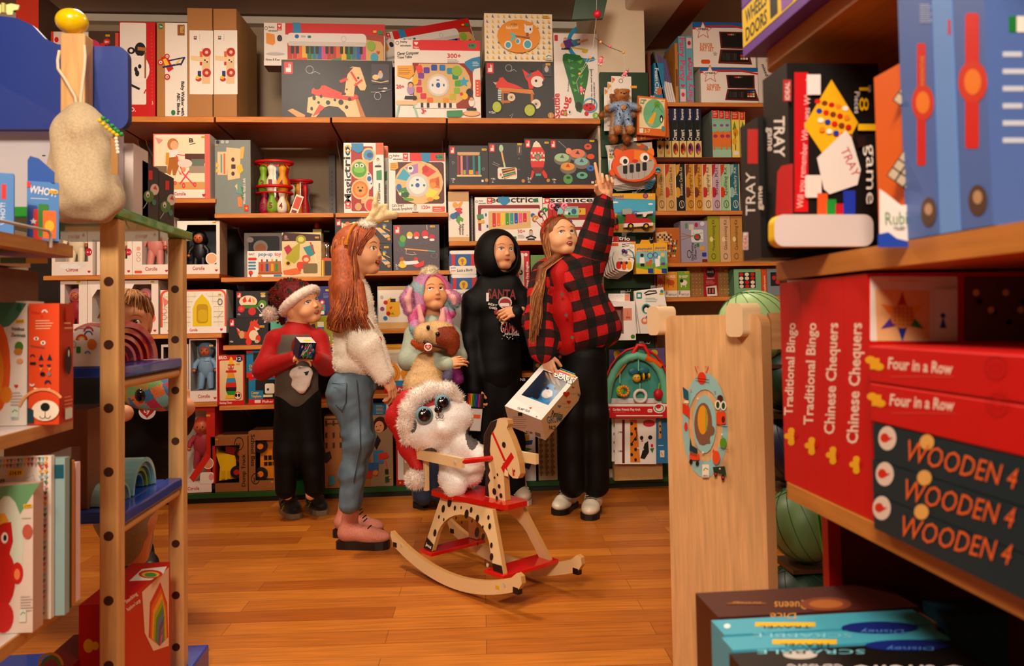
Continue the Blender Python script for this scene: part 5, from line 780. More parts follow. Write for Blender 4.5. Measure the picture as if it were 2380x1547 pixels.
# GALT cards stack and cat keyboard
for i in range(5):
    hang('colouring_card', ('white card with a blue corner band behind the cat keyboard', 'second white card down behind the cat keyboard', 'third white card down behind the cat keyboard', 'fourth white card down behind the cat keyboard', 'lowest white card behind the cat keyboard')[i], xy(1411-i, 338, 1515, 330, 1524-i*2, 421+i*4, 1417+i*4, 432+i*3), 4.505+i*.012, .003, 'f2ece4', ('t 1416 353 15 6 -5 ink GALT;p d84828 1418 355 1422 360 1416 361;p 3a8ac0 1424 355 1428 360 1422 361;e 1420 365 5 3 9ab838;r 1415 372 1417 420 9ac0c0;' if i == 0 else '')+'p 4a9ac0 %g %g %g %g %g %g %g %g' % (1500, 424+i*4, 1523-i*2, 416+i*4, 1524-i*2, 421+i*4, 1496, 427+i*4), 'card', 'white cards hanging behind the cat keyboard')
mb = MB()
pp(mb, xy(1425, 352, 1428, 342, 1440, 334, 1468, 330, 1492, 333, 1505, 340, 1510, 352), 4.47, 4.473, '8a7a6a')
artY(mb, 4.47, 't 1448 350 14 12 -4 d87838 B.;e 1491 340 9 6 c86830;s 1480 334 9;e 1446 345 3 3 d87838')
co = circ(1477, 387, 57, 37, 40); 
pp(mb, xy(1431, 366, 1427, 352, 1432, 345, 1446, 350, 1452, 362), 4.445, 4.47, 'e87018'); pp(mb, xy(1505, 350, 1512, 342, 1519, 346, 1521, 358, 1516, 368, 1500, 362), 4.445, 4.47, 'f08c28')
pp(mb, circ(1475, 384, 52, 38, 40), 4.44, 4.47, 'e86818'); pp(mb, circ(1424, 400, 7, 8, 16), 4.445, 4.47, 'e86818'); pp(mb, circ(1528, 393, 11, 12, 20), 4.445, 4.47, 'e87820')
artY(mb, 4.44, 'p f08c28 1474 348 1500 352 1516 364 1524 380 1516 384 1480 386 1474 370;p b8b0a8 1433 388 1440 384 1500 372 1518 370 1521 376 1518 392 1508 406 1490 416 1462 418 1444 412 1436 400;'+''.join('R %g %g %g %g 3 2a2024;' % (1448+i*15, 384-i*2.4, 1458+i*15, 404-i*2.4) for i in range(4))+''.join('l 1 8a8480 %g %g %g %g;' % (1454+i*15, 403-i*2.4, 1456+i*14, 417-i*2.2) for i in range(4))+'e 1451 374 11 11 f4ece0;e 1453 375 5 6 ink;e 1498 366 11 11 f4ece0;e 1500 367 5 6 ink;e 1476 374 7 4 d83828;l 1 ink 1441 380 1446 382;l 1 ink 1508 374 1514 372;e 1529 394 7 7 5ab0c0;a 1529 397 6 4 180 360 2a2024')
tag(mb.build('cat_keyboard_toy', bevel=.004), 'orange cat faced toy keyboard with grey mouth hanging on the green panel', 'toy')
# fire truck blister
mb = MB(); pp(mb, rrect(1417, 449, 1523, 540, 8), 4.46, 4.464, '4aa0c8')
artY(mb, 4.46, 'p e8b020 1417 460 1419 452 1430 449 1523 449 1523 464;r 1417 464 1523 500 5ab0d0;p 5a8ab0 1420 497 1440 492 1455 496 1475 489 1500 494 1523 490 1523 502 1420 502;r 1418 500 1523 522 3a8a50;p c8a050 1419 520 1522 518 1522 533 1516 539 1424 540 1418 533;e 1430 470 7 2 f0ece8;e 1512 474 6 2 f0ece8;t 1421 460 28 6 -2 2a5aa8 laymobil;e 1500 455 6 6 2a5aa8;e 1500 455 4 4 d86040;t 1508 456 8 4 0 white 1+;t 1436 464 12 3 0 d83828 1 2 3')
tk = tag(mb.build('fire_truck_pack'), 'blue and yellow blister pack with a little red fire truck', 'toy')
mb = MB()
pp(mb, xy(1453, 517, 1456, 497, 1477, 497, 1480, 507, 1502, 507, 1512, 510, 1517, 520, 1517, 524, 1453, 524), 4.42, 4.45, 'c01818'); pp(mb, xy(1451, 519, 1518, 517, 1518, 524, 1451, 528), 4.418, 4.452, 'e8e0d8')
pp(mb, xy(1476, 494, 1518, 490, 1518, 495, 1505, 497, 1500, 504, 1496, 504, 1494, 497, 1476, 498), 4.42, 4.45, 'e8e0d8'); pp(mb, xy(1446, 486, 1466, 484, 1470, 492, 1466, 500, 1448, 498), 4.425, 4.45, 'a8b0a8')
for x in (1466, 1502): pp(mb, circ(x, 525, 7, 7, 18), 4.412, 4.456, 'black'); pp(mb, circ(x, 525, 3.5, 3.5, 12), 4.41, 4.42, 'e8b020')
pp(mb, xy(1476, 496, 1480, 494, 1480, 499, 1476, 500), 4.418, 4.42, '2a5ab0'); mb.build('toy_fire_truck', tk)
mb = MB(); q = P(1431, 532, 4.44)
mb.tube([(q.x-.008, 4.44, q.z), (q.x-.008, 4.44, q.z+.03)], .009, 'd83020', 10).tube([(q.x+.008, 4.44, q.z), (q.x+.008, 4.44, q.z+.03)], .009, 'd83020', 10).tube([(q.x, 4.44, q.z+.028), (q.x, 4.44, q.z+.058)], [.017, .014], '2a2420', 12).ell((q.x, 4.44, q.z+.07), .013, 'c07850', 12, 8).ell((q.x, 4.44, q.z+.08), (.014, .014, .009), 'e8b020', 12, 6)
mb.build('toy_fireman', tk)
mb = MB(); mb.prism([(P(x, y, 4.405).x, P(x, y, 4.405).z) for x, y in rrect(1440, 480, 1520, 534, 6)], 4.402, 4.4025, 'clear'); mb.build('blister', tk)
# mini piano cards
for i in range(6):
    dx, dy = -i*5.2, i*3.4; Y = 4.44+i*.022
    mb = MB(); pp(mb, xy(1414+dx, 549+dy, 1477+dx, 549+dy, 1477+dx, 598+dy, 1414+dx, 596+dy), Y+.012, Y+.014, 'f2ece4')
    artY(mb, Y+.012, 'r %g %g %g %g d01c20;r %g %g %g %g ink;t %g %g 26 9 5 white trio;r %g %g %g %g d03828;r %g %g %g %g e86838;t %g %g 20 3 -8 ink Magic Touch;t %g %g 17 3 -8 ink Mini Piano;s %g %g 10;o %g %g 4 2 .7 ink' % (1425+dx, 549+dy, 1436+dx, 560+dy, 1437+dx, 549+dy, 1477+dx, 560+dy, 1438+dx, 557+dy, 1414+dx, 560+dy, 1477+dx, 562+dy, 1415+dx, 565+dy, 1437+dx, 571+dy, 1446+dx, 569+dy, 1446+dx, 574+dy, 1466+dx, 563+dy, 1468+dx, 575+dy))
    pp(mb, xy(1424+dx, 599+dy, 1428+dx, 585+dy, 1436+dx, 582+dy, 1444+dx, 587+dy, 1452+dx, 597+dy, 1472+dx, 600+dy, 1474+dx, 605+dy, 1470+dx, 626+dy, 1463+dx, 631+dy, 1440+dx, 630+dy, 1430+dx, 624+dy), Y-.008, Y+.012, 'ece8e0', '2a8a98' if i % 2 == 0 else 'd8d0c0')
    artY(mb, Y-.008, 'R %g %g %g %g 7 d82828;R %g %g %g %g 7 e87020;R %g %g %g %g 7 e8b020;R %g %g %g %g 3 4a2030;R %g %g %g %g 3 4a2030;h %g %g 2.5 d03030;o %g %g 4 2 .7 ink' % (1432+dx, 607+dy, 1444+dx, 625+dy, 1445+dx, 607+dy, 1456+dx, 627+dy, 1457+dx, 607+dy, 1468+dx, 626+dy, 1441+dx, 607+dy, 1447+dx, 614+dy, 1453+dx, 607+dy, 1459+dx, 614+dy, 1462+dx, 602+dy, 1442+dx, 602+dy))
    lb = ['small white toy piano on a card, front of its hanging row', 'second small white toy piano in the hanging row', 'third small white toy piano in the hanging row', 'fourth small white toy piano in the hanging row', 'fifth small white toy piano in the hanging row', 'rearmost small white toy piano in the hanging row'][i]
    o = tag(mb.build('toy_piano'), lb, 'toy', 'carded toy pianos')
    if i == 0:
        mb = MB().tube([P(1446, 590, 4.425), P(1452, 582, 4.425), P(1462, 579, 4.425), P(1471, 586, 4.425), P(1474, 600, 4.43)], .0035, '3a9ab8', 8).ell(P(1449, 583, 4.42), .012, '5a3a8a', 10, 8).ell(P(1455, 586, 4.42), .009, '8a3a6a', 10, 8); mb.build('beater', o)
for i, (x0, x1, y0, lb, a) in enumerate(((1479, 1520, 566, 'small yellow playset box with a doctor and a dog', 'e 1493 593 4 4 3a1c14;p f0ece4 1488 598 1498 598 1499 612 1487 612;r 1489 612 1498 619 ink;p c87838 1502 608 1514 608 1514 618 1502 618;e 1513 607 4 4 c87838;o 1512 594 7 7 1.5 5a6ab0'), (1521, 1552, 564, 'small yellow playset box with a fairy and a unicorn', 'e 1541 592 5 5 e8c870;p 6ab0a0 1536 598 1546 598 1547 610 1536 610;r 1537 610 1546 616 7a4a8a;p f0f0f0 1523 602 1534 600 1534 618 1524 620;e 1533 598 3 4 f0f0f0;o 1524 592 6 6 1.5 5a6ab0'))):
    z = pbox('playset_box', lb, x0, y0, x1, 636, 4.42+.0*i, .07, '8ac0c8', 'r %d %g %d %g e8b428;t %d %g %d 5 0 2a5aa8 playmobil;t %d %g 12 3 0 d83828 1 2 3;r %d 612 %d 636 7ab048;%s;p e8b428 %d 622 %d 628 %d 636 %d 636;r %d 624 %d 635 2a4a9a' % (x0, y0, x1, y0+18, x0+3, y0+14, x1-x0-7, x0+16, y0+19, x0, x1, a, x0, x1-10, x1-10, x0, x1-14, x1-2), group='small animal playset boxes', side='e0a828')
    mb = MB(); w_ = x1-x0; pp(mb, xy(x0+8, y0, x0+12, y0-9, x1-12, y0-9, x1-8, y0), 4.45, 4.453, 'e0a828'); h_ = mb.build('hang_tab'); par(h_, z)
# giraffe box
gb = pbox('giraffe_box', 'white window box with a spotted rubber giraffe', 1413, 700, 1478, 791, 4.42, .08, 'f0e8e4', 'r 1450 716 1470 745 e09880;t 1455 740 12 4 0 8a3a2a S;e 1471 783 5 5 4a8a3a;t 1420 783 20 3 0 c07868 baby;r 1420 778 1440 779 e8c8c0;l 1 c06850 1460 722 1460 734', win=(1424, 712, 1450, 776), cav='c08a80', side='e8dcd4')
fx, fz, W, H = BX[gb.name]; mb = MB()
Q = lambda x, y, d=.035: (fx(x), d, fz(y))
mb.tube([Q(1430, 728), Q(1431, 745), Q(1436, 760)], [.009, .011, .02], 'e8c8a0', 12).ell(Q(1429, 721, .03), (.014, .016, .012), 'e8c8a0').ell(Q(1427, 725, .018), (.008, .008, .007), 'e8c8a0').tube([Q(1427, 717), Q(1426, 712)], .003, 'e8c8a0').tube([Q(1433, 717), Q(1434, 712)], .003, 'e8c8a0').ell(Q(1438, 763), (.024, .02, .02), 'e8c8a0').tube([Q(1432, 765), Q(1430, 778)], [.01, .007], 'e8c8a0').tube([Q(1444, 765), Q(1447, 778)], [.01, .007], 'e8c8a0')
for k in range(22): x_, y_ = 1428+random.random()*18, 730+random.random()*44; mb.ell(Q(x_ if y_ > 755 else 1430+random.random()*3, y_, .017), (.003, .004, .003), '8a5a30', 6, 4)
mb.ell(Q(1432, 720, .018), .0022, 'ink', 6, 4); mb.build('giraffe', gb)
hang('hang_card', 'white hanging header card above the spotted giraffe box', xy(1414, 682, 1464, 682, 1464, 700, 1414, 700), 4.46, .003, 'efe7e2', 'r 1452 683 1463 699 e09880;o 1440 688 7 2 1 lgrey', 'card')
for i in range(3):
    hang('penguin_pack', ('white pack with a penguin picture, front of three', 'white pack with a penguin picture, middle of three', 'white pack with a penguin picture, rear of three')[i], xy(1474-i*0, 676+i, 1541, 667+i, 1553, 729, 1553, 775, 1489-i*6, 775), 4.41+i*.022, .018, 'f0ece4', ('R 1479 679 1492 694 2 2a9a98;r 1482 683 1489 690 f0ece4;l 3 ink 1497 682 1507 676 1525 676 1527 680 1500 685;n 1500 692 30 3 4 8aa8a8;e 1502 717 11 12 5ab0a0;e 1502 717 8 9 1c2028;e 1502 720 5 6 f0ece4;e 1500 713 1 1 ink;e 1535 717 10 10 f0d8c8;e 1533 718 5 7 a86038;e 1538 677 4 4 2a9a98;s 1532 680 10;e 1508 738 8 6 2a6ab0;e 1498 745 8 8 e89078;e 1498 744 4 4 f0e0c8;e 1550 728 5 6 e87828' if i == 0 else ''), 'toy', 'penguin picture packs')
# play arch bag
mb = MB(); arch = [(1401, 958), (1402, 920), (1408, 880), (1420, 850), (1436, 828), (1456, 813), (1480, 806), (1505, 812), (1525, 826), (1540, 845), (1550, 870), (1556, 920), (1558, 958)]
pp(mb, arch, 4.45, 4.47, '5aa89c'); artY(mb, 4.45, 'r 1402 925 1558 960 e8e4e0')
pa = tag(mb.build('play_arch_bag'), 'clear half-round bag with a garden baby play arch and bee', 'toy')
m = lambda pts, Y: [tuple(P(x, y, Y)) for x, y in pts]
MB().tube(m(arch, 4.44), .006, 'd81c24', 8).build('piping', pa)
MB().tube(m([(1478+(x-1478)*.87, 958+(y-958)*.87) for x, y in arch], 4.42), .022, '7ac0a4', 10).build('mint_pole', pa)
MB().tube(m(xy(1410, 935, 1428, 880, 1455, 845), 4.415), .006, 'e87828').tube(m(xy(1500, 830, 1520, 840, 1535, 852), 4.415), .02, 'e87020').build('orange_pole', pa)
MB().tube(m(xy(1468, 838, 1472, 818, 1482, 802, 1496, 802, 1506, 818, 1510, 840), 4.42), [.012]*6, 'd81c24', 8).build('handle', pa)
mb = MB(); c = P(1485, 878, 4.41)
mb.ell(c+Vector((-.012, 0, 0)), (.026, .02, .022), 'e8b820', 16, 10)
for k in range(4): mb.ell(c+Vector((.01+k*.016, 0, .006+k*.002)), (.008, .022-k*.002, .024-k*.003), 'ink' if k % 2 == 0 else 'e8b820', 14, 8)
mb.ell(c+Vector((-.03, 0, .038)), (.03, .008, .02), '2a7a88', 12, 8).ell(c+Vector((.03, 0, .042)), (.03, .008, .02), '2a7a88', 12, 8); mb.ell(c+Vector((-.026, -.016, .006)), .006, 'white', 8, 6).ell(c+Vector((-.012, -.019, .006)), .006, 'white', 8, 6).ell(c+Vector((-.026, -.021, .006)), .003, 'ink', 6, 5).ell(c+Vector((-.011, -.024, .006)), .003, 'ink', 6, 5)
mb.tube([P(1484, 828, 4.42), P(1484, 862, 4.41)], .005, '7ac0a4').build('plush_bee', pa)
mb = MB(); c = P(1449, 908, 4.41); mb.ell(c+Vector((-.02, 0, 0)), (.024, .012, .03), '8ab828', 14, 8)
for k in range(12): a = k*math.pi/6; mb.ell(c+Vector((.026*math.cos(a), -.008, .026*math.sin(a))), .009, 'e89828', 8, 6)
mb.tube([P(1441, 862, 4.42), P(1441, 890, 4.41)], .004, '7ac0a4').build('leaf_teether', pa)
c = P(1488, 920, 4.41); ring = [c+Vector((.034*math.cos(a), 0, .034*math.sin(a))) for a in [k*math.pi/8 for k in range(17)]]
MB().tube(ring, .009, 'e8e4dc', 8).tube([P(1487, 890, 4.41), P(1487, 905, 4.41)], .006, '7ac0a4').build('rattle_ring', pa)
MB().ell(P(1530, 915, 4.41), (.028, .02, .03), 'c81c28', 14, 10).tube([P(1532, 890, 4.41), P(1531, 903, 4.41)], .005, '8ab828').build('plush_apple', pa)
hang('arch_label', '', xy(1398, 938, 1558, 936, 1558, 971, 1398, 971), 4.385, .004, 'd01c28', 'r 1398 938 1558 944 efe8e0;R 1406 946 1420 958 1 e04048;h 1413 952 4 white;t 1424 954 64 6 0 white Garden Friends Play Arch;n 1424 957 40 1 2 f0b0b0;R 1505 950 1516 958 2 f0e8e0;t 1507 956 7 4 0 d01c28 0+;e 1532 948 14 12 f4ece4;o 1532 948 11 9 2 2a8a60;e 1530 944 6 5 c81c28;r 1432 964 1540 967 f0d8d0')
lb_ = COL.objects[-1]; del lb_['category']; del_ = lb_.pop('label', None); par(lb_, pa)
# growth charts below
for i, (x0, x1, y1, a, lb) in enumerate(((1422, 1448, 1072, 'n 1426 985 14 4 20 grey', 'plain white chart sleeve at the pillar edge'), (1429, 1525, 1078, 'r 1446 975 1452 1076 7a1828;t 1438 1006 8 4 0 ink 190;t 1438 1050 8 4 0 ink 180;p e8902c 1464 975 1480 975 1488 1074 1465 1074;'+''.join('e %g %g 3 4 2a1a10;' % (1468+(k % 2)*9, 984+k*12) for k in range(8))+'l 2 2a1a10 1468 1030 1480 1012 1478 1000;e 1508 983 14 8 d83850;p f4f0ec 1486 1015 1500 1010 1504 1040 1500 1066 1488 1060;e 1494 1014 8 7 f4f0ec;e 1491 1017 4 5 1c1418;e 1511 1016 5 5 1c1418;p 1c1418 1498 1030 1506 1024 1508 1050 1498 1066 1488 1064;l 4 f0e8e0 1481 1040 1496 1044;e 1515 1035 3 4 d83858;p 4a8a48 1510 1042 1520 1040 1516 1052;e 1492 1024 2 2 d83850', 'white chart with a giraffe neck and a panda'), (1526, 1558, 1076, 'p e8a030 1531 980 1536 978 1537 1018 1531 1020;e 1534 990 2 3 5a3010;e 1535 1004 2 3 5a3010;n 1530 1034 16 1 4 white;R 1534 1046 1544 1062 1 e8e0d0;l 2 e8a030 1536 1050 1540 1058', 'blue chart with a tall giraffe'))):
    hang('growth_chart', lb+' hanging under the play arch', xy(x0, 972, x1, 972, x1, y1, x0, y1), 4.5-i*.012, .006, ('f0ece4', 'f4f0ea', '3a88b8')[i], a, 'poster')
bx('kraft_box', 'plain cardboard box standing behind the growth charts', 1428, 1000, 1540, 1092, ZP, .05, 'c09868:card', Y=4.535)
hang('flower_picture', 'violet picture sheet with yellow flowers behind the play arch', xy(1416, 812, 1545, 808, 1545, 900, 1416, 900), 4.52, .006, '7a6a9a', 'e 1434 822 8 8 e8c020;e 1520 820 9 8 e8c020;e 1434 830 6 4 e8e0d0', 'poster')
# little hanging bird mobile by the beam
def birdy(px, py, Y, s, label, ang):
    mb = MB(); mb.T = Matrix.Translation(P(px, py, Y)) @ Matrix.Rotation(ang, 4, 'Y') @ Matrix.Scale(s, 4)
    mb.ell((0, 0, 0), (.8, .6, 1.0), 'e87890', 14, 10).ell((0, 0, 1.1), .62, 'f0c8b0', 14, 10).ell((0, 0, 1.4), (.68, .66, .45), 'd02848', 14, 8).ell((-.35, -.5, 1.15), .16, 'white', 8, 6).ell((-.36, -.62, 1.15), .08, 'ink', 6, 5).tube([(0, -.55, 1.0), (0, -.95, .95)], [.14, .02], 'e8a030')
    for d in (-.4, .4): mb.tube([(d, 0, -.8), (d*1.2, -.1, -1.6)], [.22, .18], 'f0d0c8').ell((d*1.2, -.2, -1.75), (.25, .4, .15), 'd83858', 8, 6)
    mb.ell((.9, 0, .1), (.5, .15, .35), 'f0a0b0', 10, 6); return tag(mb.build('hanging_bird'), label, 'decoration', 'wooden bird mobile')
mx = P(1385, 0, 4.0); top = P(1388, -40, 4.0)
mb = MB(); S_ = [(1388, -60), (1386, 40), (1378, 110), (1340, 190), (1345, 215)]; mb.tube([P(x, y, 4.1) for x, y in S_], .0012, 'lgrey', 5).tube([P(1383, 88, 4.1), P(1412, 108, 4.1), P(1449, 122, 4.1)], .0015, 'brown', 5).tube([P(1396, 135, 4.1), P(1370, 140, 4.1), P(1348, 175, 4.1)], .0015, 'lgrey', 5).tube([P(1449, 122, 4.1), P(1455, 165, 4.1)], .001, 'lgrey', 5)
for x, y, c in ((1449, 122, 'e0a868'), (1418, 108, 'e87890'), (1396, 98, 'e0a868'), (1372, 135, 'e0a868'), (1347, 172, 'e0a868'), (1388, 33, 'd02848')): mb.ell(P(x, y, 4.1), .008 if y != 33 else .022, c, 8, 6)
tag(mb.build('mobile_strings'), 'strings and beads of the bird mobile hanging by the beam', 'decoration')
birdy(1396, 142, 4.1, .014, 'pink wooden bird under the beam with a white ringed eye', .3); birdy(1352, 210, 4.1, .014, 'pink wooden bird hanging in front of the green ride-on bug', -.2); birdy(1452, 172, 4.1, .013, 'pink wooden bird hanging above the teddy', .7)
mb = MB(); pp(mb, xy(1344, -40, 1420, -40, 1402, 42, 1329, 45), 4.2, 4.23, 'dgreen'); tag(mb.build('green_sign'), 'dark green board hanging under the ceiling beside the beam', 'sign')
# teddies
def teddy(label, px, py, Y, h, body, suit, seed, dark=False, armdrop=0):
    c = P(px, py, Y); s = SDF(); s.M = Matrix.Translation(c) @ Matrix.Scale(h, 4); s.k = .012*h*8*.5
    s.ell((0, 0, .33), (.145, .13, .14)).ell((0, -.12, .30), (.06, .06, .05)).ell((-.12, .02, .43), (.05, .03, .05)).ell((.12, .02, .43), (.05, .03, .05))
    s.ell((0, 0, .02), (.15, .12, .2))
    s.cap((-.12, 0, .13), (-.34, -.02, .05+armdrop), .065, .06).cap((.12, 0, .13), (.34, -.02, .07+armdrop), .065, .06)
    s.cap((-.08, -.02, -.12), (-.13, -.06, -.36), .085, .075).cap((.08, -.02, -.12), (.12, -.06, -.36), .085, .075).ell((-.13, -.1, -.42), (.075, .09, .08)).ell((.13, -.1, -.42), (.075, .09, .08))
    cc = npv(c)
    def pt(C):
        q = (C-cc)/h; su = (q[:, 2] < .19) & (q[:, 2] > -.33) & (np.abs(q[:, 0]) < .29); return np.where(su, 1, 0)
    o = blob('teddy_bear', s, .0045, [body+':fleece', suit], pt, fur=(5000, .006, .0012, seed, .2))
    tag(o, label, 'soft toy', 'hanging teddy bears'); mb = MB(); mb.T = s.M
    mb.ell((-.05, -.125, .35), .016, 'ink', 8, 6).ell((.05, -.125, .35), .016, 'ink', 8, 6).ell((0, -.175, .32), (.025, .015, .018), 'ink', 8, 6); mb.build('face', o)
    return o
b1 = teddy('light brown teddy in a pale blue star sleepsuit', 1447, 258, 4.40, .27, 'c08a58', '9ab0cc', 3)
mb = MB(); r_ = random.Random(4)
for k in range(34):
    x, y = 1430+r_.random()*34, 240+r_.random()*44; v = P(x, y, 4.365); mb.ell(v, (.0035, .004, .0035), '2a3a5a', 5, 3)
mb.ell(P(1449, 249, 4.363), (.018, .003, .015), 'c08a58', 12, 6); par(mb.build('star_print'), b1)
MB().box(tuple(P(1466, 205, 4.40)), tuple(P(1480, 199, 4.40)+Vector((0, .002, 0))), 'e0a030').build('ear_tag', b1)
teddy('darker brown teddy hanging behind the blue-suited one', 1438, 275, 4.45, .30, 'a06a3c', 'b89a80', 5)
# ------------------------------------------------------------------ near display units
def gb(name, label, X0, X1, Y0, Y1, Z0, Z1, col, ax='', ay='', az='', xs=0, cat='box', group=None, side=None, bev=0, kind=None):
    """box in room coordinates; ax/ay/az = printing on the aisle side, on the side towards the viewer and on top"""
    mb = MB(); mb.box((X0, Y0, Z0), (X1, Y1, Z1), col)
    X = X0 if X0 > 0 else X1; sg = -1 if X0 > 0 else 1
    if ax: Art(mb, {'f': lambda x, y, h: tuple(PX(x, y, X)+Vector((sg*h, 0, 0)))}).run(ax)
    if ay: Art(mb, {'f': lambda x, y, h: tuple(P(x, y, Y0)+Vector((0, -h, 0)))}).run(ay)
    if az: Art(mb, {'f': lambda x, y, h: tuple(PZ(x, y, Z1)+Vector((0, 0, h)))}).run(az)
    return tag(mb.build(name, bevel=bev), label, cat, group, kind)
XR = .5
yx = lambda px, X=XR: PX(px, 742, X).y
zx = lambda px, py, X=XR: PX(px, py, X).z
def board(name, X0, X1, Y0, Y1, Z0, Z1, c, label, cat='shelf', r=.03, far=1):
    # shelf board with a rounded far corner towards the aisle
    s = 1 if X0 > 0 else -1; a, b = (X0, X1) if s > 0 else (X1, X0)
    pts = [(a, Y0), (b, Y0), (b, Y1), (a+s*r, Y1)]+[(a+s*r*(1-math.sin(t)), Y1-r*(1-math.cos(t))) for t in (.4, .8, 1.2, 1.57)]
    mb = MB(); mb.prism(pts, Z0, Z1, c, ax='z')
    return tag(mb.build(name, bevel=.002), label, cat)
# --- right unit
zl = zx(1826, 1117)-.002; zm = zx(1830, 606); zt = zx(1785, 165)
LW = 'c88c4c:woody:.4'
board('unit_shelf', XR, .92, .02, 1.165, zm-.026, zm, LW, 'pale wooden shelf with the black tray games on it')
board('unit_shelf', XR, .92, .02, 1.15, zl-.022, zl, LW, 'pale wooden shelf carrying the red board games')
board('unit_shelf', XR-.005, .92, .02, 1.165, zt, zt+.026, LW, 'topmost pale wooden shelf of the game unit, with yellow boxes')
tag(MB().box((.92, .02, 0), (.935, 1.15, 1.75), '701010').build('rear_partition'), 'dark red back panel of the near game unit', 'panel')
xe = P(1926, 1250, 1.165).x; tag(MB().box((xe, 1.166, 0), (.92, 1.18, 1.4), '6a0c0c').box((xe-.002, 1.163, 0), (xe+.018, 1.182, 1.4), 'b01414').build('end_panel'), 'dark red end panel with a brighter edge, under and behind the red board games', 'panel')
gb('low_bench', 'low wooden bench shelf holding the upright boxed games by the aisle', .28, .92, .3, 1.2, .34, .36, '5a3418:wood', cat='shelf')
for x, y in ((.30, .4), (.30, 1.17), (.9, .4), (.9, 1.17)): gb('bench_leg', '', x-.015, x+.015, y-.015, y+.015, 0, .339, '5a3418:wood')
for o in list(COL.objects)[-4:]:
    for k in ('category', 'label'):
        if k in o: del o[k]
    par(o, COL.objects['low_bench'])
# four upright red games, spines to the aisle
xs = [1808, 1856, 1903, 1955, 2012]; names = ['Traditional Bingo', 'Traditional Bingo', 'Chinese Chequers', 'Chinese Chequers']
zg = zx(1808, 657)
LB = ['red bingo game box, farthest of the four standing spine-out', 'red bingo game box, second from the far end', 'red chequers game box between bingo and its twin', 'red chequers game box with its board picture facing the aisle end']
for i in range(4):
    x0, x1 = xs[i], xs[i+1]; xm = (x0+x1)/2; top = 657-i*6; L0 = 305+i*12; yb_ = 965+i*22
    a = 't %g %g %g %g -88 f4d8c8 %s;n %g %g 2 40 5 e86050;' % (xm+10, yb_, 215+i*22, 19+i*2, names[i], xm+16, 760)
    a += 'e %g %g 8 8 f0b830;e %g %g 8 8 f0b830;r %g %g %g %g f0b830;e %g %g 7 7 f0b830;e %g %g 4 4 cc1210' % (xm+8, yb_+32+4, xm+8, yb_+62, xm+1, yb_+34, xm+15, yb_+64, xm-1, yb_+48, xm+18, yb_+48)
    ay = ''
    if i == 3: ay = 'R 2022 642 2225 792 4 e8e0da;R 2240 642 2460 792 4 7a5a4a;p e8b888 2033 672 2160 676 2160 790 2038 792;'+''.join('p %s %g %g %g %g %g %g;' % (c, 2096+r_*math.cos(t-.4), 735+r_*math.sin(t-.4), 2096+58*math.cos(t), 735+58*math.sin(t), 2096+r_*math.cos(t+.4), 735+r_*math.sin(t+.4)) for t, c, r_ in ((-1.57, 'b83838', 28), (-.52, 'e8a838', 28), (.52, '3a9a58', 28), (1.57, '2a4aa8', 28), (2.62, '6a4aa0', 28), (3.67, 'e88838', 28)))+'e 2096 735 28 28 d89858;'+''.join('e %g %g 2 2 a86838;' % (2096+q*9, 735+w_*9) for q in (-2, -1, 0, 1, 2) for w_ in (-2, -1, 0, 1, 2))+'r 2166 672 2220 784 e8e8e8;e 2186 733 6 6 2a6ac0;p 2a6ac0 2186 736 2194 762 2178 762;n 2060 652 90 1 4 d86858;'+''.join('e %g %g 7 7 1c1410;e %g %g 8 8 e8c08a;' % (2270+k*34, 700+(k % 3)*24, 2262+k*34, 680+(k % 2)*40) for k in range(5))
    gb('board_game', LB[i], XR+.004, XR+.30, yx(x1)+.001, yx(x0), zl+.001, zg, 'cc1210', a, ay, group=None)
# stack of flat games nearer the camera
st = [('wooden_game_box', 1137, 1201, 2008, 'lowest teal wooden game box in the stack of five'), ('wooden_game_box', 1058, 1134, 2015, 'middle teal wooden game box in the stack'), ('wooden_game_box', 975, 1056, 2021, 'uppermost teal wooden game box, just under the red ones'), ('board_game', 885, 968, 1998, 'lower red four in a row box lying on the teal ones'), ('board_game', 800, 882, 1994, 'top red four in a row box of the stack')]
z = zl+.001; Xs = XR-.012
for k, (nm, y0, y1, x0, lb) in enumerate(st):
    z1 = zx(2008, y0, Xs); yf = yx(max(x0, 2016), Xs); hp = y1-y0
    if k < 3: a = 'e %g %g 21 28 e8d8cc;e %g %g 10 11 d84028;p d84028 %g %g %g %g %g %g;' % (x0+42, y0+43, x0+36, y0+42, x0+40, y0+40, x0+56, y0+42, x0+40, y0+52)+'e %g %g 17 18 e8b870;T %g %g 268 %g 15 e87840 WOODEN 4;' % (x0+135, y0+52, x0+80, y0+(106, 100, 92)[k], 48)
    else: a = 't %g %g 150 26 5 f4d8c8 Four in a Row;n %g %g 200 1 6 e86050;e %g %g 12 9 f0b830;e %g %g 12 9 f0b830;r %g %g %g %g f0b830;o %g %g 26 28 2 b01010;o %g %g 14 12 2 b01010' % (x0+70, y0+56, x0+76, y0+74, x0+30, y0+36, x0+50, y0+52, x0+30, y0+32, x0+52, y0+58, x0+322, y0+54, x0+322, y0+54)
    gb(nm, lb, Xs, XR+.28, .12, yf, z, z1-.001, '10404a' if k < 3 else 'cc1210', a, group='stacked wooden four games' if k < 3 else 'flat four in a row boxes', bev=.002, cat='box'); z = z1
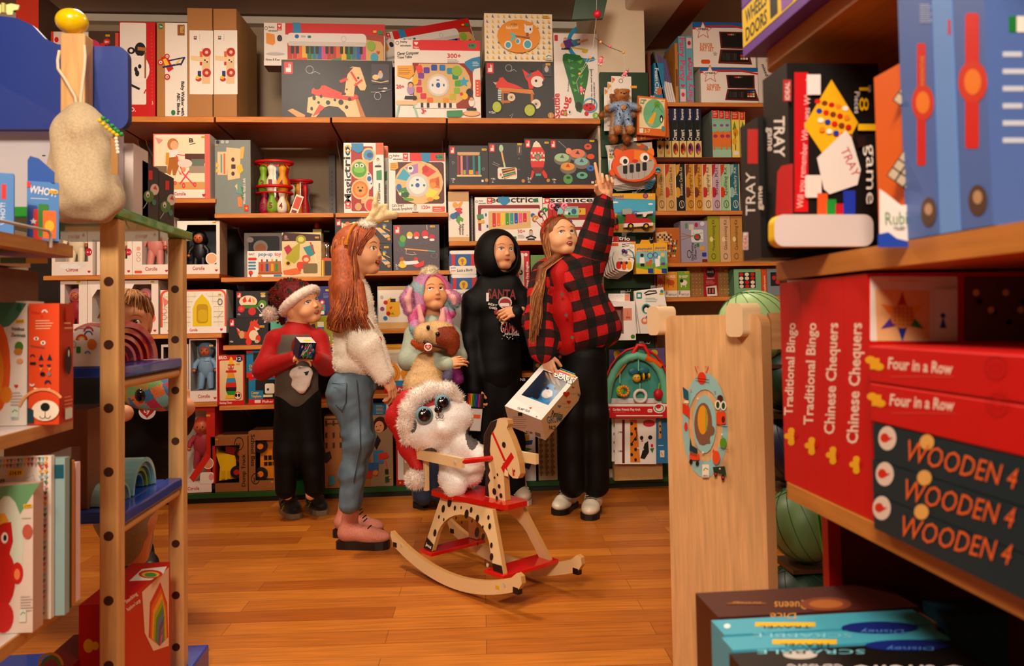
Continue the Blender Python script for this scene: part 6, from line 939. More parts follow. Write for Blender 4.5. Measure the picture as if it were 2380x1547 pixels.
# tray games on the middle shelf
X = XR-.045
ya, yb_ = yx(1788, X), yx(1846, X)
gb('tray_game', 'black and red tray game standing with its picture side to the viewer', X, X+.125, yb_, ya, zm+.018, zx(1788, 175, X), '14100f',
 't 1838 470 115 22 90 f4f0ec TRAY;r 1821 185 1840 235 d01828;t 1836 232 42 10 -90 f4f0ec IDEAL;p d01828 1808 400 1818 385 1844 380 1844 496 1804 500;t 1820 355 60 14 90 e8e0d8 game'.replace('t 1838 470 115 22 90', 't 1800 270 95 24 90').replace('t 1820 355 60', 't 1786 296 55'),
 'r 1846 168 1878 492 cc1024;T 1866 484 300 15 -86 f0c8c8 Will you remember What was Where?;p f0b81c 1932 185 1994 285 1962 345 1940 340 1910 355 1868 292;'+''.join('e %g %g 7 6 %s;' % (1900+(k % 5)*16+(k//5)*3, 236+(k//5)*22+(k % 5)*4, ('d83020', '2a4ab0', 'f4ece0', 'e8902c', 'c82020', '8a4a20')[(k*5) % 6]) for k in range(20))+'p e4dcd8 1896 368 1920 345 1962 304 1976 320 1998 395 1990 430 1925 452 1912 440;T 1950 350 70 20 65 c03040 TRAY;T 2015 200 16 8 90 f0e8e0 Includes;T 1994 205 54 22 90 f0c020 18;T 1983 215 50 12 90 f0e8e0 Pieces;T 2010 335 140 24 90 f0e8e0 game;T 2040 300 230 34 90 e8e0dc TRAY;r 1872 175 1904 222 e8e0e0;R 1868 408 1906 460 4 e8dcd8;R 1896 450 1920 502 2 e06838;R 1918 464 1940 516 2 2a9a48;R 1938 474 1962 524 2 c02040;R 1956 444 1984 500 2 2a4ab8;r 1990 290 2050 305 f0c020;p 3a1414 1986 320 2006 316 2010 340 1990 345', bev=.002)
# white moulded tray showing at its foot and behind it
tag(MB().prism([(P(x, y, yb_-.02).x, P(x, y, yb_-.02).z) for x, y in rrect(1800, 498, 2030, 572, 22)], yb_-.02, yb_-.001, 'd4cccc', '#'.replace('#', 'f0c818')).build('white_tray', bevel=.003), 'white and yellow plastic tray sticking out at the foot of the tray game', 'tray')
gb('tray_game', 'black and red tray game at the far end of the shelf, half hidden', X-.008, X+.16, ya+.002, yx(1732, X-.008), zm+.002, zx(1740, 292, X), '14100f', 'r 1738 300 1762 380 d01828;T 1756 500 100 22 -90 f4f0ec TRAY;t 1772 488 56 12 -90 e8e0d8 game;r 1728 540 1740 580 e8e0e0;t 1738 578 34 8 -90 c03040 IDEAL')
Y2 = yx(2040)
gb('cube_pack', 'orange and white pack with three blank cubes beside the tray game', XR+.004, XR+.15, Y2-.06, Y2-.002, zm+.002, zx(2060, 160), 'e87818', '', '')
o = COL.objects[-1]; mb = MB(); Yc = Y2-.0605
def cube3(cx, cy, s, rot):
    c, q = math.cos(rot), math.sin(rot); T = lambda u, v: (cx+s*(u*c-v*q), cy+s*(u*q+v*c)*1.05)
    t = 'p 1a1816 %g %g %g %g %g %g %g %g;' % tuple(k for u, v in ((-1.5, -1.5), (1.5, -1.5), (1.5, 1.5), (-1.5, 1.5)) for k in T(u, v))
    for i in (-1, 0, 1):
        for j in (-1, 0, 1): t += 'p c8b8a0 %g %g %g %g %g %g %g %g;' % tuple(k for u, v in ((-.42, -.42), (.42, -.42), (.42, .42), (-.42, .42)) for k in T(i+u, j+v))
    return t
artY(mb, Yc, cube3(2120, 225, 22, .62)+cube3(2106, 400, 23, .62)+'p ece4dc 2040 440 2055 450 2090 478 2150 470 2150 570 2040 572;T 2054 524 82 30 -2 2a8a48 Rubik\'s;t 2072 536 55 8 -2 ink TILED TRIO;p 2a5ab8 2036 545 2060 540 2080 555 2110 562 2110 575 2036 575')
par(mb.build('front_print'), o)
# blue boxes
def bluebox(label, xa, xb, c, lab, top=-60, art='', X=XR):
    gb('blue_game_box', label, X, X+.16, yx(xb, X)+.001, yx(xa, X), zm+.001, zm+.36, c, art, lab)
bluebox('glossy blue game box with an orange badge, beside the cube pack', 2112, 2190, '6480bc', '', art='R 2132 100 2152 385 6 d83020;e 2146 238 26 42 d84820;e 2146 238 16 26 f09030;T 2150 200 70 10 -90 f0b060 WADDINGTONS;e 2160 492 18 34 6a5040;e 2160 486 9 14 c0a080;n 2140 10 30 9 5 c8d4e8')
bluebox('slim light blue box squeezed between two dark blue ones', 2192, 2240, '7aa4e4', '', art='r 2204 45 2210 80 d82838')
bluebox('glossy blue game box with an orange badge, nearest at the frame edge', 2242, 2318, '6480bc', 'n 2330 120 60 6 40 c8d4e8;r 2344 38 2362 75 2a8a48;r 2362 38 2390 75 f0ece8', art='R 2244 30 2276 345 8 d83020;e 2262 190 34 50 d84820;e 2262 190 20 30 f09030;e 2274 465 22 36 6a5040;e 2274 458 11 16 c0a080')
# yellow boxes on top
for i in range(2):
    z0 = zt+.027+i*.076
    gb('yellow_game_box', ('lower', 'upper')[i]+' yellow and violet game box on the topmost shelf', XR-.03, XR+.25, .55, 1.17-.0*i, z0, z0+.075, '7a4aa8', '')
    o = COL.objects[-1]; mb = MB()
    X_ = XR-.03; F_ = lambda u, v, h: (X_-h-.0002, 1.168-u*.6, z0+.014+v*.058)
    A = Art(mb, {'f': F_}); A.poly([(0, 0), (1, 0), (1, 1), (0, 1)], 'f0d010')
    for j, t in enumerate(('WHEELS', 'DOORS')):
        V, Fs = glyph(t); A.put([(.02+u*.13, .56-j*.46+v*.34) for u, v in V], Fs, 'ink')
    A.poly([(.17, .1), (.21, .1), (.21, .95), (.17, .95)], 'ink'); A.poly([(.23, .05), (.29, .05), (.29, .95), (.23, .95)], '9a70c0'); V, Fs = glyph('ON THE BUS'); A.put([(.31+u*.4, .5+v*.3) for u, v in V], Fs, 'ink'); A.put([(.31+u*.4, .1+v*.3) for u, v in V], Fs, 'ink')
    par(mb.build('print'), o)
# dim goods under the red games
gb('small_game_box', 'teal box in the dim space under the red games', .66, .74, 1.0, 1.06, .361, .60, '1c5060')
gb('small_game_box', 'flat orange topped box in the dim space by the red post', .60, .655, 1.02, 1.09, .361, .585, 'a05a28')
# upright boxed games in the bottom corner, spines up
zs_ = .60
def spine(label, ytop, ybot, xl, xr, c, art, side=None):
    a = PZ(xl, ytop, zs_); b = PZ(xl, ybot, zs_); r = PZ(xr, (ytop+ybot)/2, zs_)
    gb('game_box', label, (a.x+b.x)/2, r.x, b.y+.001, a.y, .361, zs_, c, az=art, cat='box', bev=.0015)
spine('glossy brown game box standing spine-up, rearmost in the corner', 1376, 1436, 1642, 2130, '5a2414', 'T 1880 1398 80 18 180 d8a050 Queens;T 1850 1425 60 14 180 d8a050 Dice;e 1920 1404 60 16 8a4a20;e 1920 1404 40 10 b07030;r 1690 1402 1780 1404 a86838;t 1770 1400 70 4 180 c08850 strategy')
spine('light blue word game box with a yellow band, behind its twin', 1440, 1476, 1668, 2190, '5ab0c8', 'R 1755 1446 1895 1456 1 e8c020;T 1885 1454 120 6 180 ink TRAVEL;T 1980 1472 230 10 180 8ad0e0 SCRABBLE;e 2045 1459 90 14 1a3a8a;T 2100 1464 100 9 180 6a9ad8 Disney;e 1690 1456 8 6 d8f0f0')
spine('light blue word game box with a yellow band, nearer than its twin', 1480, 1512, 1690, 2230, '5ab0c8', 'R 1795 1486 1945 1497 1 e8c020;T 1935 1495 120 7 180 ink TRAVEL;T 2010 1510 250 10 180 8ad0e0 SCRABBLE;e 2110 1500 100 13 1a3a8a;T 2170 1504 110 8 180 6a9ad8 Disney')
spine('black strategy game box with white lettering, nearest in the corner', 1516, 1580, 1720, 2300, '15130f', 'T 2250 1546 270 34 180 f0ece8 Othello;T 1960 1544 130 20 180 d8d4d0 CLASSIC;e 1860 1522 40 10 c8c4c0')
# --- plywood display unit with balls
A_ = P(1545, 738, 1.9); B2 = P(1768, 724, 1.62); ztp = 1.0
d_ = Vector((B2.x-A_.x, B2.y-A_.y, 0)).normalized(); n_ = Vector((d_.y, -d_.x, 0)); n_ = n_ if n_.y < 0 else -n_
root = thing('ball_stand', 'tall plywood stand with a round animal ring printed on its end', 'display stand', (A_.x, A_.y, 0))
def slab(mb, a, b, t, z0, z1, c, c2=None):
    Ln = (b-a).length; poly = rrect(0, z0, Ln, z1, .025); V = [a.xy.to_3d()+d_*u+Vector((0, 0, v)) for u, v in poly]; n = len(V); V2 = [v-n_*t for v in V]
    fl = list(range(n)); q = [(i, (i+1) % n, n+(i+1) % n, n+i) for i in range(n)]
    mb.add(V+V2, [fl, [n+i for i in fl][::-1]], c); mb.add(V+V2, [t_[::-1] for t_ in q], c2 or c)
mb = MB(); a0 = Vector((A_.x, A_.y, 0)); b0 = Vector((B2.x, B2.y, 0)); PLY = 'e0b688:woodz:.45'
slab(mb, a0, b0, .028, .01, ztp, PLY, 'c89c70')
def pf(x, y, h):
    r = ray(x, y); t = (a0-C0).dot(n_)/r.dot(n_); return tuple(C0+r*t+n_*h)
an = 'o 1638 985 54 112 12 9cc4c4;'
an = ''.join('p 9cc4c4 %g %g %g %g %g %g %g %g;' % (1640+r0*math.cos(t)*.94, 988+r0*2.18*math.sin(t), 1640+r0*math.cos(t+.28)*.94, 988+r0*2.18*math.sin(t+.28), 1640+r1*math.cos(t+.28)*.94, 988+r1*2.0*math.sin(t+.28), 1640+r1*math.cos(t)*.94, 988+r1*2.0*math.sin(t)) for t in [k*.2618 for k in range(24)] for r0, r1 in ((56, 42),))
an += 'e 1640 985 27 68 9cc4c4;e 1637 985 21 50 8a6a58;e 1636 975 12 34 e0a030;r 1642 950 1646 1000 9aa848;p 8a6a58 1626 1020 1652 1015 1654 1030 1628 1032;e 1656 1000 8 12 8a6a58;'
an += 'e 1634 878 10 14 d84828;l 2 d84828 1624 866 1618 850 1626 852;l 2 d84828 1644 866 1650 850 1642 852;l 1 1c2a3a 1620 878 1652 882;l 1 1c2a3a 1620 884 1652 888;'
an += 'p 1a6a7a 1590 898 1603 908 1604 930 1592 924;p e89030 1592 926 1606 932 1600 944;p d84828 1590 936 1606 944 1606 970 1590 958;r 1594 930 1604 936 e8e0c8;e 1598 990 4 10 d84038;'
an += 'p 1a4a5a 1608 1014 1612 1034 1625 1042 1624 1054 1606 1046;R 1606 1054 1630 1068 3 e05828;e 1610 1072 4 6 2a1c1c;e 1625 1076 4 6 2a1c1c;p a85838 1607 1048 1624 1054 1624 1060 1608 1056;'
an += 'e 1678 925 7 8 5a2a1c;e 1673 940 7 11 f0e8d8;e 1686 942 7 11 f0e8d8;e 1673 940 4 8 2a5a2a;e 1686 942 4 8 2a5a2a;R 1670 955 1692 985 5 e05828;e 1686 974 4 8 6a2a1c;e 1686 1028 8 12 6aa030;l 1 2a3a2a 1678 1040 1698 1044;'
an += 'e 1670 1062 9 16 e06038;e 1664 1048 3 5 e06038;p 2a4a38 1662 1084 1690 1082 1694 1104 1664 1096;e 1669 1100 4 7 2a1c1c;e 1669 1100 2 3 d83048;e 1686 1108 4 7 2a1c1c;e 1686 1108 2 3 d83048;e 1679 1088 2 2 f0d0a0;R 1638 1078 1654 1108 2 f0e4d0;l 2 4a9a48 1641 1092 1646 1086 1652 1090;t 1640 1106 12 4 5 2a6aa8 DJECO;* 1684 1008 3 f0ece0;* 1612 905 3 e07858;* 1668 910 3 c85848;* 1640 1050 4 e0e8e8;* 1628 925 3 e0e8e8'
Art(mb, {'f': pf}).run(an); par(mb.build('side_panel'), root)
def knob(u, zc, w_, h_, nm='peg'):
    mb = MB(); c = a0+d_*u
    V = rrect(-w_/2, zc-h_/2, w_/2, zc+h_/2, .014); pts = [c+d_*x+Vector((0, 0, z)) for x, z in V]; n = len(pts); f2 = [p+n_*.022 for p in pts]; b2 = [p-n_*.032 for p in pts]
    mb.add(f2+b2, [list(range(n)), [n+i for i in range(n)][::-1]], 'e4c8a4'); mb.add(f2+b2, [(n+i, n+(i+1) % n, (i+1) % n, i) for i in range(n)], 'e4c8a4'); o = mb.build(nm, bevel=.003); par(o, root)
Ln = (b0-a0).length
knob(-.018, ztp-.012, .044, .07); knob(Ln-.055, ztp-.012, .05, .072)
mb = MB(); c = b0-n_*.03
mb.box((c.x+.0, c.y, ztp-.075), (c.x+.12, c.y+.02, ztp+.002), 'c09468:wood'); par(mb.build('cross_bar'), root)

def ball(px, py, Y, r, c, label, c2='2a6a48'):
    q = P(px, py, Y); mb = MB(); mb.ell((0, 0, 0), r, c, 28, 18)
    for k in range(7):
        t = k*math.pi/7; R_ = Matrix.Rotation(t, 3, 'Z') @ Matrix.Rotation(1.2, 3, 'X'); mb.tube([R_ @ Vector((r*1.004*math.cos(a), r*1.01*math.sin(a), 0)) for a in [j*math.pi/14 for j in range(29)]], .0008, c2, 4)
    o = mb.build('play_ball'); o.location = q; par(MB().box((q.x-.06, q.y-.06, q.z-r-.012), (q.x+.06, q.y+.06, q.z-r-.002), '5a4028').build('ball_tray'), root); return tag(o, label, 'ball', 'netted play balls')
ball(1752, 758, 2.0, .094, 'a8c890', 'pale green netted ball on top of the plywood stand')
ball(1825, 870, 2.02, .095, '1c4a3a', 'dark green netted ball just beyond the plywood stand'); ball(1845, 1040, 2.02, .095, '2a3a6a', 'dark blue netted ball low beyond the plywood stand')
ball(1870, 1215, 1.95, .095, '7a9a6a', 'olive green netted ball under the shelf of red games'); ball(1868, 1400, 1.95, .1, '2a4a3a', 'dark green netted ball resting near the floor beside the red post')
tag(MB().tube([(.66, 1.12, zl-.024), PX(1902, 1190, .66), PX(1928, 1372, .66)], .003, '3ac030', 6).build('green_strap'), 'bright green strap hanging beside the red post', 'strap')
# ------------------------------------------------------------------ left ladder rack
XK = -.70; rk = thing('ladder_rack', 'pale wooden ladder rack with blue shelves and a green top', 'display rack', (XK, 1.9, 0))
def post(x0, y0, z1, holes=True):
    mb = MB(); w_ = .040; mb.box((x0, y0, 0), (x0+w_, y0+w_, z1), 'dcb07a:woodz:.5')
    if holes:
        for z_ in [.13+k*.138 for k in range(9)]:
            if z_ < z1-.04: mb.tube([(x0+w_*.5, y0-.0006, z_), (x0+w_*.5, y0+.002, z_)], .0105, '5a3418', 16)
    o = mb.build('post', bevel=.004); par(o, rk)
zG = 1.236
for x in (XK-.040, -1.25):
    post(x, 1.815, zG); post(x, 2.255, zG)
def rboard(nm, X0, X1, Y0, Y1, z0, z1, c): o = MB().box((X0, Y0, z0), (X1, Y1, z1), c).build(nm, bevel=.004); par(o, rk)
rboard('top_board', -1.03, XK+.004, 1.80, 2.335, zG, zG+.024, '2f9a3c:gloss:.35')
for z_, Y0 in ((.882, 1.79), (.558, 1.79)):
    rboard('blue_shelf', -1.21, XK-.042, 1.87, 2.24, z_, z_+.026, '1450a8:gloss:.4'); rboard('blue_shelf_edge', XK-.042, XK-.002, 1.857, 2.253, z_, z_+.026, '1450a8:gloss:.4')
    o = MB().tube([(XK-.02, 1.856, z_-.014), (XK-.02, 2.254, z_-.014)], .012, 'dcb07a:woody', 10).build('rung'); par(o, rk)
rboard('base', -1.3, XK+.02, 1.6, 2.42, 0, .07, '1450a8:gloss:.4')
# blue rounded board with its post and yellow ball
hb = thing('blue_board', 'big blue rounded board on a wooden post topped by a yellow ball', 'display board', (P(167, 480, 1.83).x, 1.83, zG+.025))
pts = xy(-60, 30, 0, 37, 40, 42, 75, 58, 105, 90, 135, 103, 200, 107, 262, 107)+circ(270, 134, 27, 27, 8, 270, 360)+circ(272, 272, 26, 28, 8, 0, 90)+xy(-60, 300)
mb = MB(); pp(mb, pts, 1.85, 1.872, '0c4698:gloss:.4', '0a3878'); par(mb.build('board', bevel=.003), hb)
xa, xb = P(139, 300, 1.803).x, P(197, 300, 1.803).x; mb = MB().box((xa, 1.803, zG+.026), (xb, 1.848, P(167, 76, 1.803).z), 'dcb07a:woodz:.5'); par(mb.build('post', bevel=.004), hb)
mb = MB().ell(P(167, 50, 1.825), (.034, .032, .028), 'f0d010:gloss:.25', 24, 16); par(mb.build('ball'), hb)
# cloth bag
s = SDF(); s.k = .05; q = lambda x, y, Y=1.68: P(x, y, Y+.06)
s.cap(q(185, 262), q(190, 300), .012, .035).cap(q(190, 305), q(192, 440), .045, .062).cap(q(165, 330), q(150, 450), .02, .03).cap(q(215, 320), q(236, 455), .02, .024).cap(q(150, 462), q(232, 470), .033, .03)
s.noise = [(.0035, 60, 3)]
bag = blob('drawstring_bag', s, .004, ['c8b89c:fab'])
tag(bag, 'cream cotton drawstring bag hanging from the wooden post', 'bag')
mb = MB(); T_ = [q(182, 250, 1.655)]; mb.tube([q(181, 262, 1.66), q(175, 225, 1.69), q(152, 185, 1.72), q(135, 160, 1.735), q(134, 140, 1.74), q(138, 118, 1.745)], .0035, 'd8ccb4', 8).tube([q(186, 262, 1.66), q(188, 225, 1.69), q(196, 160, 1.735), q(198, 130, 1.74), q(196, 106, 1.745)], .0035, 'd8ccb4', 8)
for k in range(9): a = k*.7; mb.tube([q(184+16*math.cos(a), 262+5*math.sin(a), 1.655), q(184+30*math.cos(a), 290+8*math.sin(a), 1.65)], [.003, .002], 'c8b898', 6)
par(mb.build('cord'), bag)
mb = MB()
for (c, pts) in (('e0c820', ((232, 280), (240, 288), (248, 296), (256, 302), (264, 308), (272, 314))), ('2a9a50', ((240, 275), (250, 282), (260, 292), (268, 300), (274, 306), (282, 312)))):
    for x, y in pts: mb.ell(q(x, y, 1.62), .0045, c, 10, 8)
for k in range(5): mb.ell(q(270+k, 322+k*8, 1.62), .004, 'f0ece0', 8, 6)
mb.box(tuple(q(258, 405, 1.635)), tuple(q(274, 318, 1.635)+Vector((0, .002, 0))), 'b08850'); par(mb.build('bead_charm'), bag)
# things on the green top
zg_ = zG+.025
gb('white_carton', 'large plain white carton standing behind the cotton bag', -1.02, P(272, 400, 1.89).x, 1.89, 1.93, zg_, P(120, 303, 1.89).z, 'c4c0c8', ay='r 98 360 106 363 ink')
gb('white_carton', 'off-white carton edge between the cotton bag and black boxes', -.83, XK-.012, 1.935, 2.03, zg_, zx(305, 330, XK-.012), 'd8ccc8')
def bk(label, xa, xb, yt): 
    Y0, Y1 = yx(xa, XK-.012), yx(xb, XK-.012)
    gb('toy_box', label, -.9, XK-.012, Y0+.001, Y1, zg_, zx(xa, yt, XK-.012), '26242c', 'r %g %g %g %g e02018;e %g %g 10 13 e8d8c8;p d84838 %g %g %g %g %g %g;e %g %g 12 14 5a8a38;e %g %g 4 7 f0ece0;e %g %g 2 3 ink;e %g %g 5 7 3a8a80;l 1 f0ece0 %g %g %g %g' % (xa+14, yt+24, xa+23, yt+45, xa+28, yt+68, xa+24, yt+66, xa+30, yt+58, xa+34, yt+70, xa+14, yt+84, xa+12, yt+80, xa+12, yt+82, xa+26, yt+98, xa+10, yt+98, xa-6 if xa-6 > xa else xa+1, yt+112), group='black turtle toy boxes')
bk('black turtle toy box on the green shelf, nearer one', 331, 369, 372); bk('black turtle toy box on the green shelf, farther one', 370, 405, 396)
# mid blue shelf: rainbow tin and stacked rainbow
zb1 = .882+.027; zb2 = .558+.027
cx_ = P(208, 800, 1.87).x
arc = [(cx_+.052*math.cos(a), zb1+.045+.045*math.sin(a)) for a in [k*math.pi/14 for k in range(15)]]
mb = MB(); mb.prism([(arc[0][0], zb1)]+arc+[(arc[-1][0], zb1)], 1.875, 1.92, 'e0dcd8', 'c01828')
artY(mb, 1.875, 'a 190 790 14 6 180 360 d03828;a 190 790 9 3 180 360 e8b030;e 183 790 1 1 ink;a 206 770 12 4 180 360 c02838;a 206 778 10 3 180 360 3a5a9a;e 214 800 11 13 d88838;R 178 805 188 820 2 2a8a48;a 204 822 7 3 180 360 4a9ac8;n 180 762 40 1 4 grey;o 172 800 6 8 1 grey')
tag(mb.build('rainbow_tin'), 'arched white tin with a red rim and small rainbows on the blue shelf', 'toy')
def rainbow(nm, label, X0, Y0, Y1, z, R0, cols, cat='toy', zs=1.0, am=math.pi):
    t = thing(nm, label, cat, (X0, (Y0+Y1)/2, z))
    for k, c in enumerate(cols):
        r = R0*(1-.16*k); mb = MB(); outer = [((Y0+Y1)/2+r*math.cos(a), z+.001+zs*r*math.sin(a)) for a in [j*am/18 for j in range(19)]]; inner = [((Y0+Y1)/2+r*.86*math.cos(a), z+.001+zs*r*.86*math.sin(a)) for a in [j*am/18 for j in range(18, -1, -1)]]
        mb.prism(outer+inner, X0-.07, X0-.006*k, c, ax='x'); par(mb.build('arch', bevel=.0015), t)
    return t
rainbow('stacking_rainbow', 'shiny red and pink stacking rainbow wrapped in film on the blue shelf', XK-.052, 1.9, 2.1, zb1, .215, ['d8787a:gloss:.15', 'd01c1c:gloss:.15', 'd8505a:gloss:.15', 'e89090', 'c01818'], zs=.46, am=2.15)
rainbow('stacking_rainbow', 'pale blue and green stacking rainbow on the lower blue shelf', XK-.045, 2.02, 2.18, zb2, .08, ['98c8cc:gloss:.2', '78a8a0:gloss:.2', '9ab030', '6a98b0'])
rainbow('stacking_rainbow', 'small pale green stacking rainbow nearest on the lower blue shelf', XK-.045, 1.92, 2.0, zb2, .045, ['a0ccc4:gloss:.2', '88b8a0:gloss:.2'])
gb('cardboard_box', 'plain brown cardboard box on the lower blue shelf', -.98, -.80, 1.90, 2.04, zb2, P(200, 952, 1.9).z, '8a5c38:card')
# red boxes at the base
gb('rainbow_box', 'large red box with a rainbow arch picture standing on the blue base', P(170, 1450, 1.83).x, XK-.004, 1.857, yx(394, XK-.004), .072, zx(380, 1322, XK), 'c81c18', 'p f0d8c0 330 1375 392 1318 392 1500 356 1512 336 1470;'+''.join('p %s %g %g %g %g %g %g %g %g %g %g %g %g;' % (c, 345+k*3.6, 1480+k*2, 348+k*3.6, 1400+k*9, 372+k*1.6, 1352+k*13, 388-k*2.0, 1400+k*10, 391-k*2.4, 1480+k*2, 370, 1500) for k, c in enumerate(('d83828', 'e87830', 'f0b838', 'a8b838', '5a9a58', '5a8aa8', '6a5a98', 'c06070', 'd87070')))+'t 292 1402 34 8 -38 f0e0d0 Stacking;t 296 1420 38 8 -38 f0e0d0 Rainbow Large', 'e 206 1500 12 16 e8c030;e 222 1500 8 10 e8c030', 'p f0e4d8 300 1350 330 1322 388 1316 380 1332 350 1348;e 350 1334 28 10 d83828;e 350 1335 21 7 e8b838;e 350 1336 14 5 5a9a58', cat='box', bev=.002)
gb('rainbow_box', 'dark red rainbow box lying lower left behind the near shelf', P(72, 1500, 1.8).x, P(158, 1500, 1.8).x, 1.80, 2.0, .072, .27, 'a01818', '', 'a 118 1545 30 6 180 360 d8a838;a 118 1545 22 6 180 360 5a9a58')
# ------------------------------------------------------------------ left near shelves
XL = -.70; YE = 1.60
za = PX(0, 537, XL).z; zb_ = PX(0, 1014, XL).z; zc_ = PX(0, 1507, XL).z
board('unit_shelf', -1.25, XL, .35, 1.615, za-.022, za, 'c8965c:woody:.45', 'rounded wooden shelf at the left edge carrying the card games', r=.02)
for z_, lb in ((zb_, 'white topped shelf with a wooden edge under the lion picture box'), (zc_, 'white topped shelf with a wooden edge under the pattern books')):
    o = gb('unit_shelf', lb, -1.25, XL-.004, .35, YE, z_-.022, z_, 'e4dcd8', cat='shelf'); mb = MB().box((XL-.004, .35, z_-.022), (XL, YE, z_-.0005), 'c8965c:woody:.45'); par(mb.build('edge_band'), o)
tag(MB().box((-1.27, .35, 0), (-1.252, YE, 1.7), '8a5a34:wood').build('rear_partition'), 'brown back board of the near left shelf unit', 'panel')
def whot(label, x0, y0, x1, y1, Y, art, rz, sp):
    o = pbox('card_game', label, x0, y0, x1, y1, Y, .028, '5a90cc', art, z0=za+.001, group=None, rz=rz, side='3a6ab4'); return o
w1 = whot('blue card game pack with coloured cards on its front, right one', 62, 420, 130, 568, 1.50, 't 66 448 58 18 8 e8e4e8 WHOT!;n 70 462 50 1 5 d8e0f0;R 64 480 84 560 3 2a5aa8;R 76 490 94 566 3 d02828;R 86 476 108 558 3 3a8a38;R 96 492 124 562 3 e87820;e 110 530 10 14 f0b820;* 76 520 8 e8e8f0;r 62 422 70 436 d83028;s 108 440 20', math.radians(24), 0)
w2 = whot('blue card game pack partly cut off at the left edge', -22, 400, 26, 566, 1.40, 'r 0 430 10 470 d83028;t 8 540 60 10 -90 c8d8f0 WHOT!', math.radians(24), 0)
mb = MB(); mb.prism([(P(x, y, 1.515).x, P(x, y, 1.515).z) for x, y in xy(64, 425, 64, 372, 70, 362, 90, 368, 126, 400, 126, 425)], 1.515, 1.5165, '3a6ab4'); par(mb.build('hang_tab'), w1)
tag(MB().tube([PX(-60, 500, XL+.004), PX(112, 536, XL+.004), PX(118, 545, XL+.004), PX(118, 575, XL+.004)], .0028, 'lgrey', 8).build('wire_rail'), 'bent wire rail along the edge of the card game shelf', 'rail')
gb('picture_book', 'stack of thin picture books under the rounded shelf', -1.0, XL-.03, 1.2, 1.5, PX(50, 619, XL-.03).z, PX(50, 601, XL-.03).z, 'e8e0d0', 'r 0 598 60 612 2a6a48;r 60 600 110 612 c8b040')
gb('cardboard_box', 'brown cardboard box lying under the rounded shelf', -1.1, XL-.045, 1.30, 1.56, PX(100, 705, XL).z+.002, PX(100, 624, XL).z, '7a5234:card')
gb('orange_box', 'small orange box with a white square label at the left edge', -1.05, XL-.06, .95, 1.28, PX(30, 702, XL).z+.002, PX(30, 622, XL).z, 'd85820', 'R 8 642 26 672 1 e8e4dc;l 1.5 green 11 656 16 650 23 654')
Yl = 1.48
lb_ = pbox('lion_box', 'white and green magnet box with an orange lion face', -60, 700, 62, 1000, Yl, .06, 'e8e0d8', 'p 5a9078 -20 702 30 702 61 706 40 740 20 760 -20 770;e -12 860 36 112 e87020;e -16 870 24 70 f09a3c;e 14 925 14 20 e89028;e 43 716 6 10 3a7a60;s 36 745 20;t 27 770 30 8 4 4a4a4a Inzebox;t 25 785 34 8 4 4a4a4a Zanimals;e 44 810 10 12 5a8a30;e 42 822 10 8 c88838;e 46 845 8 6 e8a878;h 38 905 5 d83828;n 25 920 30 5 7 c8b8b0;R 26 955 44 985 1 d8e4d8;l 2 3a8a40 29 968 35 962 42 966;t 27 983 16 4 3 3a6aa8 DJECO', z0=zb_+.001)
pbox('magnet_box', 'orange magnet figure box with a bear muzzle at its foot', 66, 705, 137, 985, 1.48, .055, 'e05c28', 't 72 728 22 7 6 d03818 animo;a 103 726 7 3 180 360 f0e8e8;l 3 d82828 96 732 98 738;n 82 744 44 4 6 f0c8a8;e 84 786 6 4 f0e8d8;e 100 796 6 5 f0e8d8;e 84 786 2 3 ink;e 100 796 2 3 ink;l 3 a05848 70 802 104 808;a 76 828 6 3 180 360 6a1c1c;p 1a3a50 90 836 96 822 102 836;p 1a3a50 110 836 116 822 122 836;R 70 840 84 846 2 1c1a20;a 96 846 5 4 0 180 1a3a50;a 114 846 5 4 0 180 1a3a50;p e8963c 92 854 100 854 96 862;p e8963c 112 854 120 854 116 862;e 100 868 6 5 1c1418;e 115 868 4 5 8a8a88;a 76 890 6 4 0 180 d8d4d0;a 112 890 8 4 180 360 1a3a50;l 3 f0e8d8 80 900 96 904 118 902;a 100 960 60 6 200 320 e8a878;e 107 952 32 24 f0e4d0;p 1a5058 66 944 80 950 80 980 66 980;e 107 944 11 10 14100f;l 1.5 14100f 107 954 107 964;a 101 964 7 1.5 0 180 14100f;a 113 964 7 1.5 0 180 14100f;F r;e 45 10 16 8 d04018;n 20 16 60 2 4 f0b890;e 50 48 22 12 3a1c18;e 50 42 5 3 f0e0d0;n 20 78 60 4 3 e8a080;R 25 88 75 97 2 d8e4d8', z0=zb_+.001, side='c84c20')
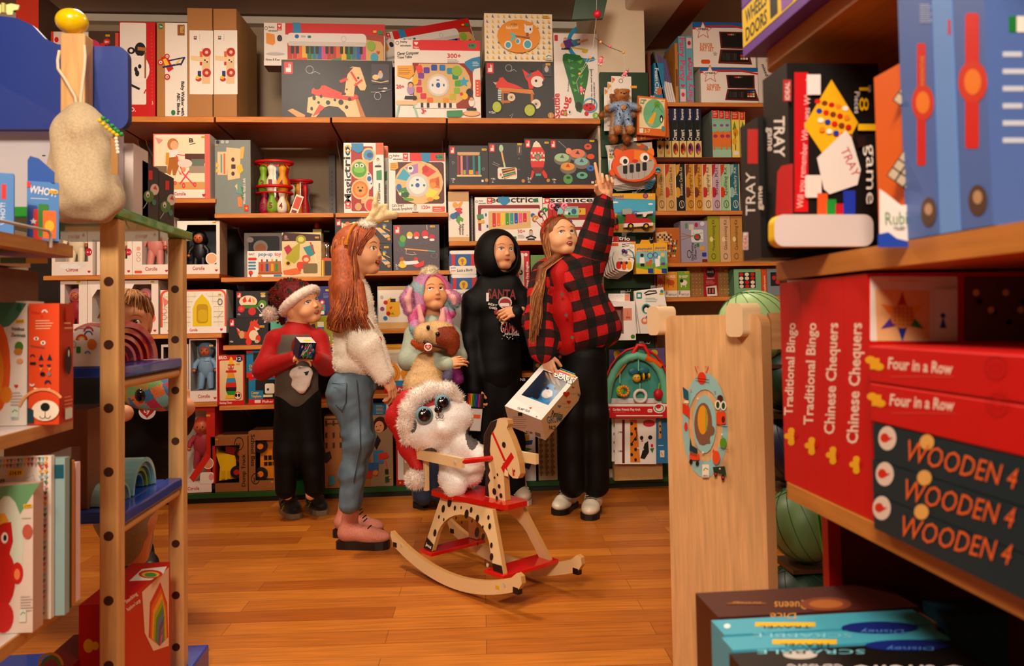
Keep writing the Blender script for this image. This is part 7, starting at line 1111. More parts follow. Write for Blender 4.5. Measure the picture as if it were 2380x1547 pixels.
# lower shelf
pbox('magic_box', 'pink and green box with a red fox at the bottom left corner', -70, 1130, 76, 1450, 1.41, .035, 'e8d8cc', 'p 7aa880 -20 1130 92 1125 40 1200 20 1290;e 14 1260 40 110 d8e0d0;p c82818 -10 1210 25 1208 30 1250 18 1290 -10 1290;e 10 1242 8 12 f0e8e0;e 11 1242 4 7 ink;p e8a838 -10 1190 10 1188 20 1206 -10 1216;e 10 1330 26 60 c82818;e 40 1320 14 24 d02c20;e 8 1414 24 34 d02c20;e 40 1322 7 12 f09060;s 54 1170 20;n 50 1200 30 1 4 7aa880;e 64 1230 12 16 c8705a;n 48 1370 30 6 6 c8b8b0;R 46 1398 62 1426 1 e0e4d8;l 2 3a8a40 49 1410 55 1404 60 1408', z0=zc_+.001, side='c8a898') 
def tri(x0, y0, x1, y1, n, vert):
    t = ''; cs = ['d84828', 'e8b050', '9ac0c8', '6a8a6a', 'd8a0a8', '8a6a5a']
    for i in range(n):
        f = i/n
        if vert: x, y = x0+(x1-x0)*f, y0+(y1-y0)*f; t += 'p %s %g %g %g %g %g %g;' % (cs[i % 6], x-5, y, x+5, y, x, y+9)
        else: x, y = x0+(x1-x0)*f, y0+(y1-y0)*f; t += 'p %s %g %g %g %g %g %g;' % (cs[(i*5+2) % 6], x-4, y, x+4, y, x, y+9)
    return t
bk_ = pbox('pattern_book', 'white book bordered with small coloured triangles on the lower shelf', -40, 1062, 118, 1402, 1.47, .012, 'efe6dc', tri(0, 1066, 116, 1062, 14, 0)+tri(0, 1076, 116, 1072, 14, 0)+tri(108, 1078, 104, 1396, 28, 1)+tri(98, 1078, 94, 1396, 28, 1)+'s 24 1085 36;t 0 1112 18 10 -4 3a3a3a ege;l 1 grey 66 1105 84 1098 88 1120 70 1124;l 1 grey 80 1150 92 1160 86 1180', z0=zc_+.001)
for i, (c, lb) in enumerate((('9cb8b8', 'pale blue card folder behind the triangle bordered book'), ('1a4a38', 'dark green folder behind the pale blue one'), ('d89028', 'orange folder behind the dark green one'), ('e8d0d0', 'pink and white patterned folder wrapped in clear film, rearmost'))):
    x1 = (150, 156, 162, 176)[i]
    pbox('card_folder', lb, 20, 1066+i*4, x1, 1404, 1.485+i*.022, .018, c, ('r 122 1080 148 1110 1a6a78' if i == 0 else ('p 9ab0c8 164 1320 174 1340 164 1340;p c0c860 164 1140 174 1150 166 1160;r 164 1170 172 1230 e0a8c0' if i == 3 else '')), z0=zc_+.001)
mb = MB().box((P(160, 1200, 1.57).x+.002, 1.487, zc_+.002), (P(184, 1200, 1.57).x, 1.575, P(150, 1052, 1.5).z), 'clear'); tag(mb.build('film_wrap'), 'clear film wrapper round the pattern folders on the lower shelf', 'wrapping')
# butterfly and orange top left
mb = MB()
for s_ in (-1, 1): mb.prism([(P(8+s_*(x-8)*.8, y, 1.5).x, P(8+s_*(x-8)*.8, y, 1.5).z) for x, y in xy(10, 12, 30, 8, 54, 12, 50, 22, 36, 24, 34, 34, 20, 34, 12, 24)], 1.5, 1.503, 'd8d8a0')
mb.tube([P(8, 8, 1.498), P(8, 30, 1.498)], .004, 'b8b870', 6); tag(mb.build('hanging_butterfly'), 'pale yellow paper butterfly hanging at the top left corner', 'decoration')
# ------------------------------------------------------------------ people
def surfy(hs, x, z):   # head surface height along the face direction, in head units
    ys = np.linspace(.62, 0, 200); X = np.stack([np.full(200, x), ys, np.full(200, z)], 1); d = hs.at(X)
    i = np.argmax(d < 0); return ys[i]
def head_prims(s):
    s.ell((0, -.06, .12), (.375, .43, .375), k=.06).ell((0, .08, -.09), (.31, .30, .34), k=.08).ell((0, .22, -.37), (.11, .09, .075), k=.08)
    for q in (-1, 1):
        s.ell((q*.165, .19, -.17), (.14, .135, .13), k=.08).cap((q*.22, -.02, -.22), (q*.08, .20, -.37), .08, .08, k=.08)
        s.ell((q*.35, -.06, -.04), (.035, .085, .13), k=.02)
    s.ell((0, .24, .13), (.25, .13, .12), k=.06)
def head(s, M, root, fwd=None, gaze=(0, 1, 0), iris='4a6a80', brow='a87040', lip='c05848', mouth=0, smile=0, skin='skin', nose=1.0):
    """adds head volumes to s and makes eyes, brows and lips as separate meshes; M: head frame"""
    k0 = s.k; hs = SDF(); hs.k = .05; head_prims(hs); s.M = M; head_prims_k(s, M)
    H = M.to_scale()[0]; g = Vector(gaze).normalized()
    s.cap((0, .345, -.0), (0, .395*nose, -.125), .02, .036, k=.035*H).ell((-.033, .385, -.14), .026, k=.015*H).ell((.033, .385, -.14), .026, k=.015*H)
    for q in (-1, 1): s.ell((q*.018, .412, -.168), (.009, .014, .009), k=.004*H, sub=True)
    eyes = []
    for q in (-1, 1):
        ex = q*.142; y = surfy(hs, ex, .0); s.ell((ex, y+.022, .0), (.074, .055, .042), k=.012*H, sub=True)
        mb = MB(); mb.T = M @ Matrix.Translation((ex, y-.06, 0)) @ g.to_track_quat('Z', 'Y').to_matrix().to_4x4(); R = .07
        rings = [(0, 'ink'), (.27, 'ink'), (.3, iris), (.56, iris), (.6, 'f0e8e4'), (1.0, 'f0e8e4'), (1.6, 'f0e8e4'), (2.4, 'f0e8e4')]
        for (a, c), (b, c2) in zip(rings, rings[1:]): mb.lathe([(R*math.sin(a), R*math.cos(a)), (R*math.sin(b), R*math.cos(b))], (c2 if c2 != 'f0e8e4' or a >= .45 else c)+':gloss:.12', 20)
        mb.T = M; mb.ell((ex-.012+g.x*.03, y-.062+R*.99, .02), .008, 'ffffff', 6, 5); eyes.append(par(mb.build('eye'), root))  # small white ball is a catchlight put in as colour
        mb = MB(); mb.T = M; pts = [(ex+.08*math.cos(a), surfy(hs, ex+.075*math.cos(a), .03)-.002, .002+.043*math.sin(a)) for a in [math.pi*j/8 for j in range(9)]]
        mb.tube(pts, [.003]+[.0055]*7+[.003], '7a4830', 6); par(mb.build('eyelashes'), root)
        mb = MB(); mb.T = M; pts = [(q*(.06+.032*j), surfy(hs, q*(.06+.032*j), .12)+.001, .10+.026*math.sin(j*.65)) for j in range(6)]
        mb.tube(pts, [.006, .009, .010, .009, .007, .004], brow+':hair', 6); par(mb.build('eyebrow'), root)
    z0 = -.25; W_ = .08+.02*smile; mo = mouth*.5
    if mouth: s.ell((0, surfy(hs, 0, z0)+.0, z0-mo*.4), (W_*.9, .05, mo*.7+.008), k=.01*H, sub=True)
    up = []; lo = []
    for j in range(9):
        t = -1+j/4; x = t*W_; c = 1-t*t; zz = z0+smile*.025*t*t
        up.append((x, surfy(hs, x, zz)+.005*c, zz+.010*c+mo*.25*c-.006*math.exp(-(t*6)**2))); lo.append((x, surfy(hs, x, zz)+.004*c, zz-.012*c-mo*1.0*c))
    mb = MB(); mb.T = M; mb.tube(up, [.004, .008, .011, .013, .012, .013, .011, .008, .004], lip, 8).tube(lo, [.004, .009, .014, .017, .018, .017, .014, .009, .004], lip, 8); par(mb.build('lips'), root)
    if mouth:
        mb = MB(); mb.T = M; y = surfy(hs, 0, z0); mb.ell((0, y-.022, z0-mo*.35), (W_*.85, .03, mo*.75), '3a0c0c', 14, 8).ell((0, y-.004, z0+mo*.02), (W_*.62, .014, mo*.32+.006), 'f4ece0', 14, 8); par(mb.build('mouth'), root)
    else:
        mb = MB(); mb.T = M; mb.tube([(a[0]*.96, max(a[1], b[1])+.014*(1-(a[0]/W_)**2), (a[2]*.5+b[2]*.5)) for a, b in zip(up, lo)], .0035, '6a2018', 5); par(mb.build('lip_line'), root)
    s.M = Matrix.Identity(4); s.k = k0
def head_prims_k(s, M):
    H = M.to_scale()[0]
    h = SDF(); h.M = M; head_prims(h)
    for p in h.p: p = list(p); p[5 if p[0] == 'c' else 4] *= H; s.p.append(tuple(p))
def hand(s, M, side=1, curl=(.3, .3, .35, .4), thumb=(.8, .6, -.25), sz=1.0, tc=.3):
    """M: wrist frame (y to the fingertips, z back of the hand); side: +1 thumb on +x"""
    s.M = M @ Matrix.Scale(sz, 4); k = .006*sz
    s.ell((0, .035, 0), (.031, .042, .012), k=k).cap((0, -.02, 0), (0, .01, 0), .019, .022, k=.01)
    for i in range(4):
        x = side*(.0245-.0163*i); L_ = (.036, .041, .038, .030)[i]; a = 0; p = Vector((x, .062+(.004, .008, .006, 0)[i], 0)); r = (.0078, .008, .0077, .007)[i]
        c = curl[i] if not isinstance(curl, (int, float)) else curl; sp = side*(.09-.06*i); s.cap((x*.8, .03, 0), p, .009, r+.0005, k=.005)
        for j in range(3):
            a += c*(.9 if j == 0 else 1.1); q = p+Vector((sp*L_, math.cos(a)*L_, -math.sin(a)*L_)); s.cap(p, q, r, r*.92, k=.0015); p = q; L_ *= .72; r *= .93
    t = Vector(thumb).normalized(); t.x *= side; p = Vector((side*.022, .012, -.004)); q = p+t*.036; s.cap(p, q, .012, .0095, k=.006); t2 = (t+Vector((-side*tc, .3, -tc))).normalized(); s.cap(q, q+t2*.03, .0092, .0078, k=.002)
    s.M = Matrix.Identity(4)
def tri_(a, b, f=.5): return a.lerp(b, f)
def locks(name, root, guides, n, c, spread, r, seed, H=1):
    rnd = random.Random(seed); mb = MB()
    for k in range(n):
        g = guides[rnd.randrange(len(guides)-1) if len(guides) > 1 else 0]; i = guides.index(g); g2 = guides[min(i+1, len(guides)-1)]; f = rnd.random()
        pts = [a.lerp(b, f) for a, b in zip(g, g2)]; ph = rnd.random()*6; am = spread*(.3+rnd.random()); m = len(pts); P2 = []
        for j in range((m-1)*3+1):
            t = j/3; a = int(t) if t < m-1 else m-2; v = pts[a].lerp(pts[a+1], t-a); w_ = am*(.25+t/m); P2.append(v+Vector((math.sin(ph+t*1.9)*w_, math.cos(ph*1.7+t*1.4)*w_, math.sin(ph+t*2.6)*w_*.4)))
        q = len(P2); rr = r*(.6+.8*rnd.random()); mb.tube(P2, [rr*(.7 if j == 0 else 1)*(1-.75*(j/q)**2) for j in range(q)], c[k % len(c)], 4, caps=False)
    return par(mb.build(name), root)
def shoe(root, name, heel, toe, h, w_, c, sole, top=None, zs=.022, lace=None, nm='boot'):
    """heel, toe: floor points"""
    a, b = Vector(heel), Vector(toe); d = (b-a); L_ = d.length; d.normalize(); s = SDF(); s.k = .025
    s.ell(a+d*L_*.72+Vector((0, 0, zs+.022)), (w_*.5, L_*.30, .032), R=frame(d).to_3x3())
    s.cap(a+d*.04+Vector((0, 0, zs+.035)), a+d*L_*.6+Vector((0, 0, zs+.03)), w_*.46, w_*.44).cap(a+d*.05+Vector((0, 0, zs+.04)), a+d*L_*.3+Vector((0, 0, h)), w_*.46, w_*.46)
    n_ = npv(a)
    def pt(C): return np.zeros(len(C), int)
    o = blob(name, s, .0035, [c], pt, root)
    mb = MB(); X = d.cross(Vector((0, 0, 1))); out = []
    for t, ww in ((0, .28), (.04, .42), (.2, .47), (.4, .45), (.6, .5), (.78, .54), (.92, .42), (1.0, .2)): out.append((t, ww))
    ring = [(t, ww) for t, ww in out]+[(t, -ww) for t, ww in out[::-1]]
    P3 = [a+d*(t*L_)+X*(w_*ww) for t, ww in ring]; n = len(P3); V = [p+Vector((0, 0, .001)) for p in P3]+[p+Vector((0, 0, zs+.004)) for p in P3]
    mb.add(V, [list(range(n)), [n+i for i in range(n)]], sole); mb.add(V, [(i, (i+1) % n, n+(i+1) % n, n+i) for i in range(n)], sole); m = mb.build('sole', o)
    m.parent = None; par(m, root)
    if lace:
        mb = MB()
        for k in range(5):
            t = .3+.07*k; zc = zs+.075+(h-.1-zs)*max(0, (.34-t)*3) if h > .12 else zs+.066
            zc = zs+.05+(4-k)*((h-zs-.07)/4.2 if h > .12 else .008); tt = .3+.08*k; c_ = a+d*(L_*tt)+Vector((0, 0, zc+.012))
            mb.tube([c_-X*w_*.3, c_+Vector((0, 0, .008))+d*.008, c_+X*w_*.3], .0028, lace, 5)
        par(mb.build('laces'), root)
    return o
def shoe_at(g, nm, heel, toe, L_, *a, **k):
    b = PZ(*toe, 0); h = PZ(*heel, 0); d = (b-h).normalized(); a_ = b-d*L_; return a_, d, shoe(g, nm, a_, b, *a, **k)
def person(label, x, y): return thing('person', label, 'person', (x, y, 0))
J = P
def limb(s, pts, rs, k=None): s.chain([Vector(p) for p in pts], rs, k); return s
# plaid cloth: squares follow the torso and each sleeve
def plaid():
    m, nt, b = newmat('red_black_plaid'); N = nt.nodes; L = nt.links; at_ = N.new('ShaderNodeAttribute'); at_.attribute_name = 'pl'
    sp = N.new('ShaderNodeSeparateXYZ'); L.new(at_.outputs['Vector'], sp.inputs[0]); outs = []
    for ax in (0, 1):
        f = N.new('ShaderNodeMath'); f.operation = 'FRACT'; L.new(sp.outputs[ax], f.inputs[0]); g = N.new('ShaderNodeMath'); g.operation = 'GREATER_THAN'; g.inputs[1].default_value = .5; L.new(f.outputs[0], g.inputs[0]); outs.append(g)
    a = N.new('ShaderNodeMath'); a.operation = 'ADD'; L.new(outs[0].outputs[0], a.inputs[0]); L.new(outs[1].outputs[0], a.inputs[1])
    d = N.new('ShaderNodeMath'); d.operation = 'DIVIDE'; d.inputs[1].default_value = 2; L.new(a.outputs[0], d.inputs[0])
    r = N.new('ShaderNodeValToRGB'); r.color_ramp.interpolation = 'CONSTANT'; e = r.color_ramp.elements; e[0].color = rgb('c81414'); e[1].position = .75; e[1].color = rgb('0c080a'); n_ = e.new(.25); n_.color = rgb('480a0c')
    L.new(d.outputs[0], r.inputs[0]); L.new(r.outputs[0], b.inputs['Base Color']); b.inputs['Roughness'].default_value = .9
    tc = N.new('ShaderNodeTexCoord'); n = N.new('ShaderNodeTexNoise'); n.inputs['Scale'].default_value = 150; L.new(tc.outputs['Object'], n.inputs[0]); bu = N.new('ShaderNodeBump'); bu.inputs['Strength'].default_value = .8; bu.inputs['Distance'].default_value = .003; L.new(n.outputs[0], bu.inputs['Height']); L.new(bu.outputs[0], b.inputs['Normal'])
    return m
# ---- 1. girl in the plaid jacket, pointing
Y = 4.0; g = person('girl in a red and black plaid jacket pointing up with one arm', *P(1350, 1200, 3.98).xy)
s = SDF(); s.k = .03
hm = at(frame((.34, -.90, .30), (-.10, .12, 1)), J(1302, 553, Y), .225)
head(s, hm, g, gaze=(.25, .9, .35), iris='34505f', brow='b0784a', lip='b84a44', mouth=.075)
sh1, sh2 = J(1268, 640, Y+.02), J(1362, 612, Y-.02); nk = J(1300, 612, Y+.02)
limb(s, [J(1300, 575, Y+.03), nk], [.048, .052]); limb(s, [nk, J(1315, 720, Y), J(1345, 820, Y)], [.06, .06, .05])
limb(s, [sh2, J(1388, 545, Y-.06), J(1408, 462, Y-.10)], [.045, .035, .026]); limb(s, [sh1, J(1252, 745, Y-.02), J(1268, 826, Y-.09)], [.045, .035, .025])
hand(s, at(frame((-.10, -.1, 1), (.15, .9, .1)), J(1409, 460, Y-.10), 1.0), 1, (-.02, 1.0, 1.15, 1.2), (.45, .6, -.6), 1.2, .5)
hand(s, at(frame((.22, -.25, -1), (-.5, -.9, .15)), J(1270, 826, Y-.09), 1.0), -1, (.32, .32, .36, .4), (.5, .8, -.5), 1.02, .2)
for x in (1330, 1380): limb(s, [J(1352, 850, Y), J(x, 1000, Y), J(x, 1140, Y)], [.06, .04, .026])
blob('body', s, .003, ['e8b48e:skin'], None, g)
# sweater, jacket, trousers
s = SDF(); s.k = .04; limb(s, [J(1298, 606, Y), J(1300, 640, Y-.02), J(1310, 720, Y-.01), J(1322, 790, Y-.0)], [.05, .075, .09, .085]); sw = blob('sweater', s, .005, ['c01414:fab'], None, g)
mb = MB()
for k in range(16): a, b_ = random.random(), random.random(); mb.ell(J(1291+a*14, 632+b_*50, 3.87), (.004, .003, .004), 'f0dcd0', 5, 4)
s = SDF(); s.k = .05
def flat(s, a, b, ra, rb, dep, n=5, k=.05):   # chain of flattened balls
    for i in range(n):
        f = i/(n-1); c = a.lerp(b, f); r = ra+(rb-ra)*f; s.ell(c, (r, dep, r*.9), k=k)
flat(s, J(1310, 650, Y), J(1345, 765, Y), .11, .15, .115, 6)
flat(s, J(1278, 650, Y), J(1272, 780, Y), .07, .085, .11, 5); flat(s, J(1352, 640, Y), J(1405, 765, Y), .07, .09, .11, 5)
limb(s, [sh1, J(1248, 745, Y-.03), J(1262, 815, Y-.08)], [.07, .066, .062]); limb(s, [sh1, J(1290, 622, Y)], [.06, .06])
up = [sh2, J(1380, 570, Y-.05), J(1392, 520, Y-.07), J(1403, 472, Y-.09)]; limb(s, up, [.09, .075, .066, .052]); limb(s, [sh2, J(1320, 612, Y)], [.075, .06])
for a, b_, r in ((J(1288, 622, Y-.12), J(1303, 690, Y-.13), .042), (J(1303, 690, Y-.13), J(1322, 815, Y-.13), .062), (J(1330, 855, Y-.1), J(1300, 855, Y), .05)): s.cap(a, b_, r, r, k=.01, sub=True)
s.noise = [(.006, 22, 5)]
def pluv(V):
    U = np.zeros((len(V), 3)); T0 = npv(J(1330, 700, Y)); q = V-T0; ang = .25; u = q[:, 0]*math.cos(ang)+q[:, 2]*math.sin(ang); v = -q[:, 0]*math.sin(ang)+q[:, 2]*math.cos(ang)
    U[:, 0] = (u+q[:, 1]*.6)/.105; U[:, 1] = v/.1
    for pts in ([sh2]+up[1:], [sh1, J(1248, 745, Y-.03), J(1262, 815, Y-.08)]):
        a, b_ = npv(pts[0]), npv(pts[-1]); ab = b_-a; L_ = np.linalg.norm(ab); dd = ab/L_; t = (V-a) @ dd; e1 = np.cross(dd, [0, 1, 0]); e1 /= np.linalg.norm(e1); per = V-a-t[:, None]*dd; rr = np.linalg.norm(per, axis=1)
        m = (t > .04) & (rr < .105) & (t < L_+.1); an = np.arctan2(per @ e1, -per[:, 1]); U[m, 0] = an[m]*.07/.1; U[m, 1] = t[m]/.085
    return U
PLM = plaid(); jk = blob('plaid_jacket', s, .0045, [PLM], None, g, fur=(9000, .004, .0012, 2, .1), uv=None)
# the cloth coordinate is set on every vertex, tufts included
co = np.zeros(len(jk.data.vertices)*3, dtype=np.float32); jk.data.vertices.foreach_get('co', co); U = pluv(co.reshape(-1, 3).astype(float)); a_ = jk.data.attributes.new('pl', 'FLOAT_VECTOR', 'POINT'); a_.data.foreach_set('vector', U.astype(np.float32).ravel())
mb = MB(); 
for x, y in ((1303, 683), (1313, 732), (1327, 784)): mb.tube([J(x+3, y, Y-.165), J(x+3, y, Y-.172)], .008, '6a6258:gloss:.3', 12)
par(mb.build('button'), jk)
s = SDF(); s.k = .03; s.noise = [(.004, 18, 2)]
for x, xa in ((1330, 1328), (1382, 1388)): limb(s, [J(1348 if x < 1350 else 1368, 830, Y+.01), J(x, 960, Y), J(xa, 1128, Y+.01)], [.095, .072, .062])
blob('trousers', s, .006, ['0a0809:fab'], None, g)
for hx, hy, tx, ty in ((1345, 1165, 1294, 1198), (1395, 1160, 1368, 1210)):
    shoe_at(g, 'boot', (hx, hy), (tx, ty), .235, .11, .09, 'ece2d0:gloss:.3', '14110f', lace='141414')
# hair and antler headband with toys
s = SDF(); s.k = .01; s.M = hm; s.ell((0, -.07, .15), (.385, .45, .385), k=.02).ell((0, -.2, -.2), (.34, .3, .4), k=.03); s.ell((0, .42, -.16), (.275, .40, .53), k=.01, sub=True); s.M = Matrix.Identity(4)
HC = ['a8703a:hair', '8a5428:hair', 'c08a50:hair']; limb(s, [hm @ Vector((-.36, .0, -.1)), J(1260, 625, Y-.09), J(1250, 690, Y-.12), J(1242, 740, Y-.14)], [.024, .022, .018, .004]); blob('hair', s, .004, [HC[1]], None, g)
q = lambda x, y, z: hm @ Vector((x, y, z))
locks('hair_strands', g, [[q(-.05, .2, .5), q(-.33, .15, .25), q(-.40, .02, -.2), J(1266, 625, Y-.12), J(1258, 690, Y-.16), J(1250, 755, Y-.17)], [q(-.02, .1, .52), q(-.36, -.05, .2), q(-.42, -.1, -.2), J(1256, 625, Y-.08), J(1240, 690, Y-.13), J(1236, 800, Y-.15)]], 160, HC, .014, .0024, 3)
locks('hair_strands', g, [[q(.02, .2, .5), q(.30, .17, .28), q(.38, .05, -.1), q(.36, .0, -.5)], [q(.02, .1, .52), q(.36, 0, .25), q(.40, -.1, -.1), q(.4, -.05, -.55)]], 90, HC, .006, .0026, 4)
mb = MB(); mb.T = hm; mb.tube([(.40*math.cos(a), -.02, .12+.43*math.sin(a)) for a in [math.pi*j/14+.0 for j in range(15)]], .02, 'd01818', 8); hb_ = par(mb.build('headband'), g)
for x, y, c, c2, xb in ((1258, 497, '8a1020', 'f0c8c0', 1268), (1266, 490, '0e8a3a', '2a9a50', 1276), (1283, 480, 'f090a8', 'f090a8', 1286), (1295, 482, '1c2050', '2a3070', 1293), (1312, 480, 'f090a8', 'e878a0', 1303), (1244, 508, 'c89040', 'd8a858', 1262)):
    mb = MB(); mb.tube([J(xb, 520 if x > 1250 else 530, Y-.03), J(x, y+4, Y-.05)], .002, 'd01818', 5); c_ = J(x, y, Y-.05)
    mb.tube([c_+Vector((.012*math.cos(a), 0, .014*math.sin(a))) for a in [j*.7 for j in range(8)]], .006, c, 7).ell(c_+Vector((.004, -.008, 0)), (.006, .005, .006), c2, 8, 6); par(mb.build('headband_toy'), g)
# ---- 2. girl in the fluffy white jumper
Y = 3.52; g = person('girl with long ginger hair in a fluffy white jumper, seen from the side', *P(840, 1265, 3.55).xy)
s = SDF(); s.k = .03; hm = at(frame((.93, -.36, .10), (0, -.02, 1)), J(838, 584, Y), .228)
head(s, hm, g, gaze=(.05, 1, .1), iris='6a6a50', brow='a05c30', lip='b8503f', mouth=.05, smile=1.2)
nk = J(818, 668, Y); limb(s, [J(822, 610, Y), nk], [.045, .05]); limb(s, [nk, J(822, 760, Y), J(818, 850, Y)], [.05, .06, .06])
ar = [J(818, 705, Y-.09), J(846, 800, Y-.12), J(888, 872, Y-.10)]; limb(s, ar, [.04, .035, .025]); ar2 = [J(826, 705, Y+.12), J(862, 800, Y+.1), J(893, 866, Y+.02)]; limb(s, ar2, [.04, .035, .025])
hand(s, at(frame((.55, .25, -.8), (.75, -.5, .4)), J(889, 873, Y-.09), 1.0), -1, (.45, .5, .55, .6), (.6, .7, -.5), 1.02)
hand(s, at(frame((.45, -.15, -.85), (.8, .5, .3)), J(895, 866, Y+.02), 1.0), 1, (.4, .45, .5, .5), (.5, .7, -.5), 1.0)
for dy in (-.07, .07): limb(s, [J(815, 920, Y+dy*.6), J(828, 1025, Y+dy), J(812, 1165, Y+dy)], [.06, .04, .024])
blob('body', s, .003, ['ecb48e:skin'], None, g)
s = SDF(); s.k = .05; s.noise = [(.004, 30, 1)]
flat(s, J(822, 700, Y), J(832, 840, Y), .075, .088, .12, 6, .04); flat(s, J(806, 715, Y), J(808, 845, Y), .045, .055, .11, 5, .03); flat(s, J(850, 745, Y), J(854, 845, Y), .04, .045, .10, 4, .03)
limb(s, [J(822, 668, Y), J(820, 700, Y)], [.058, .07]); limb(s, [ar[0], ar[1], ar[2]], [.06, .066, .04], .02); limb(s, ar2, [.055, .06, .04], .02)
jp = blob('fluffy_jumper', s, .0045, ['faf4e6:fleece'], None, g, fur=(9000, .005, .001, 7, .1))
for x, y in ((879, 789),): par(MB().ell(J(x, y, Y-.07), .016, 'c81818:fleece').build('pompom_button'), g)
s = SDF(); s.k = .03; s.noise = [(.003, 40, 4), (.003, 20, 9)]
for i, dy in enumerate((-.075, .08)):
    dx = 0 if i == 0 else 8; limb(s, [J(812+dx, 905, Y+dy*.6), J(832+dx, 1020, Y+dy), J(815+dx, 1100, Y+dy), J(811+dx, 1172, Y+dy)], [.086, .058, .05, .042], .03)
s.ell(J(800, 922, Y), (.075, .12, .085), k=.04).ell(J(825, 895, Y), (.09, .11, .075), k=.04)
jn = blob('jeans', s, .004, ['6a7e8c:denim'], None, g)
mb = MB(); mb.tube([J(772, 890, Y-.12), J(790, 892, Y-.145), J(806, 890, Y-.15), J(804, 935, Y-.15), J(795, 955, Y-.145), J(780, 940, Y-.13)], .0018, '2a3a4a', 5); mb.tube([J(829, 882, Y-.15), J(836, 960, Y-.16), J(838, 1040, Y-.155), J(822, 1120, Y-.14)], .002, '3a4a5a', 5); par(mb.build('seams'), g)
for dy, hx, tx, hy, ty in ((-.075, 785, 905, 1262, 1266), (.09, 775, 890, 1235, 1240)):
    shoe_at(g, 'boot', (hx, hy+10), (tx, ty+8), .235, .225, .08, 'd08c7c:glit:.3', '2a1c1a', lace='14100f', zs=.03)
s = SDF(); s.M = hm; s.ell((0, -.08, .15), (.39, .455, .385), k=.02).ell((0, -.25, -.2), (.34, .28, .45), k=.05).ell((0, .43, -.14), (.34, .36, .50), k=.01, sub=True); s.M = Matrix.Identity(4); HC = ['a85a20:hair', '8a3e14:hair', 'c47a34:hair', '94501c:hair']

limb(s, [hm @ Vector((.25, -.2, -.1)), J(802, 670, Y-.1), J(805, 720, Y-.13), J(810, 755, Y-.14)], [.06, .055, .045, .02]); limb(s, [J(790, 660, Y-.03), J(780, 740, Y-.08)], [.05, .02]); limb(s, [J(828, 665, Y-.1), J(848, 725, Y-.15)], [.035, .015]); blob('hair', s, .004, [HC[0]], None, g); q = lambda x, y, z: hm @ Vector((x, y, z))
locks('hair_strands', g, [[q(.05, .15, .52), q(.34, .12, .3), q(.41, .08, -.1), J(834, 680, Y-.13), J(850, 730, Y-.19), J(868, 762, Y-.17)], [q(.05, -.1, .54), q(.38, -.1, .25), q(.43, -.15, -.2), J(800, 690, Y-.17), J(790, 740, Y-.2), J(786, 770, Y-.19)], [q(.03, -.3, .50), q(.34, -.36, .2), q(.36, -.4, -.25), J(782, 690, Y-.13), J(768, 750, Y-.14), J(776, 770, Y-.14)], [q(0, -.4, .40), q(.2, -.5, .1), q(.2, -.48, -.3), J(778, 700, Y-.03), J(768, 740, Y-.02), J(765, 765, Y-.03)]], 420, HC, .014, .0026, 6)
locks('hair_strands', g, [[q(.0, .3, .44), q(.18, .33, .36), q(.34, .24, .2), q(.40, .12, -.05)], [q(.0, .36, .36), q(.12, .38, .28), q(.3, .28, .12), q(.38, .15, -.1)]], 70, HC, .005, .0022, 8)
mb = MB(); mb.T = hm; mb.tube([(.43*math.cos(a), -.06+.10*math.sin(a), .10+.44*math.sin(a)) for a in [math.pi*j/14 for j in range(15)]], .03, 'c88418:fab', 8); par(mb.build('headband'), g)
an = SDF(); an.k = .012
base = J(852, 522, Y-.02); A2 = [base, J(868, 498, Y-.02), J(872, 474, Y-.02), J(879, 442, Y-.02)]
limb(an, A2, [.016, .014, .012, .004]); limb(an, [J(868, 500, Y-.02), J(886, 480, Y-.02), J(898, 476, Y-.02)], [.012, .010, .006]); limb(an, [J(858, 512, Y-.02), J(880, 510, Y-.02), J(893, 490, Y-.02), J(900, 480, Y-.02)], [.014, .013, .012, .005])
limb(an, [J(880, 510, Y-.02), J(903, 500, Y-.02), J(916, 499, Y-.02)], [.013, .017, .019]); limb(an, [J(888, 500, Y-.02), J(894, 486, Y-.02)], [.010, .005])
blob('antlers', an, .0035, ['d8c098:fab'], None, g); s = SDF(); s.ell(J(852, 524, Y-.02), (.035, .03, .02)); blob('fur_tuft', s, .005, ['f0e8dc:fleece'], None, g, fur=(1500, .012, .001, 5, 0))
# ---- 3. boy in the santa hat
Y = 4.12; g = person('boy in a sequinned santa hat and grey jumper with red sleeves', *P(700, 1195, 4.15).xy)
s = SDF(); s.k = .03; hm = at(frame((.80, -.62, .24), (-.30, -.12, 1)), J(702, 708, Y), .228)
head(s, hm, g, gaze=(.15, .9, .3), iris='34505f', brow='c89868', lip='b8584a', mouth=.05)
nk = J(690, 766, Y); limb(s, [J(692, 728, Y), nk], [.046, .05]); limb(s, [nk, J(690, 850, Y), J(692, 920, Y)], [.05, .06, .06])
a1 = [J(640, 792, Y), J(612, 858, Y-.05), J(678, 832, Y-.16)]; a2 = [J(738, 790, Y), J(758, 850, Y-.06), J(735, 832, Y-.17)]
limb(s, a1, [.04, .032, .022]); limb(s, a2, [.04, .032, .022])
hand(s, at(frame((.95, -.2, .1), (-.2, -.5, .8)), J(680, 831, Y-.17), 1.0), -1, (.35, .4, .45, .5), (.5, .6, .5), .86); hand(s, at(frame((-.75, -.3, .25), (.3, -.6, .7)), J(738, 833, Y-.17), 1.0), 1, (.45, .5, .5, .5), (.5, .6, .5), .86)
for x in (668, 722): limb(s, [J(692, 940, Y), J(x, 1050, Y), J(x, 1150, Y)], [.05, .035, .025])
blob('body', s, .003, ['e8b088:skin'], None, g)
s = SDF(); s.k = .04; s.noise = [(.003, 26, 6)]
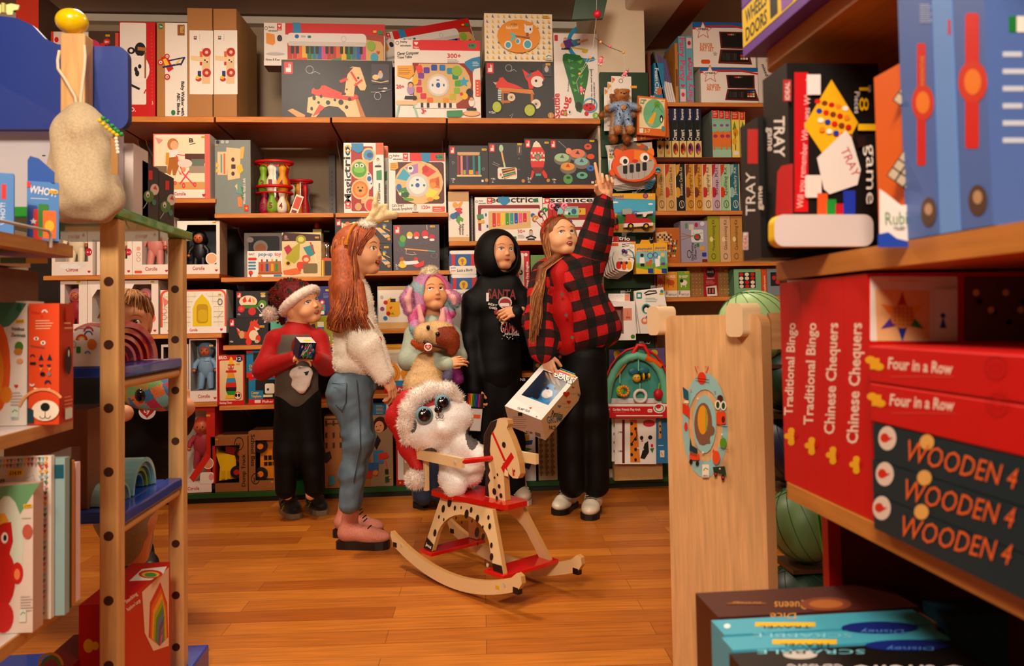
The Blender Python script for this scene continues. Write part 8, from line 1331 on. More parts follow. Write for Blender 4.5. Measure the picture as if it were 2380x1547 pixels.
flat(s, J(690, 792, Y), J(690, 925, Y), .095, .102, .10, 6, .04); limb(s, [J(645, 790, Y), J(735, 790, Y)], [.055, .055]); limb(s, [J(690, 762, Y), J(690, 785, Y)], [.055, .075])
limb(s, a1, [.052, .05, .034], .02); limb(s, a2, [.052, .048, .034], .02)
c0 = npv(J(690, 790, Y))
def pt(C):
    x = (C[:, 0]-c0[0]); z = C[:, 2]-c0[2]; w_ = .048+np.clip(-z, 0, .1)*.6; body = (np.abs(x-.005) < w_+.02) & (z < .03); arm = np.zeros(len(C), bool)
    for L_ in (a1, a2):
        for p, q_ in zip(L_, L_[1:]):
            p, q_ = npv(p), npv(q_); ab = q_-p; t = np.clip((C-p) @ ab/(ab @ ab), 0, 1); arm |= (np.linalg.norm(C-p-t[:, None]*ab, axis=1) < .06) & (np.abs(x-.005) > .088)
        p, q_ = npv(L_[1]), npv(L_[2]); ab = q_-p; t = np.clip((C-p) @ ab/(ab @ ab), 0, 1); arm |= (np.linalg.norm(C-p-t[:, None]*ab, axis=1) < .052)&(C[:, 1] < Y-.10)
    low = (z < -.12) & ~arm; return np.where((body | low) & ~arm, 0, 1)
jp = blob('jumper', s, .004, ['6e665e:fab', 'b01414:fab'], pt, g)
s = SDF(); s.k = .02; s.noise = [(.003, 60, 8)]
for x, y, r in ((688, 868, .03), (700, 866, .035), (712, 868, .03), (695, 890, .035), (706, 888, .035), (700, 906, .022)): s.ell(J(x, y, Y-.112), (r, .012, r), k=.02)
bd = blob('santa_beard', s, .003, ['f0e8e0:fleece'], None, g); par(MB().prism([(P(x, y, Y-.13).x, P(x, y, Y-.13).z) for x, y in xy(699, 866, 718, 862, 714, 872, 706, 872)], Y-.128, Y-.12, '14100f').build('mouth_print'), g)
s = SDF(); s.k = .02; s.ell(J(697, 805, Y-.09), (.045, .03, .055), k=.02); blob('santa_print', s, .004, ['8a1c18:fab'], None, g)
s = SDF(); s.k = .03; s.noise = [(.004, 24, 3)]
for x, xa in ((668, 664), (722, 730)): limb(s, [J(680 if x < 700 else 705, 930, Y), J(x, 1050, Y), J(xa, 1135, Y)], [.09, .066, .05])
blob('trousers', s, .006, ['0b090a:fab'], None, g)
for hx, hy, tx, ty in ((645, 1178, 690, 1206), (706, 1172, 752, 1198)):
    a, d, o = shoe_at(g, 'shoe', (hx, hy), (tx, ty), .20, .105, .08, '2e2820:fab', '8a7a68'); X_ = d.cross(Vector((0, 0, 1))); mb = MB()
    for k in range(3): c_ = a+d*(.075+.025*k)+Vector((0, 0, .10-.014*k)); mb.tube([c_-X_*.045-Vector((0, 0, .03)), c_+Vector((0, 0, .004)), c_+X_*.045-Vector((0, 0, .03))], .008, '4a4238', 6)
    mb.tube([a+d*.09+X_*.042+Vector((0, 0, .03)), a+d*.12+X_*.04+Vector((0, 0, .06))], .004, 'a8b020', 5); par(mb.build('straps'), g)
# hat
s = SDF(); s.k = .03; s.M = hm; s.ell((0, -.1, .22), (.38, .46, .34), k=.03); s.cap((0, -.3, .42), (-.1, -.75, .40), .22, .13, k=.08).cap((-.1, -.75, .40), (-.3, -1.05, .05), .13, .09, k=.05).cap((-.3, -1.05, .05), (-.32, -1.1, -.22), .09, .06, k=.05); s.ell((0, .3, -.3), (.5, .5, .5), k=.01, sub=True); s.M = Matrix.Identity(4)
V_ = hm.inverted()
ht = blob('santa_hat', s, .004, ['780a10:glit:.2', '0a3a18:glit:.2'], lambda C: (np.sin(C[:, 0]*70+C[:, 2]*60)*np.sin(C[:, 2]*50-C[:, 0]*30) > .72).astype(int), g, fur=(5000, .006, .003, 9, .3))
s = SDF(); s.M = hm; pts = [(.40*math.cos(a), -.06+.40*math.sin(a)*.98+.03, .10+.15*math.sin(a)) for a in [2*math.pi*j/24 for j in range(25)]]
for a, b_ in zip(pts, pts[1:]): s.cap(a, b_, .095, .095, k=.01)
s.M = Matrix.Identity(4); blob('hat_trim', s, .004, ['ecd8cc:fleece'], None, g, fur=(4000, .004, .001, 4, 0)); s = SDF(); s.ell(J(628, 730, Y+.03), .03); blob('pompom', s, .005, ['ecd8cc:fleece'], None, g, fur=(2500, .012, .001, 3, 0))
# small puzzle cube box in his hands
mb = MB(); mb.T = Matrix.Translation(J(708, 808, Y-.21)) @ Euler((.35, .05, .5)).to_matrix().to_4x4(); h_ = .04; mb.box((-h_, -h_, -h_), (h_, h_, h_), '0c2a48'); rnd = random.Random(3)
for k in range(90):
    x, z = (rnd.random()*2-1)*.033, (rnd.random()*2-1)*.033; c = ('1a9a9a', 'e04878', '4ac040', '2a5ac8', 'e8e0d8')[k % 5]; mb.add([(x-.003, -h_-.0004, z-.006), (x+.001, -h_-.0004, z-.006), (x+.004, -h_-.0004, z+.006), (x, -h_-.0004, z+.006)], [(0, 1, 2, 3)], c); mb.add([(h_+.0004, x-.003, z-.006), (h_+.0004, x+.001, z-.006), (h_+.0004, x+.004, z+.006), (h_+.0004, x, z+.006)], [(0, 1, 2, 3)], c)
mb.box((-h_+.002, -h_+.002, h_), (h_-.002, h_-.002, h_+.0008), 'ecd8d0'); mb.box((-.015, -.02, h_+.0008), (.02, .0, h_+.0014), 'e8d020')
tag(mb.build('puzzle_cube_box'), 'small patterned cube box held by the boy in the santa hat', 'box')
# ---- 4. small girl in the animal hat
Y = 4.27; g = person('small girl in a pink fluffy bunny hat hugging a toy dog', *P(985, 1178, 4.3).xy)
s = SDF(); s.k = .03; hm = at(frame((.36, -.88, .30), (-.05, .1, 1)), J(1003, 682, Y), .215)
head(s, hm, g, gaze=(.3, .85, .45), iris='4a4038', brow='8a5830', lip='c8604c')
nk = J(1003, 745, Y+.02); limb(s, [J(1003, 700, Y+.03), nk], [.042, .046]); limb(s, [nk, J(1005, 830, Y), J(1005, 930, Y)], [.05, .06, .06])
a1 = [J(962, 778, Y), J(948, 835, Y-.06), J(1040, 846, Y-.26)]; a2 = [J(1050, 778, Y), J(1062, 830, Y-.06), J(1010, 828, Y-.2)]
limb(s, a1, [.035, .03, .022]); limb(s, a2, [.035, .03, .022]); hand(s, at(frame((.8, -.2, .25), (-.1, -.9, .4)), J(1038, 846, Y-.265), 1.0), 1, (.5, .5, .55, .6), (.3, .8, -.3), .8)
for x in (985, 1030): limb(s, [J(1005, 930, Y), J(x, 1040, Y), J(x, 1140, Y)], [.05, .035, .025])
blob('body', s, .003, ['e8ac80:skin'], None, g)
s = SDF(); s.k = .04; s.noise = [(.003, 24, 1)]
flat(s, J(1005, 800, Y), J(1008, 925, Y), .10, .115, .10, 6, .04); limb(s, [J(965, 780, Y), J(1048, 780, Y)], [.055, .055]); limb(s, [J(1003, 752, Y), J(1003, 775, Y)], [.056, .075]); limb(s, a1, [.05, .054, .038], .02); limb(s, a2, [.05, .05, .036], .02)
s.cap(J(1003, 735, Y-.07), J(1003, 750, Y-.09), .02, .02, k=.01, sub=True)
blob('coat', s, .004, ['b8c4b4:fab'], None, g)
s = SDF(); s.k = .02
for x in (985, 1030): limb(s, [J(1005, 930, Y), J(x, 1040, Y), J(x, 1150, Y)], [.1, .075, .055])
blob('jeans', s, .006, ['3a5270:denim'], None, g)
for hx, tx, ty in ((972, 978, 1182), (1035, 1042, 1182)): shoe_at(g, 'shoe', (hx, 1160), (tx, ty), .17, .10, .075, '10141c:fab', '2a2c34')
pink = lambda C: np.where(np.sin(C[:, 0]*34+2*np.sin(C[:, 2]*22))+np.sin(C[:, 2]*30+C[:, 1]*20) > .9, 1, np.where(np.sin(C[:, 2]*26+C[:, 0]*14+1) < -.75, 2, 0))
s = SDF(); s.k = .02; s.M = hm; s.ell((0, -.08, .12), (.47, .52, .45), k=.03).cap((-.4, 0, .0), (-.42, .06, -.55), .10, .12, k=.08).cap((.4, 0, .0), (.38, .06, -.5), .08, .09, k=.08).ell((0, .42, -.12), (.31, .46, .50), k=.02, sub=True); s.M = Matrix.Identity(4)
limb(s, [J(960, 728, Y-.07), J(968, 762, Y-.1), J(984, 800, Y-.13)], [.032, .034, .026]); limb(s, [J(1034, 722, Y-.08), J(1040, 752, Y-.1), J(1044, 776, Y-.12)], [.022, .026, .026])
HM = ['c890b4:fleece', 'd06898:fleece', '9cb4b8:fleece']; ht = blob('animal_hat', s, .0045, HM, pink, g, fur=(8000, .005, .001, 2, .1))
for i, pts in enumerate(([J(952, 672, Y-.06), J(944, 695, Y-.08), J(950, 722, Y-.08)], [J(1040, 676, Y), J(1056, 692, Y-.03), J(1058, 704, Y-.03)])):
    s = SDF(); s.k = .02; limb(s, pts, [.02, .03, .026]); blob('ear', s, .004, HM, pink, g, fur=(2500, .007, .001, 3, .2)); s = SDF(); s.k = .02; limb(s, [p+Vector((.006 if i == 0 else -.004, -.018, 0)) for p in pts], [.012, .017, .015]); blob('ear_lining', s, .004, ['eab0b0:fleece'], None, g)
s = SDF(); s.k = .01; limb(s, [J(974, 712, Y-.12), J(980, 745, Y-.14), J(986, 785, Y-.15)], [.012, .016, .012]); limb(s, [J(1030, 720, Y-.11), J(1028, 745, Y-.13), J(1028, 768, Y-.14)], [.01, .02, .02]); blob('hat_lining', s, .004, ['e8aaa8:fab'], None, g)
s = SDF(); s.ell(J(999, 634, Y), (.04, .04, .035)); s.noise = [(.005, 70, 2)]; blob('pompom', s, .004, ['ece0c4:fleece'], None, g, fur=(2500, .01, .001, 4, 0))
# toy dog in her arms
s = SDF(); s.k = .03; hd = J(1018, 780, Y-.22)
s.ell(hd, (.10, .075, .075)).ell(J(985, 775, Y-.27), (.05, .05, .05)).ell(J(1050, 798, Y-.24), (.04, .035, .06)).ell(J(1000, 850, Y-.18), (.085, .07, .08)).ell(J(990, 890, Y-.2), (.10, .09, .11)); limb(s, [J(962, 895, Y-.22), J(958, 940, Y-.26)], [.05, .045]); limb(s, [J(1010, 900, Y-.24), J(1020, 940, Y-.28)], [.05, .045])
s.noise = [(.004, 40, 2)]
e1, e2, e3 = npv(J(1032, 786, Y-.27)), npv(J(1052, 800, Y-.25)), npv(J(1030, 765, Y-.2))
dog = blob('toy_dog', s, .0045, ['dcba8c:fleece', '9a4a18:fleece'], lambda C: (inell(C, e1, (.045, .07, .05)) | inell(C, e2, (.05, .08, .075)) | inell(C, e3, (.07, .1, .022))).astype(int), None, fur=(9000, .006, .001, 6, .2))
tag(dog, 'floppy cream and brown toy dog hugged by the small girl', 'soft toy')
mb = MB(); mb.ell(J(995, 761, Y-.315), (.009, .009, .013), 'ink:gloss:.1', 10, 8).ell(J(1017, 776, Y-.295), .012, 'ink:gloss:.1', 10, 8); par(mb.build('eyes'), dog)
mb = MB(); mb.tube([J(985, 793, Y-.30), J(1000, 800, Y-.31), J(1022, 806, Y-.30), J(1036, 812, Y-.28)], .008, '5a2c10', 8); par(mb.build('collar'), dog)
def heart_tag(px, py, Y, s_, par_):
    mb = MB(); c = P(px, py, Y); mb.tube([c, c+Vector((0, .002, 0))], s_, 'f0e8e0', 20); V = [(c.x+s_*.85*math.sin(t)**3, c.z+s_*.85*(13*math.cos(t)-5*math.cos(2*t)-2*math.cos(3*t)-math.cos(4*t))/17) for t in [2*math.pi*i/20 for i in range(20)]]; mb.prism(V, c.y-.0025, c.y-.0005, 'c81820')
    V, Fs = glyph('ty'); mb.add([(c.x-s_*.42+u*s_*.85, c.y-.003, c.z-s_*.18+v*s_*.62) for u, v in V], Fs, 'white'); return par(mb.build('heart_tag'), par_)
heart_tag(995, 806, Y-.33, .02, dog)
s = SDF(); s.k = .02; limb(s, [J(962, 796, Y-.22), J(975, 800, Y-.25), J(990, 806, Y-.27)], [.016, .022, .02]); tag(blob('orange_plush', s, .004, ['c86818:fleece'], None, None, fur=(1500, .005, .001, 1, 0)), 'small orange plush tucked above the small girl sleeve', 'soft toy')
s = SDF(); s.k = .02; limb(s, [J(1042, 852, Y-.24), J(1056, 862, Y-.24), J(1064, 880, Y-.24)], [.024, .026, .028]); limb(s, [J(1046, 860, Y-.26), J(1040, 875, Y-.26)], [.026, .024]); tag(blob('purple_plush', s, .004, ['8a3a80:fleece', '7a7a98:fleece'], lambda C: (C[:, 0] < P(1050, 860, Y-.25).x).astype(int), None, fur=(2500, .005, .001, 1, 0)), 'shiny purple and grey plush dangling from the small girl hand', 'soft toy')
# ---- 5. boy in the black hooded top
Y = 4.36; g = person('boy in a black hooded top with the hood up, hand on chest', *P(1180, 1175, 4.3).xy)
s = SDF(); s.k = .03; hm = at(frame((.42, -.88, .14), (.03, .0, 1)), J(1161, 586, Y), .225)
head(s, hm, g, gaze=(.2, .9, .25), iris='34505f', brow='b08060', lip='c05040')
nk = J(1158, 645, Y+.02); limb(s, [J(1158, 610, Y+.03), nk], [.046, .05]); limb(s, [nk, J(1156, 740, Y), J(1156, 880, Y)], [.06, .07, .07])
a1 = [J(1100, 700, Y), J(1092, 800, Y-.02), J(1102, 905, Y-.08)]; a2 = [J(1215, 700, Y), J(1232, 775, Y-.08), J(1200, 728, Y-.22)]
limb(s, a1, [.045, .036, .026]); limb(s, a2, [.045, .036, .026]); hand(s, at(frame((-.75, -.25, -.12), (-.25, -.9, .35)), J(1206, 722, Y-.235), 1.0), 1, (.75, .8, .8, .85), (.2, .8, -.35), 1.0, .4)
hand(s, at(frame((.1, -.2, -1), (-.7, -.6, 0)), J(1102, 902, Y-.08), 1.0), -1, (.7, .7, .7, .7), (.4, .7, -.5), .95)
for x in (1130, 1190): limb(s, [J(1156, 890, Y), J(x, 1030, Y), J(x, 1135, Y)], [.06, .04, .026])
blob('body', s, .003, ['e4aa84:skin'], None, g)
s = SDF(); s.k = .05; s.noise = [(.004, 20, 4)]
flat(s, J(1154, 705, Y), J(1156, 880, Y), .115, .128, .11, 7, .05); limb(s, [J(1105, 702, Y), J(1210, 702, Y)], [.07, .07]); limb(s, a1, [.06, .056, .05], .03); limb(s, a2, [.06, .056, .046], .03); limb(s, [J(1130, 660, Y), J(1185, 660, Y)], [.06, .06])
s.cap(J(1160, 630, Y-.1), J(1162, 646, Y-.12), .028, .012, k=.02, sub=True)
hd_ = blob('hooded_top', s, .005, ['0c0a0b:fab'], None, g)
s = SDF(); s.k = .03; s.M = hm; s.ell((0, -.12, .08), (.52, .53, .53), k=.05).cap((-.2, -.1, -.3), (.2, -.1, -.3), .32, .32, k=.1).ell((.0, .36, -.08), (.255, .42, .40), k=.03, sub=True).ell((0, 0, -.05), (.40, .42, .48), k=.02, sub=True); s.M = Matrix.Identity(4); blob('hood', s, .0045, ['0c0a0b:fab'], None, g)
mb = MB(); Yp = Y-.128
A = Art(mb, {'f': lambda x, y, h: tuple(P(x, y, Yp-.012)+Vector((0, -h, 0)))}, .0003)
A.run('t 1133 693 66 22 2 8a1018 SANTA;r 1130 680 1136 700 e8e0d8;e 1174 703 16 14 c8c0b8;e 1174 704 13 11 a01018;R 1162 704 1184 712 3 e8dcd4;t 1134 708 22 5 12 d8d0c8 BEST;t 1136 716 20 5 12 d8d0c8 GAMER;p a01820 1148 722 1156 720 1160 732 1150 730;r 1162 726 1196 744 8a1018;e 1168 746 5 6 e8d8c0;e 1200 744 8 8 8a1018;r 1192 738 1198 748 e8e0d8;T 1163 772 44 22 2 e8e4e0 GAMER;t 1165 771 40 19 2 a01018 GAMER;t 1173 778 34 5 3 e0d8d0 NORTH POLE LEVEL;'+''.join('e %g %g 1 1 d8d0c8;' % (1165+random.random()*30, 778+random.random()*10) for k in range(14)))
par(mb.build('chest_print'), g)
s = SDF(); s.k = .03; s.noise = [(.004, 20, 6)]
for x, xa in ((1130, 1128), (1186, 1196)): limb(s, [J(1142 if x < 1150 else 1170, 880, Y), J(x, 1030, Y), J(xa, 1128, Y)], [.1, .075, .06])
blob('trousers', s, .006, ['0a0809:fab'], None, g)
Art(mb := MB(), {'f': lambda x, y, h: tuple(P(x, y, Y-.115)+Vector((0, -h, 0)))}).run('T 1209 885 12 7 0 lgrey NB'); par(mb.build('logo_print'), g)
for hx, tx, ty in ((1130, 1122, 1182), (1196, 1222, 1176)):
    a, d, o = shoe_at(g, 'shoe', (hx, 1150), (tx, ty), .21, .09, .085, 'c8b8a4', 'd0c0ac'); X_ = d.cross(Vector((0, 0, 1))); mb = MB()
    for k in range(3): c_ = a+d*(.08+.028*k)+Vector((0, 0, .094-.01*k)); mb.tube([c_-X_*.045-Vector((0, 0, .03)), c_, c_+X_*.045-Vector((0, 0, .03))], .008, 'd8ccb8', 6)
    par(mb.build('straps'), g)
mb = MB(); mb.T = Matrix.Translation(J(1100, 918, Y-.13)) @ Euler((0, .12, .25)).to_matrix().to_4x4(); mb.box((-.03, 0, -.19), (.06, .015, .01), '14100f'); cs = ['c82020', 'e87020', 'e8c020', '3a9a38', '1a7a5a', '2a5ab8', '4a3a9a', 'c03878', '7a3a1a', '1c1c1c']
for k, c in enumerate(cs): mb.box((-.028+k*.0085, -.002, -.06), (-.022+k*.0085, 0, .008), c)
mb.box((.0, -.002, -.185), (.058, 0, -.07), 'd8d4d0'); mb.box((.01, -.003, -.12), (.05, -.002, -.1), 'e87040'); tag(mb.build('pen_pack'), 'clear pack of rainbow felt pens held by the boy in black', 'pens')
# ---- 6. boy peeping from behind the rack
Y = 2.95; g = person('fair-haired boy in black peeping out behind the ladder rack', *P(300, 1330, 3.2).xy)
s = SDF(); s.k = .03; hm = at(frame((.30, -.94, .02), (.12, 0, 1)), J(296, 748, Y), .215)
head(s, hm, g, gaze=(.2, 1, .1), iris='3a4a58', brow='a87848', lip='c05848')
limb(s, [J(275, 790, Y+.02), J(272, 850, Y+.03)], [.05, .055]); limb(s, [J(272, 850, Y), J(280, 1000, Y), J(290, 1100, Y)], [.08, .11, .1])
a1 = [J(330, 905, Y), J(400, 975, Y-.04), J(432, 946, Y-.12)]; limb(s, a1, [.045, .036, .03]); limb(s, [J(215, 905, Y), J(225, 985, Y-.06), J(290, 960, Y-.16)], [.045, .035, .028]); hand(s, at(frame((-.4, -.3, .6), (.6, -.6, 0)), J(430, 944, Y-.12), 1.0), 1, .5, sz=.85)
for x in (280, 320): limb(s, [J(290, 1100, Y), J(x, 1200, Y+.1), J(x, 1290, Y+.2)], [.09, .06, .04])
blob('body', s, .003, ['dca07c:skin'], None, g)
s = SDF(); s.k = .05; flat(s, J(275, 900, Y), J(300, 1080, Y), .15, .15, .13, 7, .05); limb(s, [J(225, 895, Y), J(325, 895, Y)], [.08, .08]); limb(s, [a1[0], a1[1], J(412, 962, Y-.06)], [.08, .065, .05]); limb(s, [J(215, 905, Y), J(222, 985, Y-.06), J(270, 965, Y-.13)], [.08, .065, .05]); blob('top', s, .006, ['0a0809:fab'], None, g)
s = SDF(); s.k = .03; s.noise = [(.004, 24, 6)]
for x in (275, 308): limb(s, [J(290, 1090, Y), J(x, 1200, Y+.1), J(x+6, 1275, Y+.2)], [.11, .075, .055])
blob('trousers', s, .006, ['a09480:fab'], None, g)
for hx, tx in ((270, 300), (312, 352)): shoe_at(g, 'shoe', (hx, 1300), (tx, 1345), .2, .09, .08, '0c0a0a', '14120f')
s = SDF(); s.k = .02; s.M = hm; s.ell((0, -.1, .17), (.39, .44, .37), k=.03).ell((0, .42, -.2), (.33, .42, .5), k=.02, sub=True); s.M = Matrix.Identity(4); q = lambda x, y, z: hm @ Vector((x, y, z)); blob('hair', s, .004, ['9a6c38:hair'], None, g)
locks('hair_strands', g, [[q(-.1, 0, .54), q(-.3, .2, .42), q(-.4, .2, .15)], [q(0, .1, .54), q(0, .34, .44), q(.05, .42, .28)], [q(.1, .05, .54), q(.25, .28, .42), q(.38, .22, .12)], [q(.1, -.1, .54), q(.36, .0, .4), q(.42, .0, .02)]], 110, ['a87840:hair', '7a5024:hair', 'b88a50:hair'], .006, .0028, 5)
# patchwork plush he holds
s = SDF(); s.k = .03; c0 = J(352, 905, Y-.3); R_ = Euler((0, .45, 0)).to_matrix(); s.ell(c0, (.10, .075, .06), R=R_).ell(J(330, 905, Y-.32), (.055, .06, .055))
cc = npv(c0)
def pt(C):
    q_ = (C-cc)/.045; h_ = np.floor(q_[:, 0]*1.3+q_[:, 2]*.6+3.3).astype(int)*3+np.floor(q_[:, 2]*1.2-q_[:, 0]*.5+4).astype(int)*5+np.floor(q_[:, 1]+3).astype(int)*7; return np.where(C[:, 0] < P(318, 900, Y-.3).x, 0, h_ % 6)
pl = blob('patchwork_plush', s, .004, ['b8a060:fab', '5a8ab0:fab', 'c84868:fab', '8ab078:fab', 'e08a58:fab', '8ac0c0:fab'], pt, None); tag(pl, 'patchwork plush head in pastel colours held behind the rack', 'soft toy')
mb = MB(); mb.ell(J(325, 918, Y-.382), (.016, .008, .02), 'ink:gloss:.1', 12, 8).ell(J(304, 906, Y-.36), (.010, .008, .014), 'ink:gloss:.1', 12, 8).ell(J(313, 926, Y-.37), (.012, .008, .008), '6a6058', 10, 6); par(mb.build('face'), pl); heart_tag(342, 955, Y-.33, .026, pl)
# ------------------------------------------------------------------ rocking horse, husky and the carton
Hc = Vector((.149, 3.08, 0)); hf = Vector((.594, -.804, 0)).normalized()
rh = thing('rocking_horse', 'spotted wooden rocking horse with red seat and curved rockers', 'rocking horse', Hc)
HM_ = Matrix.Translation(Hc) @ Matrix(((hf.x, -hf.y, 0, 0), (hf.y, hf.x, 0, 0), (0, 0, 1, 0), (0, 0, 0, 1))) @ Matrix.Scale(.935, 4)   # x forward, y to the far side
def hp(name, fn, bevel=.002):
    mb = MB(); mb.T = HM_; fn(mb); o = mb.build(name, bevel=bevel); return par(o, rh)
BW, BE, RD, SP = 'e8cca0:gloss:.35', 'c89c68', 'd01414:gloss:.25', '3a1210'
# rocker outline (x, z)
rx = [(-.40+.80*i/24) for i in range(25)]; bot = [(x, .012+.60*max(0, abs(x)-.0)**2*.85) for x in rx]; topc = [(x, z+.052) for x, z in bot]
rock = bot+[(.425, .125), (.42, .150), (.40, .158)]+topc[::-1][1:]+[(-.42, .155), (-.425, .135)]
for y in (-.165, .145):
    hp('rocker', lambda m: m.prism(rock, y, y+.02, BW, BE))
    for x in (-.405, .375): hp('rocker_pad', lambda m: m.box((x, y-.001, .08 if x > 0 else .09), (x+.03, y+.021, .105 if x > 0 else .112), 'black'))
# treads
hp('tread', lambda m: m.box((.19, -.145, .105), (.30, .145, .120), RD)); hp('tread', lambda m: m.box((-.235, -.145, .095), (-.15, .145, .110), RD))
# side panels (arched), leaning inward to the seat
side = [(-.225, .112), (-.165, .33), (.17, .33), (.285, .118), (.225, .118), (.205, .16)]+[(.02+.175*math.cos(a), .155+.13*math.sin(a)) for a in [math.pi*j/14 for j in range(1, 14)]]+[(-.155, .16), (-.165, .112)]
def sidep(sgn):
    mb = MB(); T0 = mb.T = HM_ @ Matrix.Translation((0, sgn*.125, 0)) @ Matrix.Shear('XZ', 4, (0, 0)) @ Matrix(((1, 0, 0, 0), (0, 1, -sgn*.22, sgn*.02), (0, 0, 1, 0), (0, 0, 0, 1))); mb.prism(side, -.009, .009, BW, BE)
    yy = -.0096 if sgn < 0 else .0096; rnd = random.Random(5 if sgn < 0 else 9)
    f = lambda x, z, h: (x, yy-h*(1 if sgn < 0 else -1), z)
    A = Art(mb, {'f': f}, .0001)
    if sgn < 0:
        for x, z, r in ((-.135, .285, .014), (-.10, .315, .017), (-.06, .30, .009), (-.02, .308, .006), (.02, .29, .016), (-.155, .25, .007), (-.12, .245, .006), (-.165, .185, .013), (.06, .27, .006), (.09, .285, .013), (.045, .31, .010), (.10, .235, .017), (.14, .225, .012), (.13, .26, .006), (.115, .195, .006), (.205, .165, .012), (.155, .30, .008), (-.04, .265, .006), (.195, .205, .009), (.17, .27, .01), (0, .255, .006)): A.poly([(x+r*.8*math.cos(a), z+r*1.1*math.sin(a)) for a in [j*math.pi/8 for j in range(16)]], SP)
        A.poly([(-.2245, .114), (-.212, .16), (-.16, .14), (-.166, .114)], SP); A.poly([(.226, .12), (.216, .145), (.27, .146), (.283, .12)], SP); V, Fs = glyph('Janod'); A.put([(-.213+u*.04, .128+v*.012-u*.008) for u, v in V], Fs, 'white')
    return par(mb.build('side_panel', bevel=.0015), rh)
sidep(-1); sidep(1)
seat = [(.215, -.062), (.225, -.05), (.225, .05), (.215, .062), (.10, .072), (0, .085), (-.10, .105), (-.20, .105), (-.225, .08), (-.23, 0), (-.225, -.08), (-.20, -.105), (-.10, -.105), (0, -.085), (.10, -.072)]
hp('seat', lambda m: m.prism(seat, .332, .352, RD, ax='z'), .004); hp('seat_block', lambda m: m.box((.06, -.05, .318), (.18, .05, .331), RD))
# head
hd = [(.09, .352), (.095, .45), (.085, .53), (.09, .60), (.125, .655), (.17, .675), (.205, .672), (.21, .655), (.202, .64), (.225, .60), (.245, .555), (.258, .51), (.262, .47), (.25, .45), (.228, .448), (.21, .46), (.19, .50), (.18, .50), (.185, .44), (.19, .352)]
mb = MB(); mb.T = HM_ @ Matrix(((1.25, 0, 0, -.068), (0, 1, 0, 0), (0, 0, 1, 0), (0, 0, 0, 1))); mb.prism(hd, -.014, .014, BW, BE); A = Art(mb, {'f': lambda x, z, h: (x, -.0145-h, z)}, .0001)
A.poly([(.0905, .354), (.0955, .45), (.086, .53), (.091, .60), (.126, .655), (.158, .668), (.150, .64), (.125, .60), (.118, .54), (.125, .50), (.108, .49), (.118, .46), (.108, .44), (.118, .42), (.106, .40), (.112, .354)], SP)
A.poly([(.128, .612), (.136, .618), (.196, .512), (.187, .507)], 'd01414'); A.poly([(.172, .48), (.184, .462), (.235, .53), (.222, .548)], 'd01414'); A.poly([(.186, .452), (.206, .43+.02), (.206, .47), (.192, .48)], 'f0d8b0'); A.poly([(x+.009*math.cos(a), z+.012*math.sin(a)) for x, z in ((.188, .572),) for a in [j*math.pi/8 for j in range(16)]], SP)
A.poly([(.228, .456), (.236, .462), (.234, .475), (.226, .49)], 'd01414')
for x, z, r in ((.236, .478, .004), (.14, .435, .005), (.162, .405, .008), (.138, .38, .012), (.17, .37, .009), (.155, .45, .005), (.15, .357, .007)): A.poly([(x+r*.8*math.cos(a), z+r*1.1*math.sin(a)) for a in [j*math.pi/8 for j in range(16)]], SP)
par(mb.build('head', bevel=.002), rh)
hp('handle', lambda m: m.tube([(.06, -.145, .51), (.115, .105, .51)], .011, RD, 14))
# back ring with its uprights
ring = [(-.30, -.11), (-.29, -.135), (-.26, -.15), (.07, -.155), (.07, -.135), (-.25, -.13), (-.275, -.10), (-.275, .08), (-.24, .105), (.22, .105), (.22, .125), (-.25, .125), (-.29, .11), (-.30, .09)]
hp('backrest_ring', lambda m: m.prism(ring, .485, .525, BW, ax='z'), .003)
for x, y in ((-.225, -.128), (-.225, .085), (-.228, -.01)): hp('upright', lambda m: m.box((x, y, .352), (x+.018, y+.02, .486), BW))
for x, z in ((.235, .15), (-.34, .11), (.33, .10)): hp('bolt', lambda m: m.tube([(x, -.1665, z), (x, -.164, z)], .007, 'lgrey:gloss:.2', 12), 0)
hp('bolt', lambda m: m.tube([(.03, -.157, .505), (.03, -.154, .505)], .007, 'lgrey:gloss:.2', 12), 0)
hp('price_label', lambda m: m.box((.28, -.166, .075), (.30, -.165, .088), 'e0b818'), 0)
# husky plush in a santa hat, leaning back on the seat
s = SDF(); s.k = .03; C = lambda px, py, d=0: P(px, py, 3.19+d)
s.M = HM_; s.M = Matrix.Identity(4)
hdc = C(1020, 985, 0)
s.ell(hdc, (.115, .10, .098)).ell(C(988, 1005, 0), (.075, .09, .075)).ell(C(1056, 968, -.0), (.075, .08, .07)).ell(C(1030, 995, -.085), (.038, .035, .03))
s.ell(C(1062, 1050, .02), (.075, .075, .085)).ell(C(1072, 1080, 0), (.08, .075, .07)); limb(s, [C(1045, 1110, -.05), C(1058, 1128, -.09)], [.05, .046]); limb(s, [C(1085, 1105, .0), C(1098, 1098, -.06)], [.05, .045]); limb(s, [C(1080, 1040, -.05), C(1108, 1060, -.07)], [.045, .04]); limb(s, [C(1095, 1045, .03), C(1108, 1070, 0)], [.04, .04])
s.noise = [(.003, 40, 2)]
m1, m2, m3, m4 = npv(C(1095, 1022, -.02)), npv(C(1000, 1040, 0)), npv(C(965, 990, 0)), npv(C(1005, 925, -.05))
hk = blob('husky_plush', s, .004, ['f4f0ee:fleece', '6e6a68:fleece'], lambda c: (inell(c, m1, (.03, .09, .055)) | inell(c, m2, (.03, .08, .03)) | inell(c, m3, (.03, .08, .05)) | inell(c, m4, (.02, .05, .012))).astype(int), None, fur=(4000, .005, .001, 3, 0))
tag(hk, 'white and grey husky plush with big glitter eyes sitting on the rocking horse', 'soft toy')
mb = MB()
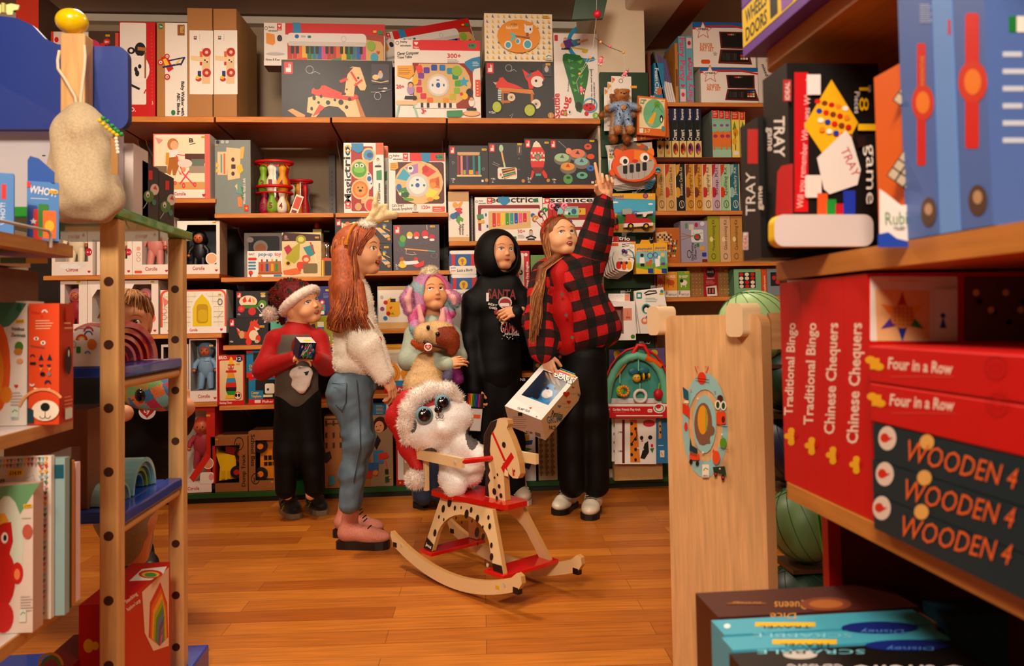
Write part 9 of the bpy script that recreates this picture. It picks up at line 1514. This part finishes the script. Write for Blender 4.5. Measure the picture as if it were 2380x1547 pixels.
for x, y, r in ((986, 964, .030), (1028, 935, .027)):
    q = C(x, y, -.105); mb.ell(q, (r*1.12, .014, r*1.12), '7aa0b0:glit', 20, 12).ell(q+Vector((.002, -.008, 0)), (r*.86, .014, r*.86), 'ink:gloss:.05', 20, 12).ell(q+Vector((-r*.25, -.021, r*.3)), (r*.16, .003, r*.16), 'ffffff', 8, 6)
q = C(1019, 952, -.128); mb.ell(q, (.016, .014, .014), 'ink:gloss:.1', 14, 10).tube([q+Vector((0, 0, -.01)), C(1020, 968, -.125)], .0016, 'ink', 6).tube([C(1012, 968, -.12), C(1016, 973, -.122), C(1021, 970, -.124), C(1028, 972, -.122), C(1031, 965, -.12)], .0016, 'ink', 6); par(mb.build('face'), hk)
s = SDF(); s.k = .03; s.cap(C(1010, 950, .03), C(960, 950, .04), .09, .08).cap(C(960, 950, .04), C(925, 970, .04), .07, .045).cap(C(925, 970, .04), C(950, 1040, .02), .045, .035).cap(C(950, 1040, .02), C(970, 1085, 0), .035, .024)
s.ell(hdc+Vector((.02, -.03, -.02)), (.118, .12, .10), k=.01, sub=True)
hh = blob('santa_hat', s, .004, ['c01014:fleece'], None, hk, fur=(2500, .004, .001, 2, 0))
s = SDF(); s.k = .015; limb(s, [C(948, 1020, -.03), C(944, 985, -.05), C(950, 950, -.06), C(968, 922, -.06), C(1000, 905, -.06), C(1040, 905, -.05), C(1066, 925, -.03)], [.024, .028, .03, .03, .028, .026, .018]); blob('hat_trim', s, .004, ['f0e6de:fleece'], None, hk, fur=(5000, .010, .001, 4, 0))
s = SDF(); s.ell(C(966, 1112, -.01), .036); blob('pompom', s, .004, ['f0e6de:fleece'], None, hk, fur=(2500, .010, .001, 5, 0))
# carton with a blue bear, hanging from the pointing girl's hand
o0, ox, oy, oz = P(1259, 975, 3.80), P(1173, 942, 3.86), P(1345, 876, 3.74), P(1269, 1022, 3.90)
o0 = P(1258, 976, 3.72); vx = P(1173, 943, 3.78)-o0; vy = P(1343, 876, 3.86)-o0; 
nx = vx.normalized(); ny = (vy-nx*vy.dot(nx)).normalized(); nz = nx.cross(ny); nz = nz if nz.y > 0 else -nz
Wc, Hh, Dc = vx.length, vy.length*1.05, .115
ny = vy.normalized(); nz2 = (P(1268, 1023, 3.80)-o0); nz = nz2.normalized(); Dc = nz2.length
def bq(u, v, w_, lift=0): return o0+vx*u+vy*v+nz2*w_
nf = vx.cross(vy).normalized(); nf = -nf if nf.dot(nz2) > 0 else nf
nb = vx.cross(nz2).normalized(); nb = -nb if nb.dot(vy) > 0 else nb
nr = vy.cross(nz2).normalized(); nr = -nr if nr.dot(vx) > 0 else nr
mb = MB(); WC = 'ece4e0'
u0, u1, v0, v1 = .12, .86, .30, .90
Fr = [bq(0, 0, 0), bq(1, 0, 0), bq(1, 1, 0), bq(0, 1, 0)]; In = [bq(u0, v0, 0), bq(u1, v0, 0), bq(u1, v1, 0), bq(u0, v1, 0)]; Bk = [p+nz2*.9 for p in In]
mb.add(Fr+In, [(0, 1, 5, 4), (1, 2, 6, 5), (2, 3, 7, 6), (3, 0, 4, 7)], WC); mb.add(In+Bk, [(0, 1, 5, 4), (1, 2, 6, 5), (3, 0, 4, 7), (2, 3, 7, 6)], '4a5a78'); mb.add(Bk, [(0, 1, 2, 3)], '2a4a7a')
mb.add([bq(0, 0, 0), bq(1, 0, 0), bq(1, 0, 1), bq(0, 0, 1)], [(0, 1, 2, 3)], 'd8c4b4'); mb.add([bq(0, 0, 0), bq(0, 1, 0), bq(0, 1, 1), bq(0, 0, 1)], [(0, 1, 2, 3)], 'd8bc94'); mb.add([bq(1, 0, 0), bq(1, 1, 0), bq(1, 1, 1), bq(1, 0, 1)], [(0, 1, 2, 3)], WC); mb.add([bq(0, 1, 0), bq(1, 1, 0), bq(1, 1, 1), bq(0, 1, 1)], [(0, 1, 2, 3)], WC); mb.add([bq(0, 0, 1), bq(1, 0, 1), bq(1, 1, 1), bq(0, 1, 1)], [(0, 1, 2, 3)], WC)
def onp(n, off=0):
    def f(x, y, h): r = ray(x, y); t = (o0-C0).dot(n)/r.dot(n); return tuple(C0+r*t+n*h)
    return f
Art(mb, {'f': onp(nf)}, .0001).run('p f4efec 1176 942 1190 925 1205 930 1220 940 1235 948 1252 962 1258 975;t 1202 950 30 5 16 4a1828 GRUMPY BEAR;t 1288 876 46 15 24 3a1020 BEARS;t 1288 874 44 13 24 f4efec BEARS;h 1286 864 5 c02040;l 3 d83020 1298 862 1338 877;l 2 e8c020 1300 859 1338 873;l 2 3a9ab8 1302 856 1336 869;h 1233 948 3 d83028;h 1247 968 2 d83028;s 1324 872 10')
Art(mb, {'f': onp(nb)}, .0001).run('n 1192 968 34 6 5 b0988a;r 1204 958 1214 966 3a3a30;t 1222 1004 16 4 14 3a3030 CE;'+''.join('l 1 2a2020 %g %g %g %g;' % (1244+k*1.6, 1003+k*.5, 1245+k*1.6, 1012+k*.5) for k in range(8)))
Art(mb, {'f': onp(nr)}, .0001).run('t 1281 966 26 13 12 2a1a14 Resting;t 1272 984 38 16 -8 5a8290 GRUMP;t 1276 998 16 9 0 2a1a14 FACE;h 1332 900 3 c82828;h 1322 934 5 c82828;h 1300 944 4 6a8a94;h 1346 918 4 6a8a94;h 1316 916 8 d04030;'+''.join('e %g %g 1 1 b89870;' % (1275+((k*37) % 70), 1000-((k*37) % 70)*1.1-((k*13) % 30)) for k in range(26)))
ct = tag(mb.build('toy_carton'), 'white window carton with a blue plush bear, held by the pointing girl', 'toy carton')
s = SDF(); s.k = .02; Q = lambda u, v, w_: bq(u, v, w_); s.ell(Q(.45, .62, .5), .048).ell(Q(.62, .80, .5), .018).ell(Q(.2, .72, .5), .018).ell(Q(.5, .32, .5), .045).ell(Q(.7, .34, .35), .025).ell(Q(.28, .36, .35), .025)
bb = blob('plush_bear', s, .004, ['2a94c8:fleece', 'ece4e4:fleece'], lambda c: inell(c, npv(Q(.45, .56, .2)), (.03, .03, .022)).astype(int), ct, fur=(3000, .004, .0009, 2, 0))
mb = MB(); mb.ell(Q(.45, .60, .02), .007, 'navy').ell(Q(.30, .66, .06), .006, 'ink').ell(Q(.60, .68, .06), .006, 'ink'); par(mb.build('bear_face'), ct)
mb = MB(); mb.add([p+nf*.0003 for p in In], [(0, 1, 2, 3)], 'clear'); par(mb.build('window'), ct)
